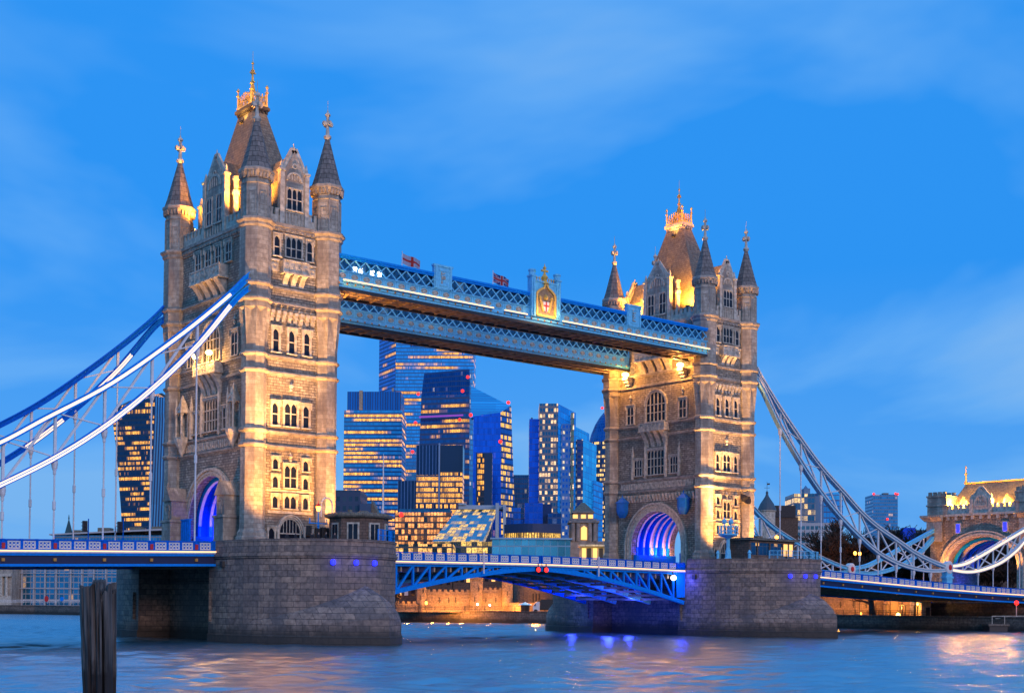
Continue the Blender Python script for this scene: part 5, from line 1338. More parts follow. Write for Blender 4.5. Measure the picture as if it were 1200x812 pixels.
# lanterns and bracket lamps on the towers
for sgn, lb in ((-1, 'blue boxed lantern on the far tower wall, left of the arch'), (1, 'blue boxed lantern on the far tower wall, right of the arch')):
    t = thing('wall_lantern', lb, 'lantern', (D - WX, -sgn * 7.1, 19.4), 0, 'lanterns above the far arch'); T_ = SOUTH
    k = MB(T_); k.lathe((0, -.95, 0), [(.5, -.5), (.85, 0), (1.05, .6), (1.05, 2.0)], 6); k.box(-.25, .25, -.3, -.005, .4, 1.8); k.build('case', 'lantern', t)
    k = MB(T_); k.lathe((0, -.95, 2.0), [(1.2, 0), (1.2, .15), (.3, .9), (.1, 1.0), (.1, 1.3), (.02, 1.5)], 6); k.build('cap', 'lantern', t)
for sgn, tw, lb in ((-1, 1, 'orange bracket lamp on the far tower under the end of the farther walkway'), (1, 1, 'orange bracket lamp on the far tower under the end of the nearer walkway'),
                    (-1, 0, 'orange bracket lamp on the near tower under the end of the farther walkway'), (1, 0, 'orange bracket lamp on the near tower under the end of the nearer walkway')):
    t = thing('bracket_lamp', lb, 'lamp', (D - WX if tw else WX, -sgn * 6.4, 43.3), 0, 'bracket lamps under the walkways')
    F_ = SOUTH if tw else NORTH
    k = MB(F_)
    for q in range(4): k.box(-.45 - .05 * q, .45 + .05 * q, -.35 - .3 * q, -.005, -2.2 + .5 * q, -1.72 + .5 * q)
    k.build('stone_bracket', 'trim', t); k = MB(F_); k.lathe((0, -1.1, -.15), [(.3, 0), (.62, .25), (.6, .55), (.3, .75)], 10); k.build('lamp', 'glow_amber', t)
    lamp('lamp_light', 'POINT', (-2.2 if tw else 2.2, 0, -.1), 2400, (1, .42, .08), t, .3)
for s, lb in ((-1.9, 'orange balcony lamp on the near tower, left of the pair'), (1.9, 'orange balcony lamp on the near tower, right of the pair')):
    t = thing('balcony_lamp', lb, 'lamp', (-WX - 1.5, -s, 34.7), 0, 'lamps on the near tower balcony')
    k = MB(SOUTH); k.lathe((0, 0, 0), [(.25, 0), (.1, .2), (.1, .7)], 6); k.build('post', 'black', t); k = MB(SOUTH); k.lathe((0, 0, .7), [(.2, 0), (.45, .25), (.42, .5), (.15, .7)], 8); k.build('lamp', 'glow_amber', t)
    lamp('lamp_light', 'POINT', (-.7, 0, .4), 900, (1, .5, .13), t, .2)
t = thing('wall_flag', 'small dark flag hanging from a window of the far tower', 'flag', (D + 2.4, -WY - .3, 22.3), 0)
MB().beam((0, 0, 0), (.8, -1.4, .6), .07).build('flagpole', 'black', t)
k = MB()
for i in range(8):
    for j in range(5):
        p = lambda a, b_: (.3 + .5 * a / 8 + .9 * a / 8, -.5 - .9 * a / 8 + .1 * math.sin(a + b_), .25 - 1.3 * b_ / 5 - .5 * a / 8 + .1 * math.sin(a * .9))
        o_ = len(k.v); k.v += [Vector(p(i, j)), Vector(p(i + 1, j)), Vector(p(i + 1, j + 1)), Vector(p(i, j + 1))]; k.f.append([o_, o_ + 1, o_ + 2, o_ + 3]); k.mi.append(0); k.uv.append(None)
k.build('flag_cloth', 'dark_coat', t)

# ---- floodlights: low on the piers (behind the parapets) and on the tower roofs
GOLD = (1.0, .42, .075); AMBER = (1.0, .36, .035)
def flood(label, loc, aim, power, col, angle=75, size=.35):
    t = thing('floodlight', label, 'floodlight', loc); d_ = (Vector(aim) - Vector(loc)).normalized(); q = d_.to_track_quat('-Z', 'Y').to_matrix().to_4x4()
    k = MB(q); k.box(-.3, .3, -.22, .22, -.05, .25); k.box(-.33, -.3, -.1, .1, -.5, .1); k.box(.3, .33, -.1, .1, -.5, .1); k.build('housing', 'black', t)
    lamp('beam', 'SPOT', tuple(d_ * .35), power, col, t, size, aim=tuple(d_ * 5), angle=angle, blend=.75)
for tx, nm in ((0, 'near'), (D, 'far')):
    fl = ((-7.4, -21.0), (8.2, -16.6)) if tx == 0 else ((-6.9, -15.9), (7.2, -16.4))
    pw = (36000, 28000) if tx == 0 else (22000, 24000)
    flood('floodlight on the %s pier aimed at the left half of the tower wall' % nm, (tx + fl[0][0], fl[0][1], 10.75), (tx - 1.0, -WY, 26), pw[0], GOLD, 74)
    flood('floodlight on the %s pier aimed at the right half of the tower wall' % nm, (tx + fl[1][0], fl[1][1], 10.75), (tx - .6, -WY, 26), pw[1], GOLD, 70)
    flood('long-throw floodlight on the %s pier aimed at the upper storeys' % nm, (tx + fl[0][0] + .9, fl[0][1] + .3, 10.75), (tx - 1.2, -WY, 41), 135000, (1, .49, .16), 40)
    for sy in (-1, 1):
        flood('roof floodlight of the %s tower beside the %s turret' % (nm, 'riverward' if sy < 0 else 'upstream'), (tx - 5.0, sy * 6.7, 53.4), (tx - 2.0, sy * 4.8, 61), 26000, AMBER, 140)
    flood('spire floodlight of the %s tower by its upstream turret' % nm, (tx - 3.7, 7.4, 53.6), (tx - 5.1, 10.58, 63.5), 9000, AMBER, 46)
    flood('roof floodlight of the %s tower behind its side gable' % nm, (tx + 2.9, -9.4, 52.2), (tx + 1.6, -6.5, 58), 1800, AMBER, 130)
    flood('crown floodlight of the %s tower' % nm, (tx - 1.9, -.5, 67.0), (tx, 0, 72), 700, (1, .5, .1), 110)
    for cx_, cy_ in ((-2.6, -2.4), (-2.4, 2.6), (1.5, -3.6)): lamp('crown_glow', 'POINT', (tx + cx_, cy_, 69.7), 220 if tx == 0 else 320, (1, .42, .08) if tx == 0 else (1, .30, .03), None, .2)
    # soft warm light on the face over the roadway
    flood('road floodlight washing the arch side of the %s tower' % nm, (tx - 17, -7, 10.3 if tx else 10.2), (tx - WX, 0, 30), 4500 if tx == 0 else 3000, (1, .5, .3) if tx == 0 else (1, .4, .16), 80, .8)
    # inside the arch
    for xx, pw, cc in ((-3.1, 420, (.01, .02, 1)), (-1.56, 420, (.01, .02, 1)), (0.0, 330, (1, .40, .05)), (1.56, 420, (.01, .02, 1)), (3.1, 330, (1, .40, .05))):
        lamp('arch_light', 'POINT', (tx + xx, 4.9, 13.2), pw, cc, None, .15); lamp('arch_light', 'POINT', (tx + xx, -4.9, 13.2), pw * .4, cc, None, .15)
# blue lamp in the far bascule chamber
t = thing('chamber_lamp', 'bright white-blue lamp at the root of the far opening leaf', 'lamp', (D - 13.6, -11.9, 8.3)); k = MB(); k.lathe((0, 0, 0), [(.15, -.4), (.4, -.2), (.4, .2), (.15, .4)], 10); k.build('lens', 'glow_white', t); k = MB(); k.beam((0, 0, .4), (0, .3, 1.0), .15); k.build('bracket', 'black', t)
lamp('lamp_light', 'POINT', (1.2, -.9, -.3), 500, (.03, .05, 1), t, .3)
for x, y, p_ in ((D - 14.5, -3, 900), (D - 18, 7, 1500), (D - 22, -6, 1500)): lamp('chamber_light', 'POINT', (x, y, 4.2), p_, (.03, .06, 1), None, .4)
lamp('chamber_light', 'POINT', (16, -5, 5.0), 700, (.03, .08, 1), None, .4)
# ================================================================== FOREGROUND MOORING POST
def wood_mat():
    m, n, p = new_mat('weathered_timber'); t = N(n, 'ShaderNodeTexCoord'); mp_ = N(n, 'ShaderNodeMapping'); mp_.inputs['Scale'].default_value = (16, 16, .9); n.links.new(t.outputs['Object'], mp_.inputs[0])
    a = N(n, 'ShaderNodeTexNoise'); a.inputs['Scale'].default_value = 1; a.inputs['Detail'].default_value = 6; n.links.new(mp_.outputs[0], a.inputs['Vector'])
    r = N(n, 'ShaderNodeValToRGB'); r.color_ramp.elements[0].position = .35; r.color_ramp.elements[0].color = (.012, .011, .011, 1); r.color_ramp.elements[1].position = .68; r.color_ramp.elements[1].color = (.15, .135, .12, 1)
    n.links.new(a.outputs['Fac'], r.inputs[0])
    sp = N(n, 'ShaderNodeSeparateXYZ'); n.links.new(t.outputs['Object'], sp.inputs[0]); b_ = N(n, 'ShaderNodeTexNoise'); b_.inputs['Scale'].default_value = 6; n.links.new(t.outputs['Object'], b_.inputs['Vector'])
    k = N(n, 'ShaderNodeMath', operation='MULTIPLY_ADD'); k.inputs[1].default_value = .5; n.links.new(b_.outputs['Fac'], k.inputs[0]); n.links.new(sp.outputs['Z'], k.inputs[2])
    mr = N(n, 'ShaderNodeMapRange'); mr.inputs['From Min'].default_value = 3.15; mr.inputs['From Max'].default_value = 3.35; n.links.new(k.outputs[0], mr.inputs['Value'])
    mx_ = N(n, 'ShaderNodeMixRGB'); mx_.inputs[1].default_value = (.018, .013, .011, 1); n.links.new(mr.outputs[0], mx_.inputs[0]); n.links.new(r.outputs[0], mx_.inputs[2]); n.links.new(mx_.outputs[0], p.inputs['Base Color'])
    p.inputs['Roughness'].default_value = .8; bp = N(n, 'ShaderNodeBump'); bp.inputs['Strength'].default_value = 1; bp.inputs['Distance'].default_value = .04; n.links.new(a.outputs['Fac'], bp.inputs['Height']); n.links.new(bp.outputs[0], p.inputs['Normal'])
    return m
M['timber'] = wood_mat()
pc = at(118, 700, 20.0)
rnd = random.Random(3); NA, NZ = 72, 60
grooves = [(rnd.uniform(0, 2 * PI), rnd.uniform(.03, .12), rnd.uniform(.03, .11), rnd.uniform(0, .5)) for _ in range(26)]
k = MB(); rings = []
zt0 = at(118, 681, 20).z
cells = [rnd.random() for _ in range(NA)]
tops = []
for i in range(NA):
    c = cells[i // 3 * 3]
    tops.append(zt0 + .05 - .16 * c - .03 * cells[i] - (.17 * (.6 + .4 * cells[i]) if 24 < i % 72 < 33 or 50 < i < 56 else 0) - (.09 if 60 < i < 66 else 0))
for j in range(NZ + 1):
    f_ = j / NZ; ring = []
    for i in range(NA):
        a = 2 * PI * i / NA; z = -4 + (tops[i] + 4) * f_ ** .55
        r = .235 + .035 * max(0, (z - 2.4)) / 2 + .010 * math.sin(3 * a + .5) + .006 * (cells[(i * 7) % NA] - .5) + .004 * math.sin(z * 9 + i)
        for ga, gw, gd, gz in grooves:
            da = abs((a - ga + .05 * math.sin(z * 2 + ga) + PI) % (2 * PI) - PI)
            if da < gw: r -= gd * (1 - da / gw) * (.35 + .65 * abs(math.sin(z * 1.1 + ga * 3 + gz)))
        ring.append((r * math.cos(a) - .03 * (z - 3), r * math.sin(a), z))
    rings.append(ring)
rings.append([(x * .75, y * .75, z - .03) for x, y, z in rings[-1]]); rings.append([(x * .35, y * .35, z - .16) for x, y, z in rings[-1]])
k.loft(rings, caps=(True, True)); po = k.build('mooring_post', 'timber'); po.location = (pc.x, pc.y, 0)
tag(po, 'weathered split timber mooring post standing in the river in front', 'mooring post')

# ================================================================== TOWER-OF-LONDON SHORE
FWH = Vector((FW.x, FW.y, 0)).normalized(); RTH = Vector((FWH.y, -FWH.x, 0)); YAW = math.atan2(RTH.y, RTH.x)
class Site:
    "a plot at depth d facing the river: local x to the right, y away, z up from the ground; uses photo columns to size itself"
    def __init__(s, name, label, cat, uc, d, group=None, z0=QZ, turn=0.0):
        p = at(uc, 700, d); s.d, s.uc, s.z0 = d, uc, z0
        s.t = thing(name, label, cat, (p.x, p.y, z0), YAW + turn, group); s.c = math.cos(turn)
    def x(s, u): return (u - s.uc) / FPX * s.d / s.c
    def z(s, v, u=None): return at(s.uc if u is None else u, v, s.d).z - s.z0
    def ring(s, pts, v=None, z=None):
        return [(s.x(u), y, (z if z is not None else s.z(v[i] if isinstance(v, (list, tuple)) else v, u))) for i, (u, y) in enumerate(pts)]
    def block(s, part, u0, u1, vt, mat, y0=0.0, y1=20.0, vb=None, parent=None, vt2=None):
        f_ = [(u0, y0), (u1, y0), (u1, y1), (u0, y1)]; tops = [vt, vt2 if vt2 is not None else vt, vt2 if vt2 is not None else vt, vt]
        k = MB(); k.loft([s.ring(f_, z=0) if vb is None else s.ring(f_, v=vb), s.ring(f_, v=tops)])
        return k.build(part, mat, parent or s.t)
M['castle'] = brick_mat('castle_ragstone', (.30, .22, .15), (.21, .155, .11), (.13, .10, .075), .9, .4, .03, tone=.4, stain=(.15, .11, .08), stain_scale=.2)
M['house'] = brick_mat('brown_brick', (.16, .10, .07), (.11, .07, .05), (.07, .05, .04), .6, .25, .03, tone=.3)
M['tile'] = plain('dark_roof_tile', (.05, .042, .04), .8, tone=.3)
def crenels(k, x0, x1, y, z, th=.6, w=.7, h=.6):
    n = max(2, round((x1 - x0) / (2 * w))); p = (x1 - x0) / n
    for i in range(n): k.box(x0 + p * (i + .2), x0 + p * (i + .75), y, y + th, z, z + h)
def curtain(label, u0, u1, vt, d, slits=(), vb=718, crenel=True, mat='castle', cat='castle wall', thick=2.5):
    s = Site('curtain_wall', label, cat, (u0 + u1) / 2, d, 'old fortress walls on the north bank'); k = MB(); z = s.z(vt)
    k.box(s.x(u0), s.x(u1), 0, thick, 0, z); k.box(s.x(u0), s.x(u1), -.12, -.003, z - .9, z - .65)
    if crenel: crenels(k, s.x(u0), s.x(u1), 0, z + .003)
    k.build('wall', mat, s.t); k = MB()
    for u, v in slits: k.box(s.x(u) - .12, s.x(u) + .12, -.08, -.004, s.z(v) - .7, s.z(v) + .7); k.box(s.x(u) - .3, s.x(u) + .3, -.081, -.005, s.z(v) - .2, s.z(v) - .05)
    if slits: k.build('arrow_slits', 'dark', s.t)
    return s
def round_tower(label, u0, u1, vt, d, slits=()):
    s = Site('round_tower', label, 'castle tower', (u0 + u1) / 2, d, 'round towers of the fortress'); r = s.x(u1); z = s.z(vt); k = MB()
    k.lathe((0, r * .4, 0), [(r * 1.06, 0), (r, 1.2), (r, z - .8), (r * 1.08, z - .7), (r * 1.08, z)], 20)
    for i in range(10):
        a = 2 * PI * i / 10; k.cbox((r * .95 * math.cos(a), r * .4 + r * .95 * math.sin(a), z + .32), (.55, .55, .6))
    k.build('wall', 'castle', s.t); k = MB()
    for x, v in slits: k.box(x * r - .13, x * r + .13, r * .4 - r - .08, r * .4 - r + .4, s.z(v) - .6, s.z(v) + .6)
    k.build('arrow_slits', 'dark', s.t); return s
curtain('orange-lit crenellated fortress wall between two round towers', 499, 552, 693, 352, ((515, 703), (526, 703), (534, 703)))
curtain('short orange-lit fortress wall right of the tallest round tower', 566, 589, 691, 352, ((569.5, 703), (581, 703)))
curtain('low dark river wall at the right end of the lit fortress', 596, 643, 706, 349, (), crenel=False)
curtain('low dark wall left of the lit fortress by the near pier', 463, 489, 707, 349, (), crenel=True)
round_tower('slim round fortress tower at the left end of the orange wall', 488, 500, 683, 351, ((-.2, 700), (.4, 692)))
round_tower('tallest round fortress tower with crenels in the middle of the lit wall', 551, 566, 676, 351, ((-.3, 702), (.35, 690)))
round_tower('pale round fortress tower right of the middle one', 588, 601, 677, 351, ((0, 695),))
s = Site('bastion', 'broad curved orange-lit bastion with a triple window', 'castle tower', 627, 356, 'old fortress walls on the north bank'); k = MB(); r = s.x(652); k.lathe((0, r * .9, 0), [(r, 0), (r, s.z(681)), (r * 1.03, s.z(680)), (r * 1.03, s.z(678))], 28); k.build('wall', 'castle', s.t)
k = MB()
for x in (-.5, .3, 1.1): k.box(x - .22, x + .22, -.75, 0.4, s.z(706), s.z(695))
k.build('window', 'dark', s.t)
for i, (u0, u1, vt, lb) in enumerate(((464, 488, 686, 'brown brick house with a pale window at the left of the fortress'), (502, 530, 674, 'brown brick house behind the left part of the fortress wall'), (531, 552, 671, 'narrow brown house behind the middle of the fortress wall'), (566, 590, 670, 'dark brown house behind the tallest round tower'), (601, 640, 672, 'dark brown house behind the curved bastion'))):
    s = Site('brick_house', lb, 'house', (u0 + u1) / 2, 372 if i else 358, 'houses behind the fortress wall'); k = MB(); k.box(s.x(u0), s.x(u1), 0, 9, 0, s.z(vt)); k.build('wall', 'house', s.t)
    k = MB(); zz = s.z(vt); k.loft([[(s.x(u0) - .3, -.3, zz + .003), (s.x(u1) + .3, -.3, zz + .003), (s.x(u1) + .3, 9.3, zz + .003), (s.x(u0) - .3, 9.3, zz + .003)], [(s.x(u0) + .5, 4.3, zz + 2.6), (s.x(u1) - .5, 4.3, zz + 2.6), (s.x(u1) - .5, 4.7, zz + 2.6), (s.x(u0) + .5, 4.7, zz + 2.6)]]); rf_ = k.build('roof', 'tile', s.t)
    k = MB(); k.box(s.x(u0) + 1, s.x(u0) + 1.8, 3.5, 4.5, zz + 1.2, zz + 4); k.build('chimney', 'house', rf_)
    n_ = 3
    for q in range(n_):
        xx = s.x(u0 + (u1 - u0) * (q + .5) / n_); k = MB(); k.box(xx - .5, xx + .5, -.08, -.003, zz - 2.6, zz - 1.0); k.box(xx - .04, xx + .04, -.12, -.081, zz - 2.6, zz - 1.0); k.build('window', 'lit_win' if (q + i) % 4 == 0 else 'white' if i == 0 and q == 1 else 'glass', s.t)
def oflood(u, v, d, pw, col=(1, .34, .045)):
    p = at(u, v, d); lamp('quay_flood', 'POINT', tuple(p), pw * 6.5, col, None, .3)
for u, pw in ((506, 260), (525, 560), (541, 420), (573, 520), (584, 420), (606, 240)): oflood(u, 714, 347.5, pw)
oflood(628, 692, 345, 700); oflood(477, 700, 347, 200)
def quay_lamp(label, u, v, d, mat='glow_amber', pw=60, col=(1, .5, .15), r=.22):
    p = at(u, v, d); t = thing('quay_lamp', label, 'street lamp', (p.x, p.y, QZ), 0, 'lamps along the north quay'); h = p.z - QZ
    MB().lathe((0, 0, 0), [(.1, 0), (.06, h)], 6).build('post', 'black', t); MB().lathe((0, 0, h), [(r * .6, 0), (r, r), (r * .8, 2 * r), (.05, 2.4 * r)], 8).build('lamp', mat, t)
    if pw: lamp('lamp_light', 'POINT', (0, -.6, h + .2), pw, col, t, .2)
quay_lamp('orange quay lamp before the slim round tower', 499.5, 708, 345, 'glow_orange', 90, (1, .4, .08), .35)
quay_lamp('small white quay lamp before the tallest round tower', 559.5, 709, 345, 'glow_white', 20); quay_lamp('small white quay lamp right of the tallest round tower', 574, 710, 345, 'glow_white', 20)
quay_lamp('brightest amber quay lamp beside the canopies near the shore tower', 1052.5, 724, 296, 'glow_amber', 900, (1, .6, .15), .5)
quay_lamp('small orange quay lamp at the foot of the bare tree', 1009, 720, 300, 'glow_orange', 60, (1, .4, .08)); quay_lamp('yellow lamp on the grey hut near the shore tower', 1088, 700, 297, 'glow_amber', 80)
quay_lamp('twin orange street lamp glowing among the dark trees', 1002, 650, 305, 'glow_orange', 160, (1, .36, .06), .35); quay_lamp('second orange street lamp glowing among the dark trees', 1007.5, 650.5, 305, 'glow_orange', 0, r=.35)
# railing along the quay
pts = [at(u, 719, 341) for u in (463, 650)]
railing('railing', 'dark iron railing on the quay in front of the fortress', [(p.x, p.y) for p in pts], 1.2, 'black', z=QZ + .5, posts=2.5)
pts = [at(u, 727, 293) for u in (975, 1085)]
railing('railing', 'dark iron railing on the quay near the shore tower', [(p.x, p.y) for p in pts], 1.2, 'black', z=QZ + .3, posts=2.5)
# van and kiosk
s = Site('lorry', 'dark box lorry with a white cab parked on the quay', 'lorry', 645, 340); k = MB(); k.box(-2.6, 3.9, 0, 2.4, .9, 3.5); k.build('box_body', 'navy_dark' if 'navy_dark' in M else 'dark', s.t)
k = MB(); k.plate([(-4.4, .6), (-2.7, .6), (-2.7, 2.9), (-3.6, 2.9), (-4.4, 1.7)], .1, 2.3); k.build('cab', 'white', s.t); k = MB(); k.plate([(-4.2, 1.8), (-3.7, 1.8), (-3.7, 2.6)], .06, .096); k.build('window', 'glass', s.t)
for x in (-3.7, .5, 2.6): k = MB(Matrix.Translation((x, .3, .5)) @ Matrix.Rotation(PI / 2, 4, 'X')); k.lathe((0, 0, 0), [(.5, -.3), (.5, .3)], 14); k.build('wheel', 'black', s.t)
for x in (2.9, 3.6): k = MB(); k.box(x, x + .25, -.05, -.003, 1.0, 1.2); k.build('tail_lamp', 'glow_white', s.t)
s = Site('kiosk', 'small dark kiosk with a bluish pointed roof on the quay', 'kiosk', 615.5, 342); k = MB(); k.box(-1.1, 1.1, 0, 2, 0, 2); k.build('body', 'dark', s.t); k = MB(); k.lathe((0, 1, 2), [(1.9, 0), (1.8, .2), (.3, .7), (.05, .9)], 8); k.build('roof', 'sky_blue', s.t)
# right-hand shore under the side span
curtain('rough stone wall lit orange under the side span by the far pier', 955, 1041, 695, 308, ((985, 708), (1000, 708), (1015, 708)))
s = Site('rendered_house', 'plain orange-lit rendered building behind the quay canopies', 'building', 1062, 304); k = MB(); k.box(s.x(1041), s.x(1082), 0, 7, 0, s.z(690)); k.build('wall', plain('pale_render', (.34, .25, .17), .8), s.t); k = MB(); k.box(s.x(1066), s.x(1071), -.5, -.003, 0, s.z(689)); k.build('pilaster', 'trim', s.t); k = MB(); k.box(s.x(1041) - .3, s.x(1082) + .3, -.4, 7.3, s.z(690) + .003, s.z(690) + .5); k.build('roof', 'tile', s.t)
s = Site('stone_hut', 'grey stone hut with a dark doorway beside the shore tower', 'hut', 1086, 296); k = MB(); k.box(s.x(1080), s.x(1091), 0, 4, 0, s.z(703)); k.build('wall', 'trim', s.t); k = MB(); k.box(-.2, .7, -.06, -.003, 0, 2.2); k.build('door', 'dark', s.t)
oflood(1052, 712, 299, 420); oflood(1020, 715, 303, 300); oflood(985, 714, 303, 220); oflood(1075, 708, 299, 260)
for uc, w_, h_, lb in ((1034, 3.2, 2.8, 'small glass canopy nearest the bare tree'), (1050, 2.9, 4.6, 'tall arched steel canopy in the middle of the quay'), (1068, 3.0, 2.6, 'small glass canopy nearest the stone hut')):
    s = Site('quay_canopy', lb, 'canopy', uc, 298, 'canopies on the quay'); k = MB()
    for sg in (-1, 1): k.beam((sg * w_ * .45, 0, 0), (sg * w_ * .45, 0, h_), .16); k.beam((sg * w_ * .45, 2.5, 0), (sg * w_ * .45, 2.5, h_), .16)
    k.build('posts', 'black', s.t); k = MB(); k.arch_ring(0, h_ - .5, w_ * .62, w_ * .65, -.6, 3, PI * .25, PI * .75, 10, sy=.6) if h_ > 3 else k.box(-w_ * .6, w_ * .6, -.5, 3, h_, h_ + .12); k.build('roof', 'slate', s.t)
# pontoon
s = Site('pontoon', 'dark floating pontoon with plank deck and blue canopy posts at the right edge', 'pontoon', 1186, 268, None, WATER_Z); k = MB(); k.box(-4.5, 9, 0, 4, -.6, 1.2); k.build('hull', 'black', s.t); k = MB(); k.box(-4.8, 9, -.3, 4.3, 1.203, 1.6); k.box(-1, 9, .5, 4, 1.6, 2.5); k.build('deck', 'quay', s.t)
k = MB()
for x in (-4, -1.5, 1.0, 3.5): k.beam((x, 0, 1.6), (x, 0, 3.2), .12)
k.beam((-4, 0, 3.2), (7, 0, 3.3), .14); k.beam((-3, 1, 2.7), (7, 1, 2.8), .1); k.build('handrail', 'trim', s.t)
k = MB(); k.box(2.0, 2.7, -.6, -.3, 1.7, 2.9); k.box(5.0, 6.5, -.2, .4, 1.7, 2.8); k.build('sign_board', 'white', s.t)
s = Site('signal_lamp', 'red warning lamp on a post above the pontoon', 'signal lamp', 1191, 272, None, WATER_Z); h = s.z(708); k = MB(); k.beam((0, 0, 1), (0, 0, h), .16); k.build('post', 'trim', s.t); k = MB(); k.lathe((0, -.1, h), [(.2, -.1), (.45, .2), (.4, .6), (.15, .8)], 10); k.build('lamp', 'glow_red', s.t); lamp('lamp_light', 'POINT', (0, -1, h), 60, (1, .05, .02), s.t, .2)

# ---- bare winter trees
M['bark'] = plain('winter_bark', (.045, .032, .024), .95, tone=.3); M['twig'] = plain('winter_twigs', (.06, .035, .022), .95, tone=.3)
def bare_tree(name, label, u, d, h, seed, z0=QZ, trunk_r=.4, spread=1.0, density=3, group='bare winter trees on the north bank'):
    r_ = random.Random(seed); p = at(u, 700, d); t = thing(name, label, 'tree', (p.x, p.y, z0), 0, group); tk = MB(); cr_ = MB()
    def grow(p0, dr, L, rad, lev):
        pts = [p0]; q = p0.copy(); dd = dr.copy(); n_ = 4
        for i in range(n_):
            dd = (dd + Vector((r_.uniform(-1, 1), r_.uniform(-1, 1), r_.uniform(-.3, .6))) * .16).normalized(); q = q + dd * L / n_; pts.append(q.copy())
        rr = [rad * (1 - .55 * i / n_) for i in range(n_ + 1)]
        rr = [max(q_, .075) for q_ in rr]; (tk if lev < 2 else cr_).tube([tuple(a) for a in pts], rr, 6 if lev < 2 else 3, 0, True)
        if lev >= 4: return
        nb = (density + 2 if lev else density + 3)
        for b_ in range(nb):
            f_ = .35 + .65 * (b_ + r_.random()) / nb; i = min(n_ - 1, int(f_ * n_)); o = pts[i].lerp(pts[i + 1], f_ * n_ - i)
            ax = Vector((r_.uniform(-1, 1), r_.uniform(-1, 1), r_.uniform(-.1, .5))).normalized(); nd = (dd * .75 + ax * spread).normalized()
            if nd.z < -.2: nd.z *= -.5
            grow(o, nd, L * r_.uniform(.48, .72), rr[i] * .52, lev + 1)
    grow(Vector((0, 0, -.2)), Vector((r_.uniform(-.08, .08), 0, 1)), h * .42, trunk_r, 0)
    tk.build('trunk', 'bark', t); cr_.build('crown', 'twig', t); return t
bare_tree('bare_tree', 'bare tree with a thick dark trunk standing under the side span', 1022, 294, 19, 5, trunk_r=.85)
for i, (u, d, h, lb) in enumerate(((968, 318, 17, 'bare dark tree closest to the far pier cabin'), (988, 322, 19, 'bare dark tree behind the street lamps on the shore'), (1014, 326, 20, 'tall bare tree in the middle of the dark row'), (1042, 322, 18, 'bare dark tree behind the low point of the chain'), (1066, 324, 17, 'bare dark tree left of the shore tower by its blue chain'), (1084, 328, 16, 'bare dark tree touching the shore tower turret'))):
    bare_tree('bare_tree', lb, u, d, h * 1.45, 20 + i, trunk_r=.5, density=5)
bare_tree('bare_tree', 'slim bare tree before the brown house by the near pier', 463.5, 346, 9, 11, trunk_r=.2)
bare_tree('bare_tree', 'small bare tree before the low pale building behind the opening span', 641, 372, 16, 12, trunk_r=.22)

# ================================================================== LEFT SHORE UNDER THE SIDE SPAN
WHITEF = (.45, .45, .46)
s = Site('riverside_offices', 'glass riverside offices with a pale grid frame under the left deck', 'office building', 74, 540); s.block('facade', 13, 138, 650, facade('grid_offices', (.05, .16, .30), 3.2, 3.0, .13, (1, .5, .15), 1.1, frame=(.36, .36, .38), fx=.14, fy=.18, band=.2, seed=2), 0, 25)
k = MB()
for u in (26, 40, 53, 66, 83, 96, 110, 124): k.box(s.x(u) - .3, s.x(u) + .3, -.8, -.003, 0, s.z(650))
for v in (672, 690): k.box(s.x(13), s.x(138), -1.2, -.81, s.z(v), s.z(v) + .35)
k.box(s.x(13), s.x(138), -.6, -.004, s.z(704), s.z(702)); k.build('frame', plain('pale_frame', WHITEF, .6), s.t)
s = Site('stone_offices', 'old grey stone riverside building with columns at the left edge', 'building', 0, 530); s.block('wall', -30, 13.5, 655, 'ashlar', 0, 25)
k = MB()
for u in (-10, -4, 2, 8): k.lathe((s.x(u), -.7, 0), [(.7, 4), (.6, 5), (.55, s.z(676)), (.8, s.z(675))], 10)
k.box(s.x(-30), s.x(14), -1.5, -.003, s.z(675), s.z(672)); k.box(s.x(-30), s.x(14), -1, -.004, 0, 4); k.build('colonnade', 'trim', s.t)
p0, p1 = at(-20, 716, 512), at(150, 716, 512)
railing('railing', 'pale railing along the distant left quay under the deck', [(p0.x, p0.y), (p1.x, p1.y)], 1.2, 'white', z=QZ + 1.2, posts=3)
for i, (u, m_, lb) in enumerate(((54.5, 'glow_red_dim', 'red oval board on the distant left quay'), (72.5, 'blue', 'blue round board on the distant left quay'))):
    s = Site('quay_board', lb, 'sign', u, 510); k = MB(); k.beam((0, .2, 0), (0, .2, 2.2), .1); k.build('post', 'black', s.t); k = MB(Matrix.Rotation(PI / 2, 4, 'X')); k.lathe((0, 2.9, 0), [(.95, -.08), (.95, .08)], 20, sx=.8, sy=1.25 if i == 0 else .9); k.build('board', 'red' if i == 0 else 'blue', s.t)
for i, u in enumerate((10, 22, 31, 40, 47, 62, 67, 80, 87, 93)):
    quay_lamp('small amber lamp on the distant left quay, number %s from the left edge' % ('one two three four five six seven eight nine ten'.split()[i]), u, 712 + (i % 3), 512, 'glow_amber', 0, r=.3)
p = at(50, 712, 506); lamp('quay_flood', 'POINT', tuple(p), 700, (1, .55, .2), None, .5)
s = Site('low_modern_building', 'low modern building with a flat white roof seen over the left parapet', 'building', 128, 640); s.block('facade', 62, 192, 627, facade('low_modern', (.06, .16, .3), 2.4, 3.2, .12, (1, .6, .25), .8, frame=(.25, .27, .3), seed=5), 0, 30); k = MB(); k.loft([s.ring([(58, -2), (196, -2), (196, 32), (58, 32)], v=[627, 621, 621, 627]), s.ring([(58, -2), (196, -2), (196, 32), (58, 32)], v=[625.5, 619, 619, 625.5])]); k.build('roof', plain('pale_roof', (.5, .5, .5), .7), s.t)
k = MB()
for u, v in ((82, 620), (112, 617), (150, 616), (176, 615)): k.box(s.x(u) - 2, s.x(u) + 4, 8, 14, s.z(626), s.z(v))
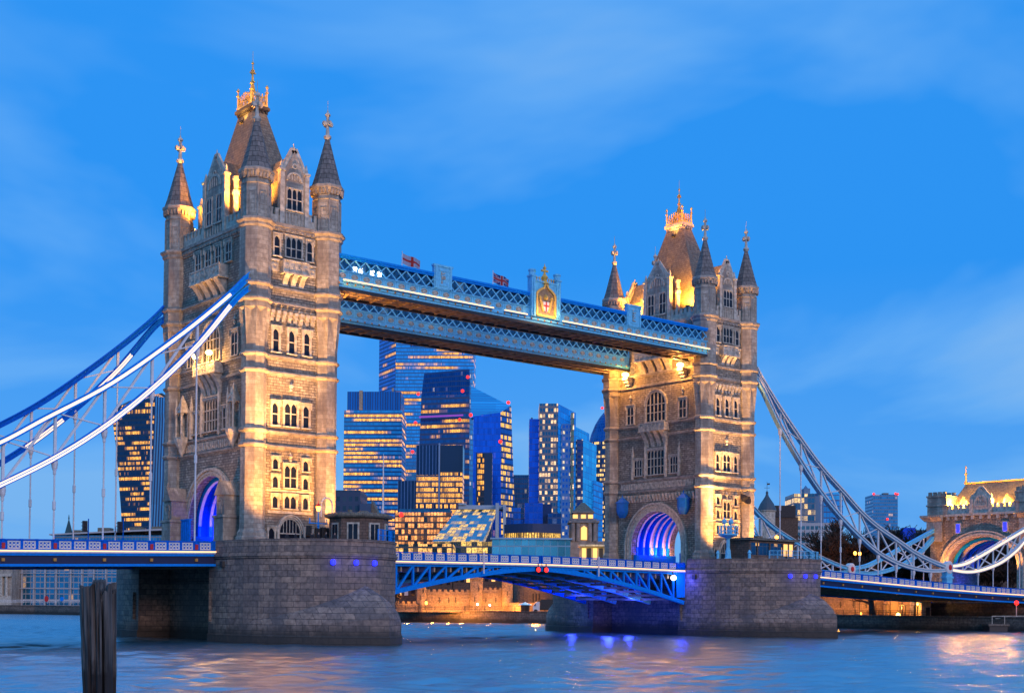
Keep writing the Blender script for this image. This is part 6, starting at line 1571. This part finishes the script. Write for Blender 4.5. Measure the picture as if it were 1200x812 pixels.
k.build('roof_plant', 'slate', s.t)
s = Site('church_spire', 'thin dark church spire over the left parapet', 'church spire', 77, 900); k = MB(); k.box(-4, 4, 0, 8, 0, s.z(630)); k.build('tower', 'slate', s.t); k = MB(); k.lathe((0, 4, s.z(630)), [(3.4, 0), (.25, s.z(608) - s.z(630)), (.5, s.z(607) - s.z(630)), (.1, s.z(602) - s.z(630))], 8); k.build('spire', plain('copper_spire', (.06, .12, .12), .6), s.t)

# ================================================================== THE CITY BEHIND
AMB = (1.0, .43, .07)
def Bd(name, label, uc, d, cat='office tower', group='city towers behind the bridge', **k_): return Site(name, label, cat, uc, d, group, **k_)
# top-heavy tower left of the near bridge tower
s = Bd('office_tower', 'top-heavy dark office tower with lit floors and curved top, left of the near tower', 170, 800)
MF = facade('flared_front', (.008, .035, .10), 1.5, 3.9, .50, AMB, 1.7, frame=(.02, .05, .10), fx=.15, fy=.42, band=.8, seed=1, metal=.4, xs=.05)
k = MB(); lv = [(640, 142.5), (600, 140.5), (560, 137), (525, 133.5), (500, 130), (487, 128)]
k.loft([s.ring([(uL, 0), (176 + (640 - v) * .03, -6), (176 + (640 - v) * .03, 40), (uL, 40)], v=v) for v, uL in lv] + [s.ring([(131, 2), (181, -6), (181, 40), (131, 40)], v=[476, 466, 466, 476]), s.ring([(147, 6), (181, 2), (181, 34), (147, 34)], v=[466, 460, 460, 466])]); k.build('glazed_front', MF, s.t)
k = MB(); k.loft([s.ring([(176.2 + (640 - v) * .03, -6), (212, 34), (212, 60), (176.2 + (640 - v) * .03, 40)], v=v) for v in (640, 560, 490)] + [s.ring([(181, -6), (212, 30), (212, 60), (181, 40)], v=[466, 456, 456, 466])]); k.build('finned_side', facade('fins', (.10, .30, .62), 2.6, 60, .0, AMB, 0, frame=(.02, .06, .16), fx=.5, fy=0, metal=.2, rough=.3), s.t)
k = MB(); k.loft([s.ring([(147, 6), (181, 2), (181, 34), (147, 34)], v=[465.9, 459.9, 459.9, 465.9]), s.ring([(160, 10), (182, 8), (182, 30), (160, 30)], v=[461, 457, 457, 461])]); k.build('roof_canopy', 'slate', s.t)
# tall stepped glass tower far back
s = Bd('office_tower', 'tallest blue glass tower running up behind the walkways', 495, 1050)
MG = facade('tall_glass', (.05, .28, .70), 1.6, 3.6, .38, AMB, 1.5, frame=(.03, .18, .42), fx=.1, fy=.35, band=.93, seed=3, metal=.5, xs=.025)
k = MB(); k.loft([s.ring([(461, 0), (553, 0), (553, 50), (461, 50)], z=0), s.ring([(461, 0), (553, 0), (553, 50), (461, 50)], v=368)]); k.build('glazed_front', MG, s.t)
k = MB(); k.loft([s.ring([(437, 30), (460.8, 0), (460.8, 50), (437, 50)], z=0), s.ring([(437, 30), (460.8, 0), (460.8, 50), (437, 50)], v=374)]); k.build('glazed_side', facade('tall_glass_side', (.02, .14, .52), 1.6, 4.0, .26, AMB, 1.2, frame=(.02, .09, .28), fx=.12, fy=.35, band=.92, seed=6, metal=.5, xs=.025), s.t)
k = MB(); k.box(s.x(478), s.x(552), -.7, -.1, s.z(405), s.z(384)); k.build('louvre_band', facade('louvres', (.02, .10, .38), 2.2, 40, 0, AMB, 0, frame=(.01, .03, .1), fx=.45, fy=0), s.t)
# left slab
s = Bd('office_block', 'broad blue glass block with long yellow lit floors right of the near tower', 435, 850)
s.block('facade', 401, 469, 480, facade('left_slab', (.04, .24, .55), 2.0, 3.4, .50, AMB, 1.8, frame=(.03, .16, .36), fx=.1, fy=.4, band=.93, seed=8, metal=.45, xs=.022), 0, 35)
s.block('crown', 404, 467, 457, facade('left_slab_crown', (.02, .11, .38), 1.6, 30, 0, AMB, 0, frame=(.01, .04, .15), fx=.3, fy=0), 3, 32, vb=479.8)
k = MB(); k.box(s.x(418), s.x(422), 2, 4, s.z(479), s.z(456)); k.box(s.x(456), s.x(458), 5, 8, s.z(457), s.z(452)); k.build('mast', 'soffit', s.t)
# wedge
s = Bd('wedge_tower', 'dark wedge-shaped tower with a slanted face, lit floors and a purple band', 520, 760)
MW = facade('wedge_face', (.012, .075, .24), 1.8, 3.9, .34, AMB, 1.5, frame=(.01, .05, .15), fx=.1, fy=.42, band=.9, seed=10, metal=.4, xs=.03)
r0 = [(484, 0), (549, 0), (549, 45), (484, 45)]; q0, q1 = [(490, 21), (547, 21), (547, 45), (490, 45)], None
k = MB(); k.loft([s.ring(r0, z=0), s.ring([(489, 19), (547, 19), (547, 45), (489, 45)], v=[457, 455, 455, 457])]); k.build('lit_face', MW, s.t)
k = MB(); k.loft([s.ring([(489, 19), (547, 19), (547, 45), (489, 45)], v=[456.9, 454.9, 454.9, 456.9]), s.ring([(491.5, 23), (547, 23), (547, 45), (491.5, 45)], v=[428, 423, 423, 428])]); k.build('top_face', facade('wedge_top', (.012, .06, .2), 1.8, 3.9, .04, (1, .85, .6), 1.6, frame=(.01, .05, .15), fx=.1, fy=.2, band=.1, seed=11), s.t)
k = MB(); k.loft([s.ring([(547.3, 4), (556.5, 8), (556.5, 45), (547.3, 45)], z=0), s.ring([(546.5, 22), (549.5, 23), (549.5, 45), (546.5, 45)], v=[424, 424, 424, 424])]); k.build('service_core', facade('wedge_core', (.08, .28, .6), 2.2, 3.9, .18, (1, .75, .45), 1.3, frame=(.05, .2, .42), fx=.3, fy=.3, band=.2, seed=12, metal=.2), s.t)
k = MB(); k.plate([(s.x(487.4), s.z(483.4)), (s.x(540), s.z(480.8)), (s.x(540), s.z(482.6)), (s.x(487.2), s.z(485.4))], 12.5, 13.5); k.build('purple_band', glow('purple_light', (.38, .08, .6), .5), s.t)
def red_lights(s, spots, y=-1):
    for u, v in spots: k = MB(); k.lathe((s.x(u), y, s.z(v)), [(.2, -.9), (.9, -.5), (.9, .5), (.2, .9)], 8); k.build('warning_light', 'glow_red', s.t)
red_lights(s, ((546, 440.5), (540, 457), (488, 461), (485, 495), (537, 491), (481.8, 529)), 0)
# dark finned block before it
s = Bd('finned_block', 'dark vertically ribbed block with glowing lower floors before the wedge tower', 513, 690)
M_f = facade('ribbed_dark', (.006, .025, .09), 1.7, 60, 0, AMB, 0, frame=(.10, .24, .5), fx=.16, fy=0, metal=.3); M_l = facade('ribbed_lit', (.01, .03, .08), 1.7, 3.6, .80, AMB, 1.5, frame=(.05, .10, .2), fx=.2, fy=.3, band=.4, seed=14)
s.block('upper_storeys', 486, 512.5, 521, M_f, 0, 22, vb=556); s.block('lower_storeys', 486.2, 512.3, 556.2, M_l, .1, 22)
k = MB(); k.box(s.x(512.6), s.x(514.4), -1.2, 4, 0, s.z(519)); k.build('corner_pier', plain('pale_blue_cladding', (.22, .36, .55), .5), s.t)
s.block('upper_storeys', 514.5, 541, 521, plain('black_glass', (.006, .03, .10), .15), 0, 22, vb=553); s.block('lower_storeys', 514.6, 540.8, 553.2, M_l, .1, 22); s.block('side_block', 464, 486, 562, M_f, 4, 22)
# scalpel
s = Bd('angular_tower', 'sharp-angled deep blue tower with a pale glass sail and lit right edge', 577, 680)
V = lambda pts: [(s.x(u), s.z(v)) for u, v in pts]
k = MB(); k.plate(V([(553, 640), (553, 487), (585, 482.5), (587, 640)]), 0, 25); k.build('left_face', facade('angular_left', (.012, .09, .55), 1.8, 3.9, .025, AMB, 1.0, frame=(.008, .06, .36), fx=.05, fy=.05, band=.1, seed=15, metal=.5), s.t)
k = MB(); pA = [(585, 482.5, 0), (597, 471, 9), (604.5, 640, 12), (587, 640, 0)]; vs = [(s.x(u) + .02, y - .02, s.z(v)) for u, v, y in pA] + [(s.x(u), y + 20, s.z(v)) for u, v, y in pA]
k.add(vs, [(0, 1, 2, 3), (7, 6, 5, 4)] + [(i, 4 + i, 4 + (i + 1) % 4, (i + 1) % 4) for i in range(4)]); k.build('right_face', facade('angular_right', (.02, .12, .42), 2.2, 3.9, .55, (1, .55, .08), 1.3, frame=(.01, .05, .2), fx=.1, fy=.35, band=.6, seed=16), s.t)
k = MB(); pA = [(550, 487, 6), (548.5, 444, 20), (596, 470.5, 12), (585.2, 482.4, 1)]; vs = [(s.x(u), y, s.z(v)) for u, v, y in pA] + [(s.x(u), y + 8, s.z(v)) for u, v, y in pA]
k.add(vs, [(0, 1, 2, 3), (7, 6, 5, 4)] + [(i, 4 + i, 4 + (i + 1) % 4, (i + 1) % 4) for i in range(4)]); k.build('glass_sail', facade('sail', (.06, .34, .72), 60, 2.2, 0, AMB, 0, frame=(.03, .20, .5), fx=0, fy=.2, metal=.3), s.t)
red_lights(s, ((594, 471), (585, 517), (550, 486)), -1)
s = Bd('dark_block', 'narrow dark block with a bright orange column of windows before the angular tower', 566, 620); s.block('facade', 556.5, 575.5, 530, plain('dark_blue_glass', (.008, .035, .11), .2), 0, 15); k = MB(); k.box(s.x(558.5), s.x(566), -.3, -.1, 0, s.z(531)); k.build('window_column', facade('win_col', (.02, .03, .06), 1.5, 3.3, .75, (1, .42, .06), 1.5, frame=(.03, .03, .05), fx=.2, fy=.3, band=.1, seed=18), s.t)
s = Bd('dark_block', 'low dark block with a few lit windows beyond the angular tower', 611, 760); s.block('facade', 600, 620, 556, facade('dim_block', (.02, .07, .2), 2.2, 3.6, .16, (1, .8, .5), .7, frame=(.015, .05, .14), seed=19, band=.3), 0, 20)
# stepped tower right
s = Bd('stepped_tower', 'stepped blue tower with sparkling lit floors between the angular tower and the far bridge tower', 660, 600)
s.block('blue_slab', 619, 630.3, 489, facade('slab_blue', (.012, .07, .48), 2.2, 3.4, .02, AMB, .8, frame=(.01, .05, .33), fx=.05, fy=.08, seed=20), 3, 22)
s.block('lit_front', 630.5, 652.5, 472, facade('spark_front', (.03, .10, .22), 2.1, 3.4, .42, (1, .62, .34), 1.0, frame=(.16, .17, .22), fx=.22, fy=.4, seed=21, band=.1, var=.9), 0, 22)
s.block('glazed_shaft', 652.7, 673.8, 471.5, facade('shaft_glass', (.03, .25, .75), 2.2, 3.4, .015, AMB, 1, frame=(.02, .17, .58), fx=.06, fy=.08, seed=22), 2, 26, vt2=482.5)
s.block('middle_front', 656.5, 666.5, 497, facade('middle_front', (.012, .09, .42), 2.4, 3.4, .30, (1, .8, .5), 1.0, frame=(.05, .2, .5), fx=.4, fy=.5, seed=23, band=0), -3, 2)
k = MB(); k.box(s.x(667.5), s.x(671), -3.5, 1.9, 0, s.z(484)); k.build('brown_strip', facade('brown_strip', (.22, .16, .14), 1.5, 3.4, .2, (1, .7, .4), 1.2, frame=(.2, .14, .12), seed=24, band=0), s.t)
s.block('step', 673.9, 690, 498, facade('step_glass', (.05, .32, .8), 2.4, 3.4, .0, AMB, 1, frame=(.03, .22, .62), fx=.06, fy=.07, seed=25), 4, 24, vt2=506); s.block('lower_step', 682, 698, 514, facade('step_glass2', (.06, .36, .85), 2.4, 3.4, .01, AMB, 1, frame=(.04, .25, .66), fx=.06, fy=.07, seed=26), 0, 3.9, vt2=521)
s.block('dark_column', 674.5, 681.8, 514.5, facade('dark_col', (.008, .04, .2), 3.0, 3.4, .45, (1, .75, .5), .9, frame=(.01, .05, .2), fx=.3, fy=.55, seed=27, band=0), -1, 3.8); s.block('low_block', 694, 705, 563, facade('step_glass3', (.04, .27, .7), 2.0, 3.2, .0, AMB, 1, frame=(.03, .2, .55), seed=28), -4, 8, vt2=567)
k = MB()
for u, v in ((622, 486), (634, 470), (641, 469.5)): k.box(s.x(u) - .4, s.x(u) + .4, 8, 10, s.z(v + 5), s.z(v))
k.build('roof_plant', 'slate', s.t)
# bullet-shaped tower
s = Bd('rounded_tower', 'dark bullet-shaped glass tower half hidden by the far bridge tower', 713, 900); hh = lambda v: s.z(v)
k = MB(); k.lathe((0, 15, 0), [(s.x(713 + r_), hh(v)) for v, r_ in ((640, 23), (600, 25), (560, 25.5), (535, 25), (516.2, 22.8))], 28, caps=(True, False)); k.build('lit_storeys', facade('bullet_lit', (.02, .06, .16), 2.4, 4.0, .55, (1, .62, .2), 1.4, frame=(.02, .06, .15), fx=.2, fy=.45, seed=30, band=.2), s.t)
k = MB(); k.lathe((0, 15, 0), [(s.x(713 + r_), hh(v)) for v, r_ in ((516, 22.8), (505, 20), (494, 15.5), (485, 10), (479, 5), (476.5, .6))], 28, caps=(False, True)); k.build('glass_dome', facade('bullet_dome', (.015, .09, .3), 3.2, 3.0, 0, AMB, 0, frame=(.02, .12, .36), fx=.12, fy=.12, seed=31), s.t)
red_lights(s, ((705, 476),), 5)
# middle ground
s = Bd('atrium_building', 'sloping glass atrium glowing yellow in a pale steel portal', 545, 450, cat='building', group='low city buildings behind the opening span')
k = MB(); k.loft([s.ring([(506, 0), (565, 0), (565, 26), (506, 26)], v=634), s.ring([(532, 18), (581, 18), (581, 26), (532, 26)], v=592.5)]); k.build('sloping_glass', facade('atrium_glass', (.10, .28, .5), 2.6, 2.2, .55, (1, .62, .2), .95, frame=(.2, .3, .42), fx=.1, fy=.12, seed=33, band=.5), s.t)
k = MB(); k.box(s.x(579.5), s.x(583.5), 10, 24, 0, s.z(586)); k.box(s.x(588.5), s.x(592), 10, 24, 0, s.z(588)); k.box(s.x(534), s.x(592), 17, 26, s.z(592), s.z(587)); k.box(s.x(534), s.x(543), 16, 24, s.z(587) + .01, s.z(585)); k.build('portal', plain('pale_steel', (.32, .42, .52), .5), s.t)
s.block('lower_storey', 508, 578, 634.5, facade('atrium_base', (.05, .08, .12), 3, 3, .7, (1, .6, .15), 1.2, frame=(.1, .12, .15), seed=34, band=.4), -.5, 20)
s = Bd('red_lit_offices', 'offices glowing orange and red above the near pier cabin', 495, 530, cat='office block', group='low city buildings behind the opening span'); s.block('facade', 462, 528, 600, facade('red_lit', (.04, .05, .08), 2.1, 3.1, .82, (1, .36, .10), 1.5, frame=(.10, .07, .06), fx=.18, fy=.3, seed=35, band=.15, var=.8), 0, 20); k = MB(); k.box(s.x(466), s.x(527), 1, 18, s.z(600) + .01, s.z(596)); k.build('roof_storey', facade('red_lit_roof', (.03, .1, .22), 2, 3, .1, AMB, .8, frame=(.03, .08, .16), seed=36), s.t)
red_lights(s, ((469.5, 603),), -.6)
s = Bd('low_shops', 'low dim shops with scattered lamps beyond the near pier', 495, 400, cat='building', group='low city buildings behind the opening span'); s.block('facade', 455, 530, 637, facade('shops', (.06, .07, .09), 2.4, 3.0, .35, (1, .5, .14), 1.2, frame=(.08, .075, .07), seed=37, band=.1), 0, 15)
s = Bd('blue_cubes', 'cluster of dark blue cube-shaped offices right of the atrium', 628, 480, cat='office block', group='low city buildings behind the opening span')
s.block('cube', 614, 635.5, 589, facade('cube_a', (.015, .08, .5), 2.6, 3.2, .02, AMB, .8, frame=(.012, .07, .38), fx=.05, fy=.06, seed=38), 0, 14, vb=618); s.block('cube_base', 614, 635.3, 618.2, facade('cube_b', (.02, .1, .35), 2.6, 3.0, .2, (.6, .8, 1), .8, frame=(.02, .08, .25), seed=39), .2, 14); s.block('dark_cube', 635.6, 646, 590, plain('dark_cube_glass', (.008, .03, .14), .2), 1, 14); s.block('small_cube', 601, 609.5, 594, facade('cube_c', (.02, .09, .45), 2.6, 3.2, .0, AMB, .8, frame=(.012, .07, .3), seed=40), 2, 14); s.block('side_cube', 641, 657, 602, facade('cube_d', (.02, .08, .3), 2.6, 3.0, .25, (.7, .85, 1), .9, frame=(.02, .07, .2), seed=41), -3, .9); s.block('low_cube', 592, 614, 607, facade('cube_e', (.015, .06, .3), 2.6, 3.0, .06, AMB, .8, frame=(.012, .05, .2), seed=42), 3, 14)
s = Bd('curved_arcade', 'low curved dark building with a glowing arcade right of the atrium', 624, 430, cat='building', group='low city buildings behind the opening span'); k = MB(); pts = [(590 + 67 * i / 12, 6 - 6 * math.sin(PI * i / 12)) for i in range(13)]
k.loft([s.ring(pts + [(657, 20), (590, 20)], v=623.5), s.ring(pts + [(657, 20), (590, 20)], v=613)]); k.build('wall', plain('dark_blue_render', (.02, .045, .12), .6), s.t)
k = MB(); k.loft([s.ring(pts + [(657, 20), (590, 20)], z=0), s.ring(pts + [(657, 20), (590, 20)], v=623.8)]); k.build('arcade', facade('arcade', (.02, .02, .03), 1.5, 9.5, 1.0, (1, .55, .1), 1.4, frame=(.02, .02, .03), fx=.35, fy=0.05, seed=43, band=.0), s.t)
s = Bd('pale_terminal', 'long low pale blue building with a flat roof behind the opening span', 622, 385, cat='building', group='low city buildings behind the opening span'); s.block('facade', 576, 668, 632, facade('terminal', (.14, .34, .5), 3.5, 6, .08, (1, .7, .3), .8, frame=(.2, .38, .52), fx=.06, fy=.08, seed=44), 0, 12); k = MB(); k.box(s.x(574), s.x(670), -1, 13, s.z(632) + .01, s.z(630)); k.build('roof', plain('pale_blue_roof', (.25, .45, .6), .6), s.t)
s = Bd('baroque_building', 'pale stone building with a stepped square tower and arched niche left of the far tower', 684, 440, cat='building', group='low city buildings behind the opening span')
M['grey_stone'] = plain('grey_city_stone', (.24, .22, .20), .8, tone=.35, scale=.6); s.block('wing', 660, 708, 634, 'grey_stone', 0, 14); s.block('tower_stage', 668, 700.5, 612, 'grey_stone', 1, 13, vb=634.2); s.block('upper_stage', 672, 695, 600, 'grey_stone', 2.5, 11, vb=607.6)
k = MB(); k.box(s.x(666), s.x(702), .2, 13.8, s.z(612) + .01, s.z(609.5)); k.box(s.x(669), s.x(699), .8, 13, s.z(609.5) + .01, s.z(607.7)); k.box(s.x(670.5), s.x(696.5), 1.8, 12, s.z(600) + .01, s.z(598.5))
for u in (671, 677, 691, 697): k.lathe((s.x(u), .3, s.z(634)), [(.75, 0), (.65, s.z(613) - s.z(634)), (.9, s.z(612.2) - s.z(634))], 10)
k.build('columns', 'grey_stone', s.t)
k = MB(); k.loft([s.ring([(671, 2), (696, 2), (696, 11.5), (671, 11.5)], v=598.4), s.ring([(677, 4), (690, 4), (690, 9), (677, 9)], v=592), s.ring([(681.5, 6), (685.5, 6), (685.5, 7), (681.5, 7)], v=587)]); k.build('stepped_roof', 'slate', s.t)
k = MB(); k.plate([(s.x(680.5), s.z(632)), (s.x(687.5), s.z(632)), (s.x(687.5), s.z(618)), (s.x(684), s.z(615.5)), (s.x(680.5), s.z(618))], .6, .99); k.build('niche', 'lit_win', s.t)  # no window: a glowing plate imitates the floodlit stone of the niche
for u in (674, 683.5, 692): k = MB(); k.box(s.x(u) - .8, s.x(u) + .8, 2.3, 2.49, s.z(606.5), s.z(602)); k.build('window', 'lit_win', s.t)
p = at(684, 636, 430); lamp('niche_flood', 'POINT', tuple(p), 900, (1, .5, .2), None, .5)
s = Bd('lit_pavilion', 'yellow-lit pavilion beside the far bridge tower above the opening span', 695, 335, cat='pavilion', group='low city buildings behind the opening span'); s.block('wall', 680, 710, 640, plain('cream_render', (.5, .4, .22), .7), 0, 6); k = MB(); k.box(s.x(678), s.x(712), -1.2, 7, s.z(640) + .01, s.z(638)); k.build('roof', 'trim', s.t)
for u, m_ in ((684, 'lit_win'), (690, 'dark'), (697, 'lit_win'), (704, 'dark')): k = MB(); k.box(s.x(u) - .5, s.x(u) + .5, -.1, -.003, .3, s.z(642)); k.build('opening', m_, s.t)
p = at(697, 641, 331); lamp('pavilion_light', 'POINT', tuple(p), 350, (1, .7, .2), None, .3)
s = Bd('grey_block', 'dim slate-blue block behind the near pier cabin', 412, 420, cat='building', group='low city buildings behind the opening span'); s.block('wall', 390, 421, 574, facade('slate_blue_wall', (.02, .035, .07), 3.2, 3.8, .06, (1, .6, .3), .5, frame=(.03, .055, .11), fx=.45, fy=.5, seed=60, band=.2, metal=.1), 0, 20); s.block('wing', 421.2, 434, 590, plain('slate_blue_wing', (.04, .08, .15), .6), -2, 18); k = MB(); k.loft([s.ring([(434, 0), (446, 0), (446, 10), (434, 10)], z=0), s.ring([(434, 0), (446, 0), (446, 10), (434, 10)], v=[585, 610, 610, 585])]); k.build('lean_to', 'slate', s.t)
# right side
s = Bd('domed_turret', 'old stone turret with a leaded onion dome and weather vane right of the far tower', 900.5, 430, cat='castle turret', group='buildings right of the far tower'); k = MB(); r = s.x(911); k.lathe((0, r, 0), [(r * .92, 0), (r * .92, s.z(599)), (r * 1.03, s.z(598)), (r * 1.03, s.z(597))], 12); k.build('wall', 'trim', s.t)
k = MB(); zb = s.z(597); k.lathe((0, r, zb), [(r * 1.05, 0), (r * .98, .7), (r * .75, 2.2), (r * .42, 3.6), (r * .2, 4.6), (r * .12, 5.4), (r * .16, 5.8), (.05, 6.4)], 16); do_ = k.build('dome', plain('lead_dome', (.07, .10, .12), .5), s.t); k = MB(); k.beam((0, r, zb + 6), (0, r, zb + 9.3), .1); k.beam((-.9, r, zb + 7.3), (.9, r, zb + 7.3), .1); k.beam((0, r, zb + 8.5), (.9, r, zb + 8.6), .06, .5); k.build('weather_vane', 'black', do_)
s = Bd('dark_roof_house', 'dark steep-roofed house between the domed turret and the pale offices', 921, 440, cat='house', group='buildings right of the far tower'); s.block('wall', 908, 935, 606, 'house', 0, 12); k = MB(); k.box(s.x(906), s.x(932), -.3, 12, s.z(606) + .01, s.z(592)); k.build('roof', 'tile', s.t)
s = Bd('pale_offices', 'low pale office block with ribbon windows behind the right chain', 950, 470, cat='office block', group='buildings right of the far tower'); s.block('facade', 912, 988, 612, facade('pale_off', (.05, .12, .2), 2.6, 3.0, .10, (1, .6, .3), .7, frame=(.42, .43, .46), fx=.22, fy=.45, seed=46, band=.4, metal=.1), 0, 15)
s = Bd('office_block', 'mid-height office block with lit floors and a pointed roof behind the right chain', 942, 560, group='buildings right of the far tower'); s.block('facade', 930, 955, 578, facade('mid_off', (.04, .10, .2), 2.4, 3.2, .40, (1, .65, .3), 1.1, frame=(.08, .14, .22), seed=47, band=.7), 0, 18); k = MB()
for u0, u1, v in ((944, 951, 567), (952, 960, 576), (960, 967, 572)): k.box(s.x(u0), s.x(u1), 3, 9, 0, s.z(v + 4)); k.lathe(((s.x(u0) + s.x(u1)) / 2, 6, s.z(v + 4)), [(1.3, 0), (.1, s.z(v) - s.z(v + 4))], 4)
k.build('stair_towers', plain('blue_grey_cladding', (.08, .2, .36), .5), s.t)
s = Bd('office_block', 'blue glass office block on the right of the pointed one behind the right chain', 972, 570, group='buildings right of the far tower'); s.block('facade', 955.5, 991, 584, facade('right_off', (.04, .2, .5), 2.4, 3.2, .12, (1, .7, .4), .9, frame=(.03, .12, .3), seed=48, band=.3), 5, 20); s.block('upper_block', 968, 988, 575, facade('right_off2', (.06, .3, .62), 2.4, 3.2, .02, AMB, .9, frame=(.04, .2, .45), seed=49), 7, 18, vb=584.2)
s = Bd('glass_tower', 'lone banded glass tower with red corner lights in the right distance', 1037.5, 1100, group='buildings right of the far tower'); s.block('facade', 1023, 1052, 579, facade('lone_tower', (.03, .15, .36), 3.0, 3.6, .07, (1, .6, .4), 1.1, frame=(.09, .24, .42), fx=.1, fy=.35, seed=50, band=.3), 0, 25); red_lights(s, ((1023.5, 578.5), (1049, 578), (1051.5, 578.5), (1039.5, 608)), -1)
k = MB(); k.box(s.x(1036), s.x(1042), 2, 8, s.z(579), s.z(577)); k.build('roof_plant', 'slate', s.t)
s = Bd('dark_offices', 'dark flat-roofed offices with a bright blue lit cube left of the shore tower', 1070, 420, cat='office block', group='buildings right of the far tower'); s.block('facade', 1048, 1098, 620, facade('dark_off', (.02, .05, .1), 2.4, 3.0, .2, (.7, .85, 1), .6, frame=(.03, .05, .08), seed=51, band=.4), 3, 16); k = MB(); k.box(s.x(1058), s.x(1073), 0, 2.9, 0, s.z(618)); k.build('blue_cube', facade('lit_cube', (.01, .05, .5), 4, 3.0, .12, (.8, .9, 1), .8, frame=(.01, .05, .4), fx=.04, fy=.04, seed=52, band=.0), s.t)

s = Bd('brick_terrace', 'dark brown brick terrace behind the arch of the shore tower', 1155, 420, cat='building', group='buildings right of the far tower'); s.block('wall', 1096, 1215, 636, 'house', 0, 12); s.block('roof', 1095, 1216, 628, 'tile', 1, 11, vb=635.9)
for u in (1106, 1118, 1131, 1144, 1158, 1171, 1184, 1198):
    for v in (648, 664): k = MB(); k.box(s.x(u) - .7, s.x(u) + .7, -.12, -.003, s.z(v + 8), s.z(v)); k.build('window', 'lit_win' if u in (1131, 1184) and v == 664 else 'glass', s.t)
for i, (u, h, lb) in enumerate(((1118, 19, 'bare dark tree seen through the arch of the shore tower'), (1150, 21, 'bare dark tree beside the road behind the shore tower arch'), (1190, 20, 'bare dark tree behind the right side of the shore tower'))): bare_tree('bare_tree', lb, u, 360, h * 1.3, 60 + i, trunk_r=.5, density=5)

t = thing('approach_viaduct', 'stone approach viaduct carrying the road away behind the shore tower', 'viaduct', (192, 0, 0)); k = MB()
k.box(0, 150, -11.5, 11.5, 1.5, 6.6); k.build('wall', 'granite', t)
for sg in (-1, 1): k = MB(); k.box(0, 150, min(sg * 11.1, sg * 11.6), max(sg * 11.1, sg * 11.6), 6.603, 7.9); k.build('parapet', 'trim', t)
k = MB(); k.box(0, 150, -11.0, 11.0, 6.603, 6.75); k.build('roadway', 'asphalt', t)
for i, (x, y, w_, h_, lb) in enumerate(((215, -45, 34, 17, 'brown brick riverside block downstream of the shore tower'), (235, -95, 40, 22, 'larger brown brick riverside block farther downstream of the shore tower'))):
    t = thing('riverside_block', lb, 'building', (x, y, QZ), R(8), 'riverside blocks beyond the shore tower'); k = MB(); k.box(-12, 12, -w_ / 2, w_ / 2, 0, h_); k.build('wall', facade('riverside_brick_%d' % i, (.05, .045, .045), 3.4, 4.0, .22, AMB, .8, frame=(.13, .085, .06), fx=.5, fy=.5, seed=70 + i, band=.15, metal=.1), t)
    k = MB(); k.loft([[(-12.5, -w_ / 2 - .5, h_ + .003), (12.5, -w_ / 2 - .5, h_ + .003), (12.5, w_ / 2 + .5, h_ + .003), (-12.5, w_ / 2 + .5, h_ + .003)], [(-6, -w_ / 2 + 5, h_ + 4), (6, -w_ / 2 + 5, h_ + 4), (6, w_ / 2 - 5, h_ + 4), (-6, w_ / 2 - 5, h_ + 4)]]); k.build('roof', 'tile', t)
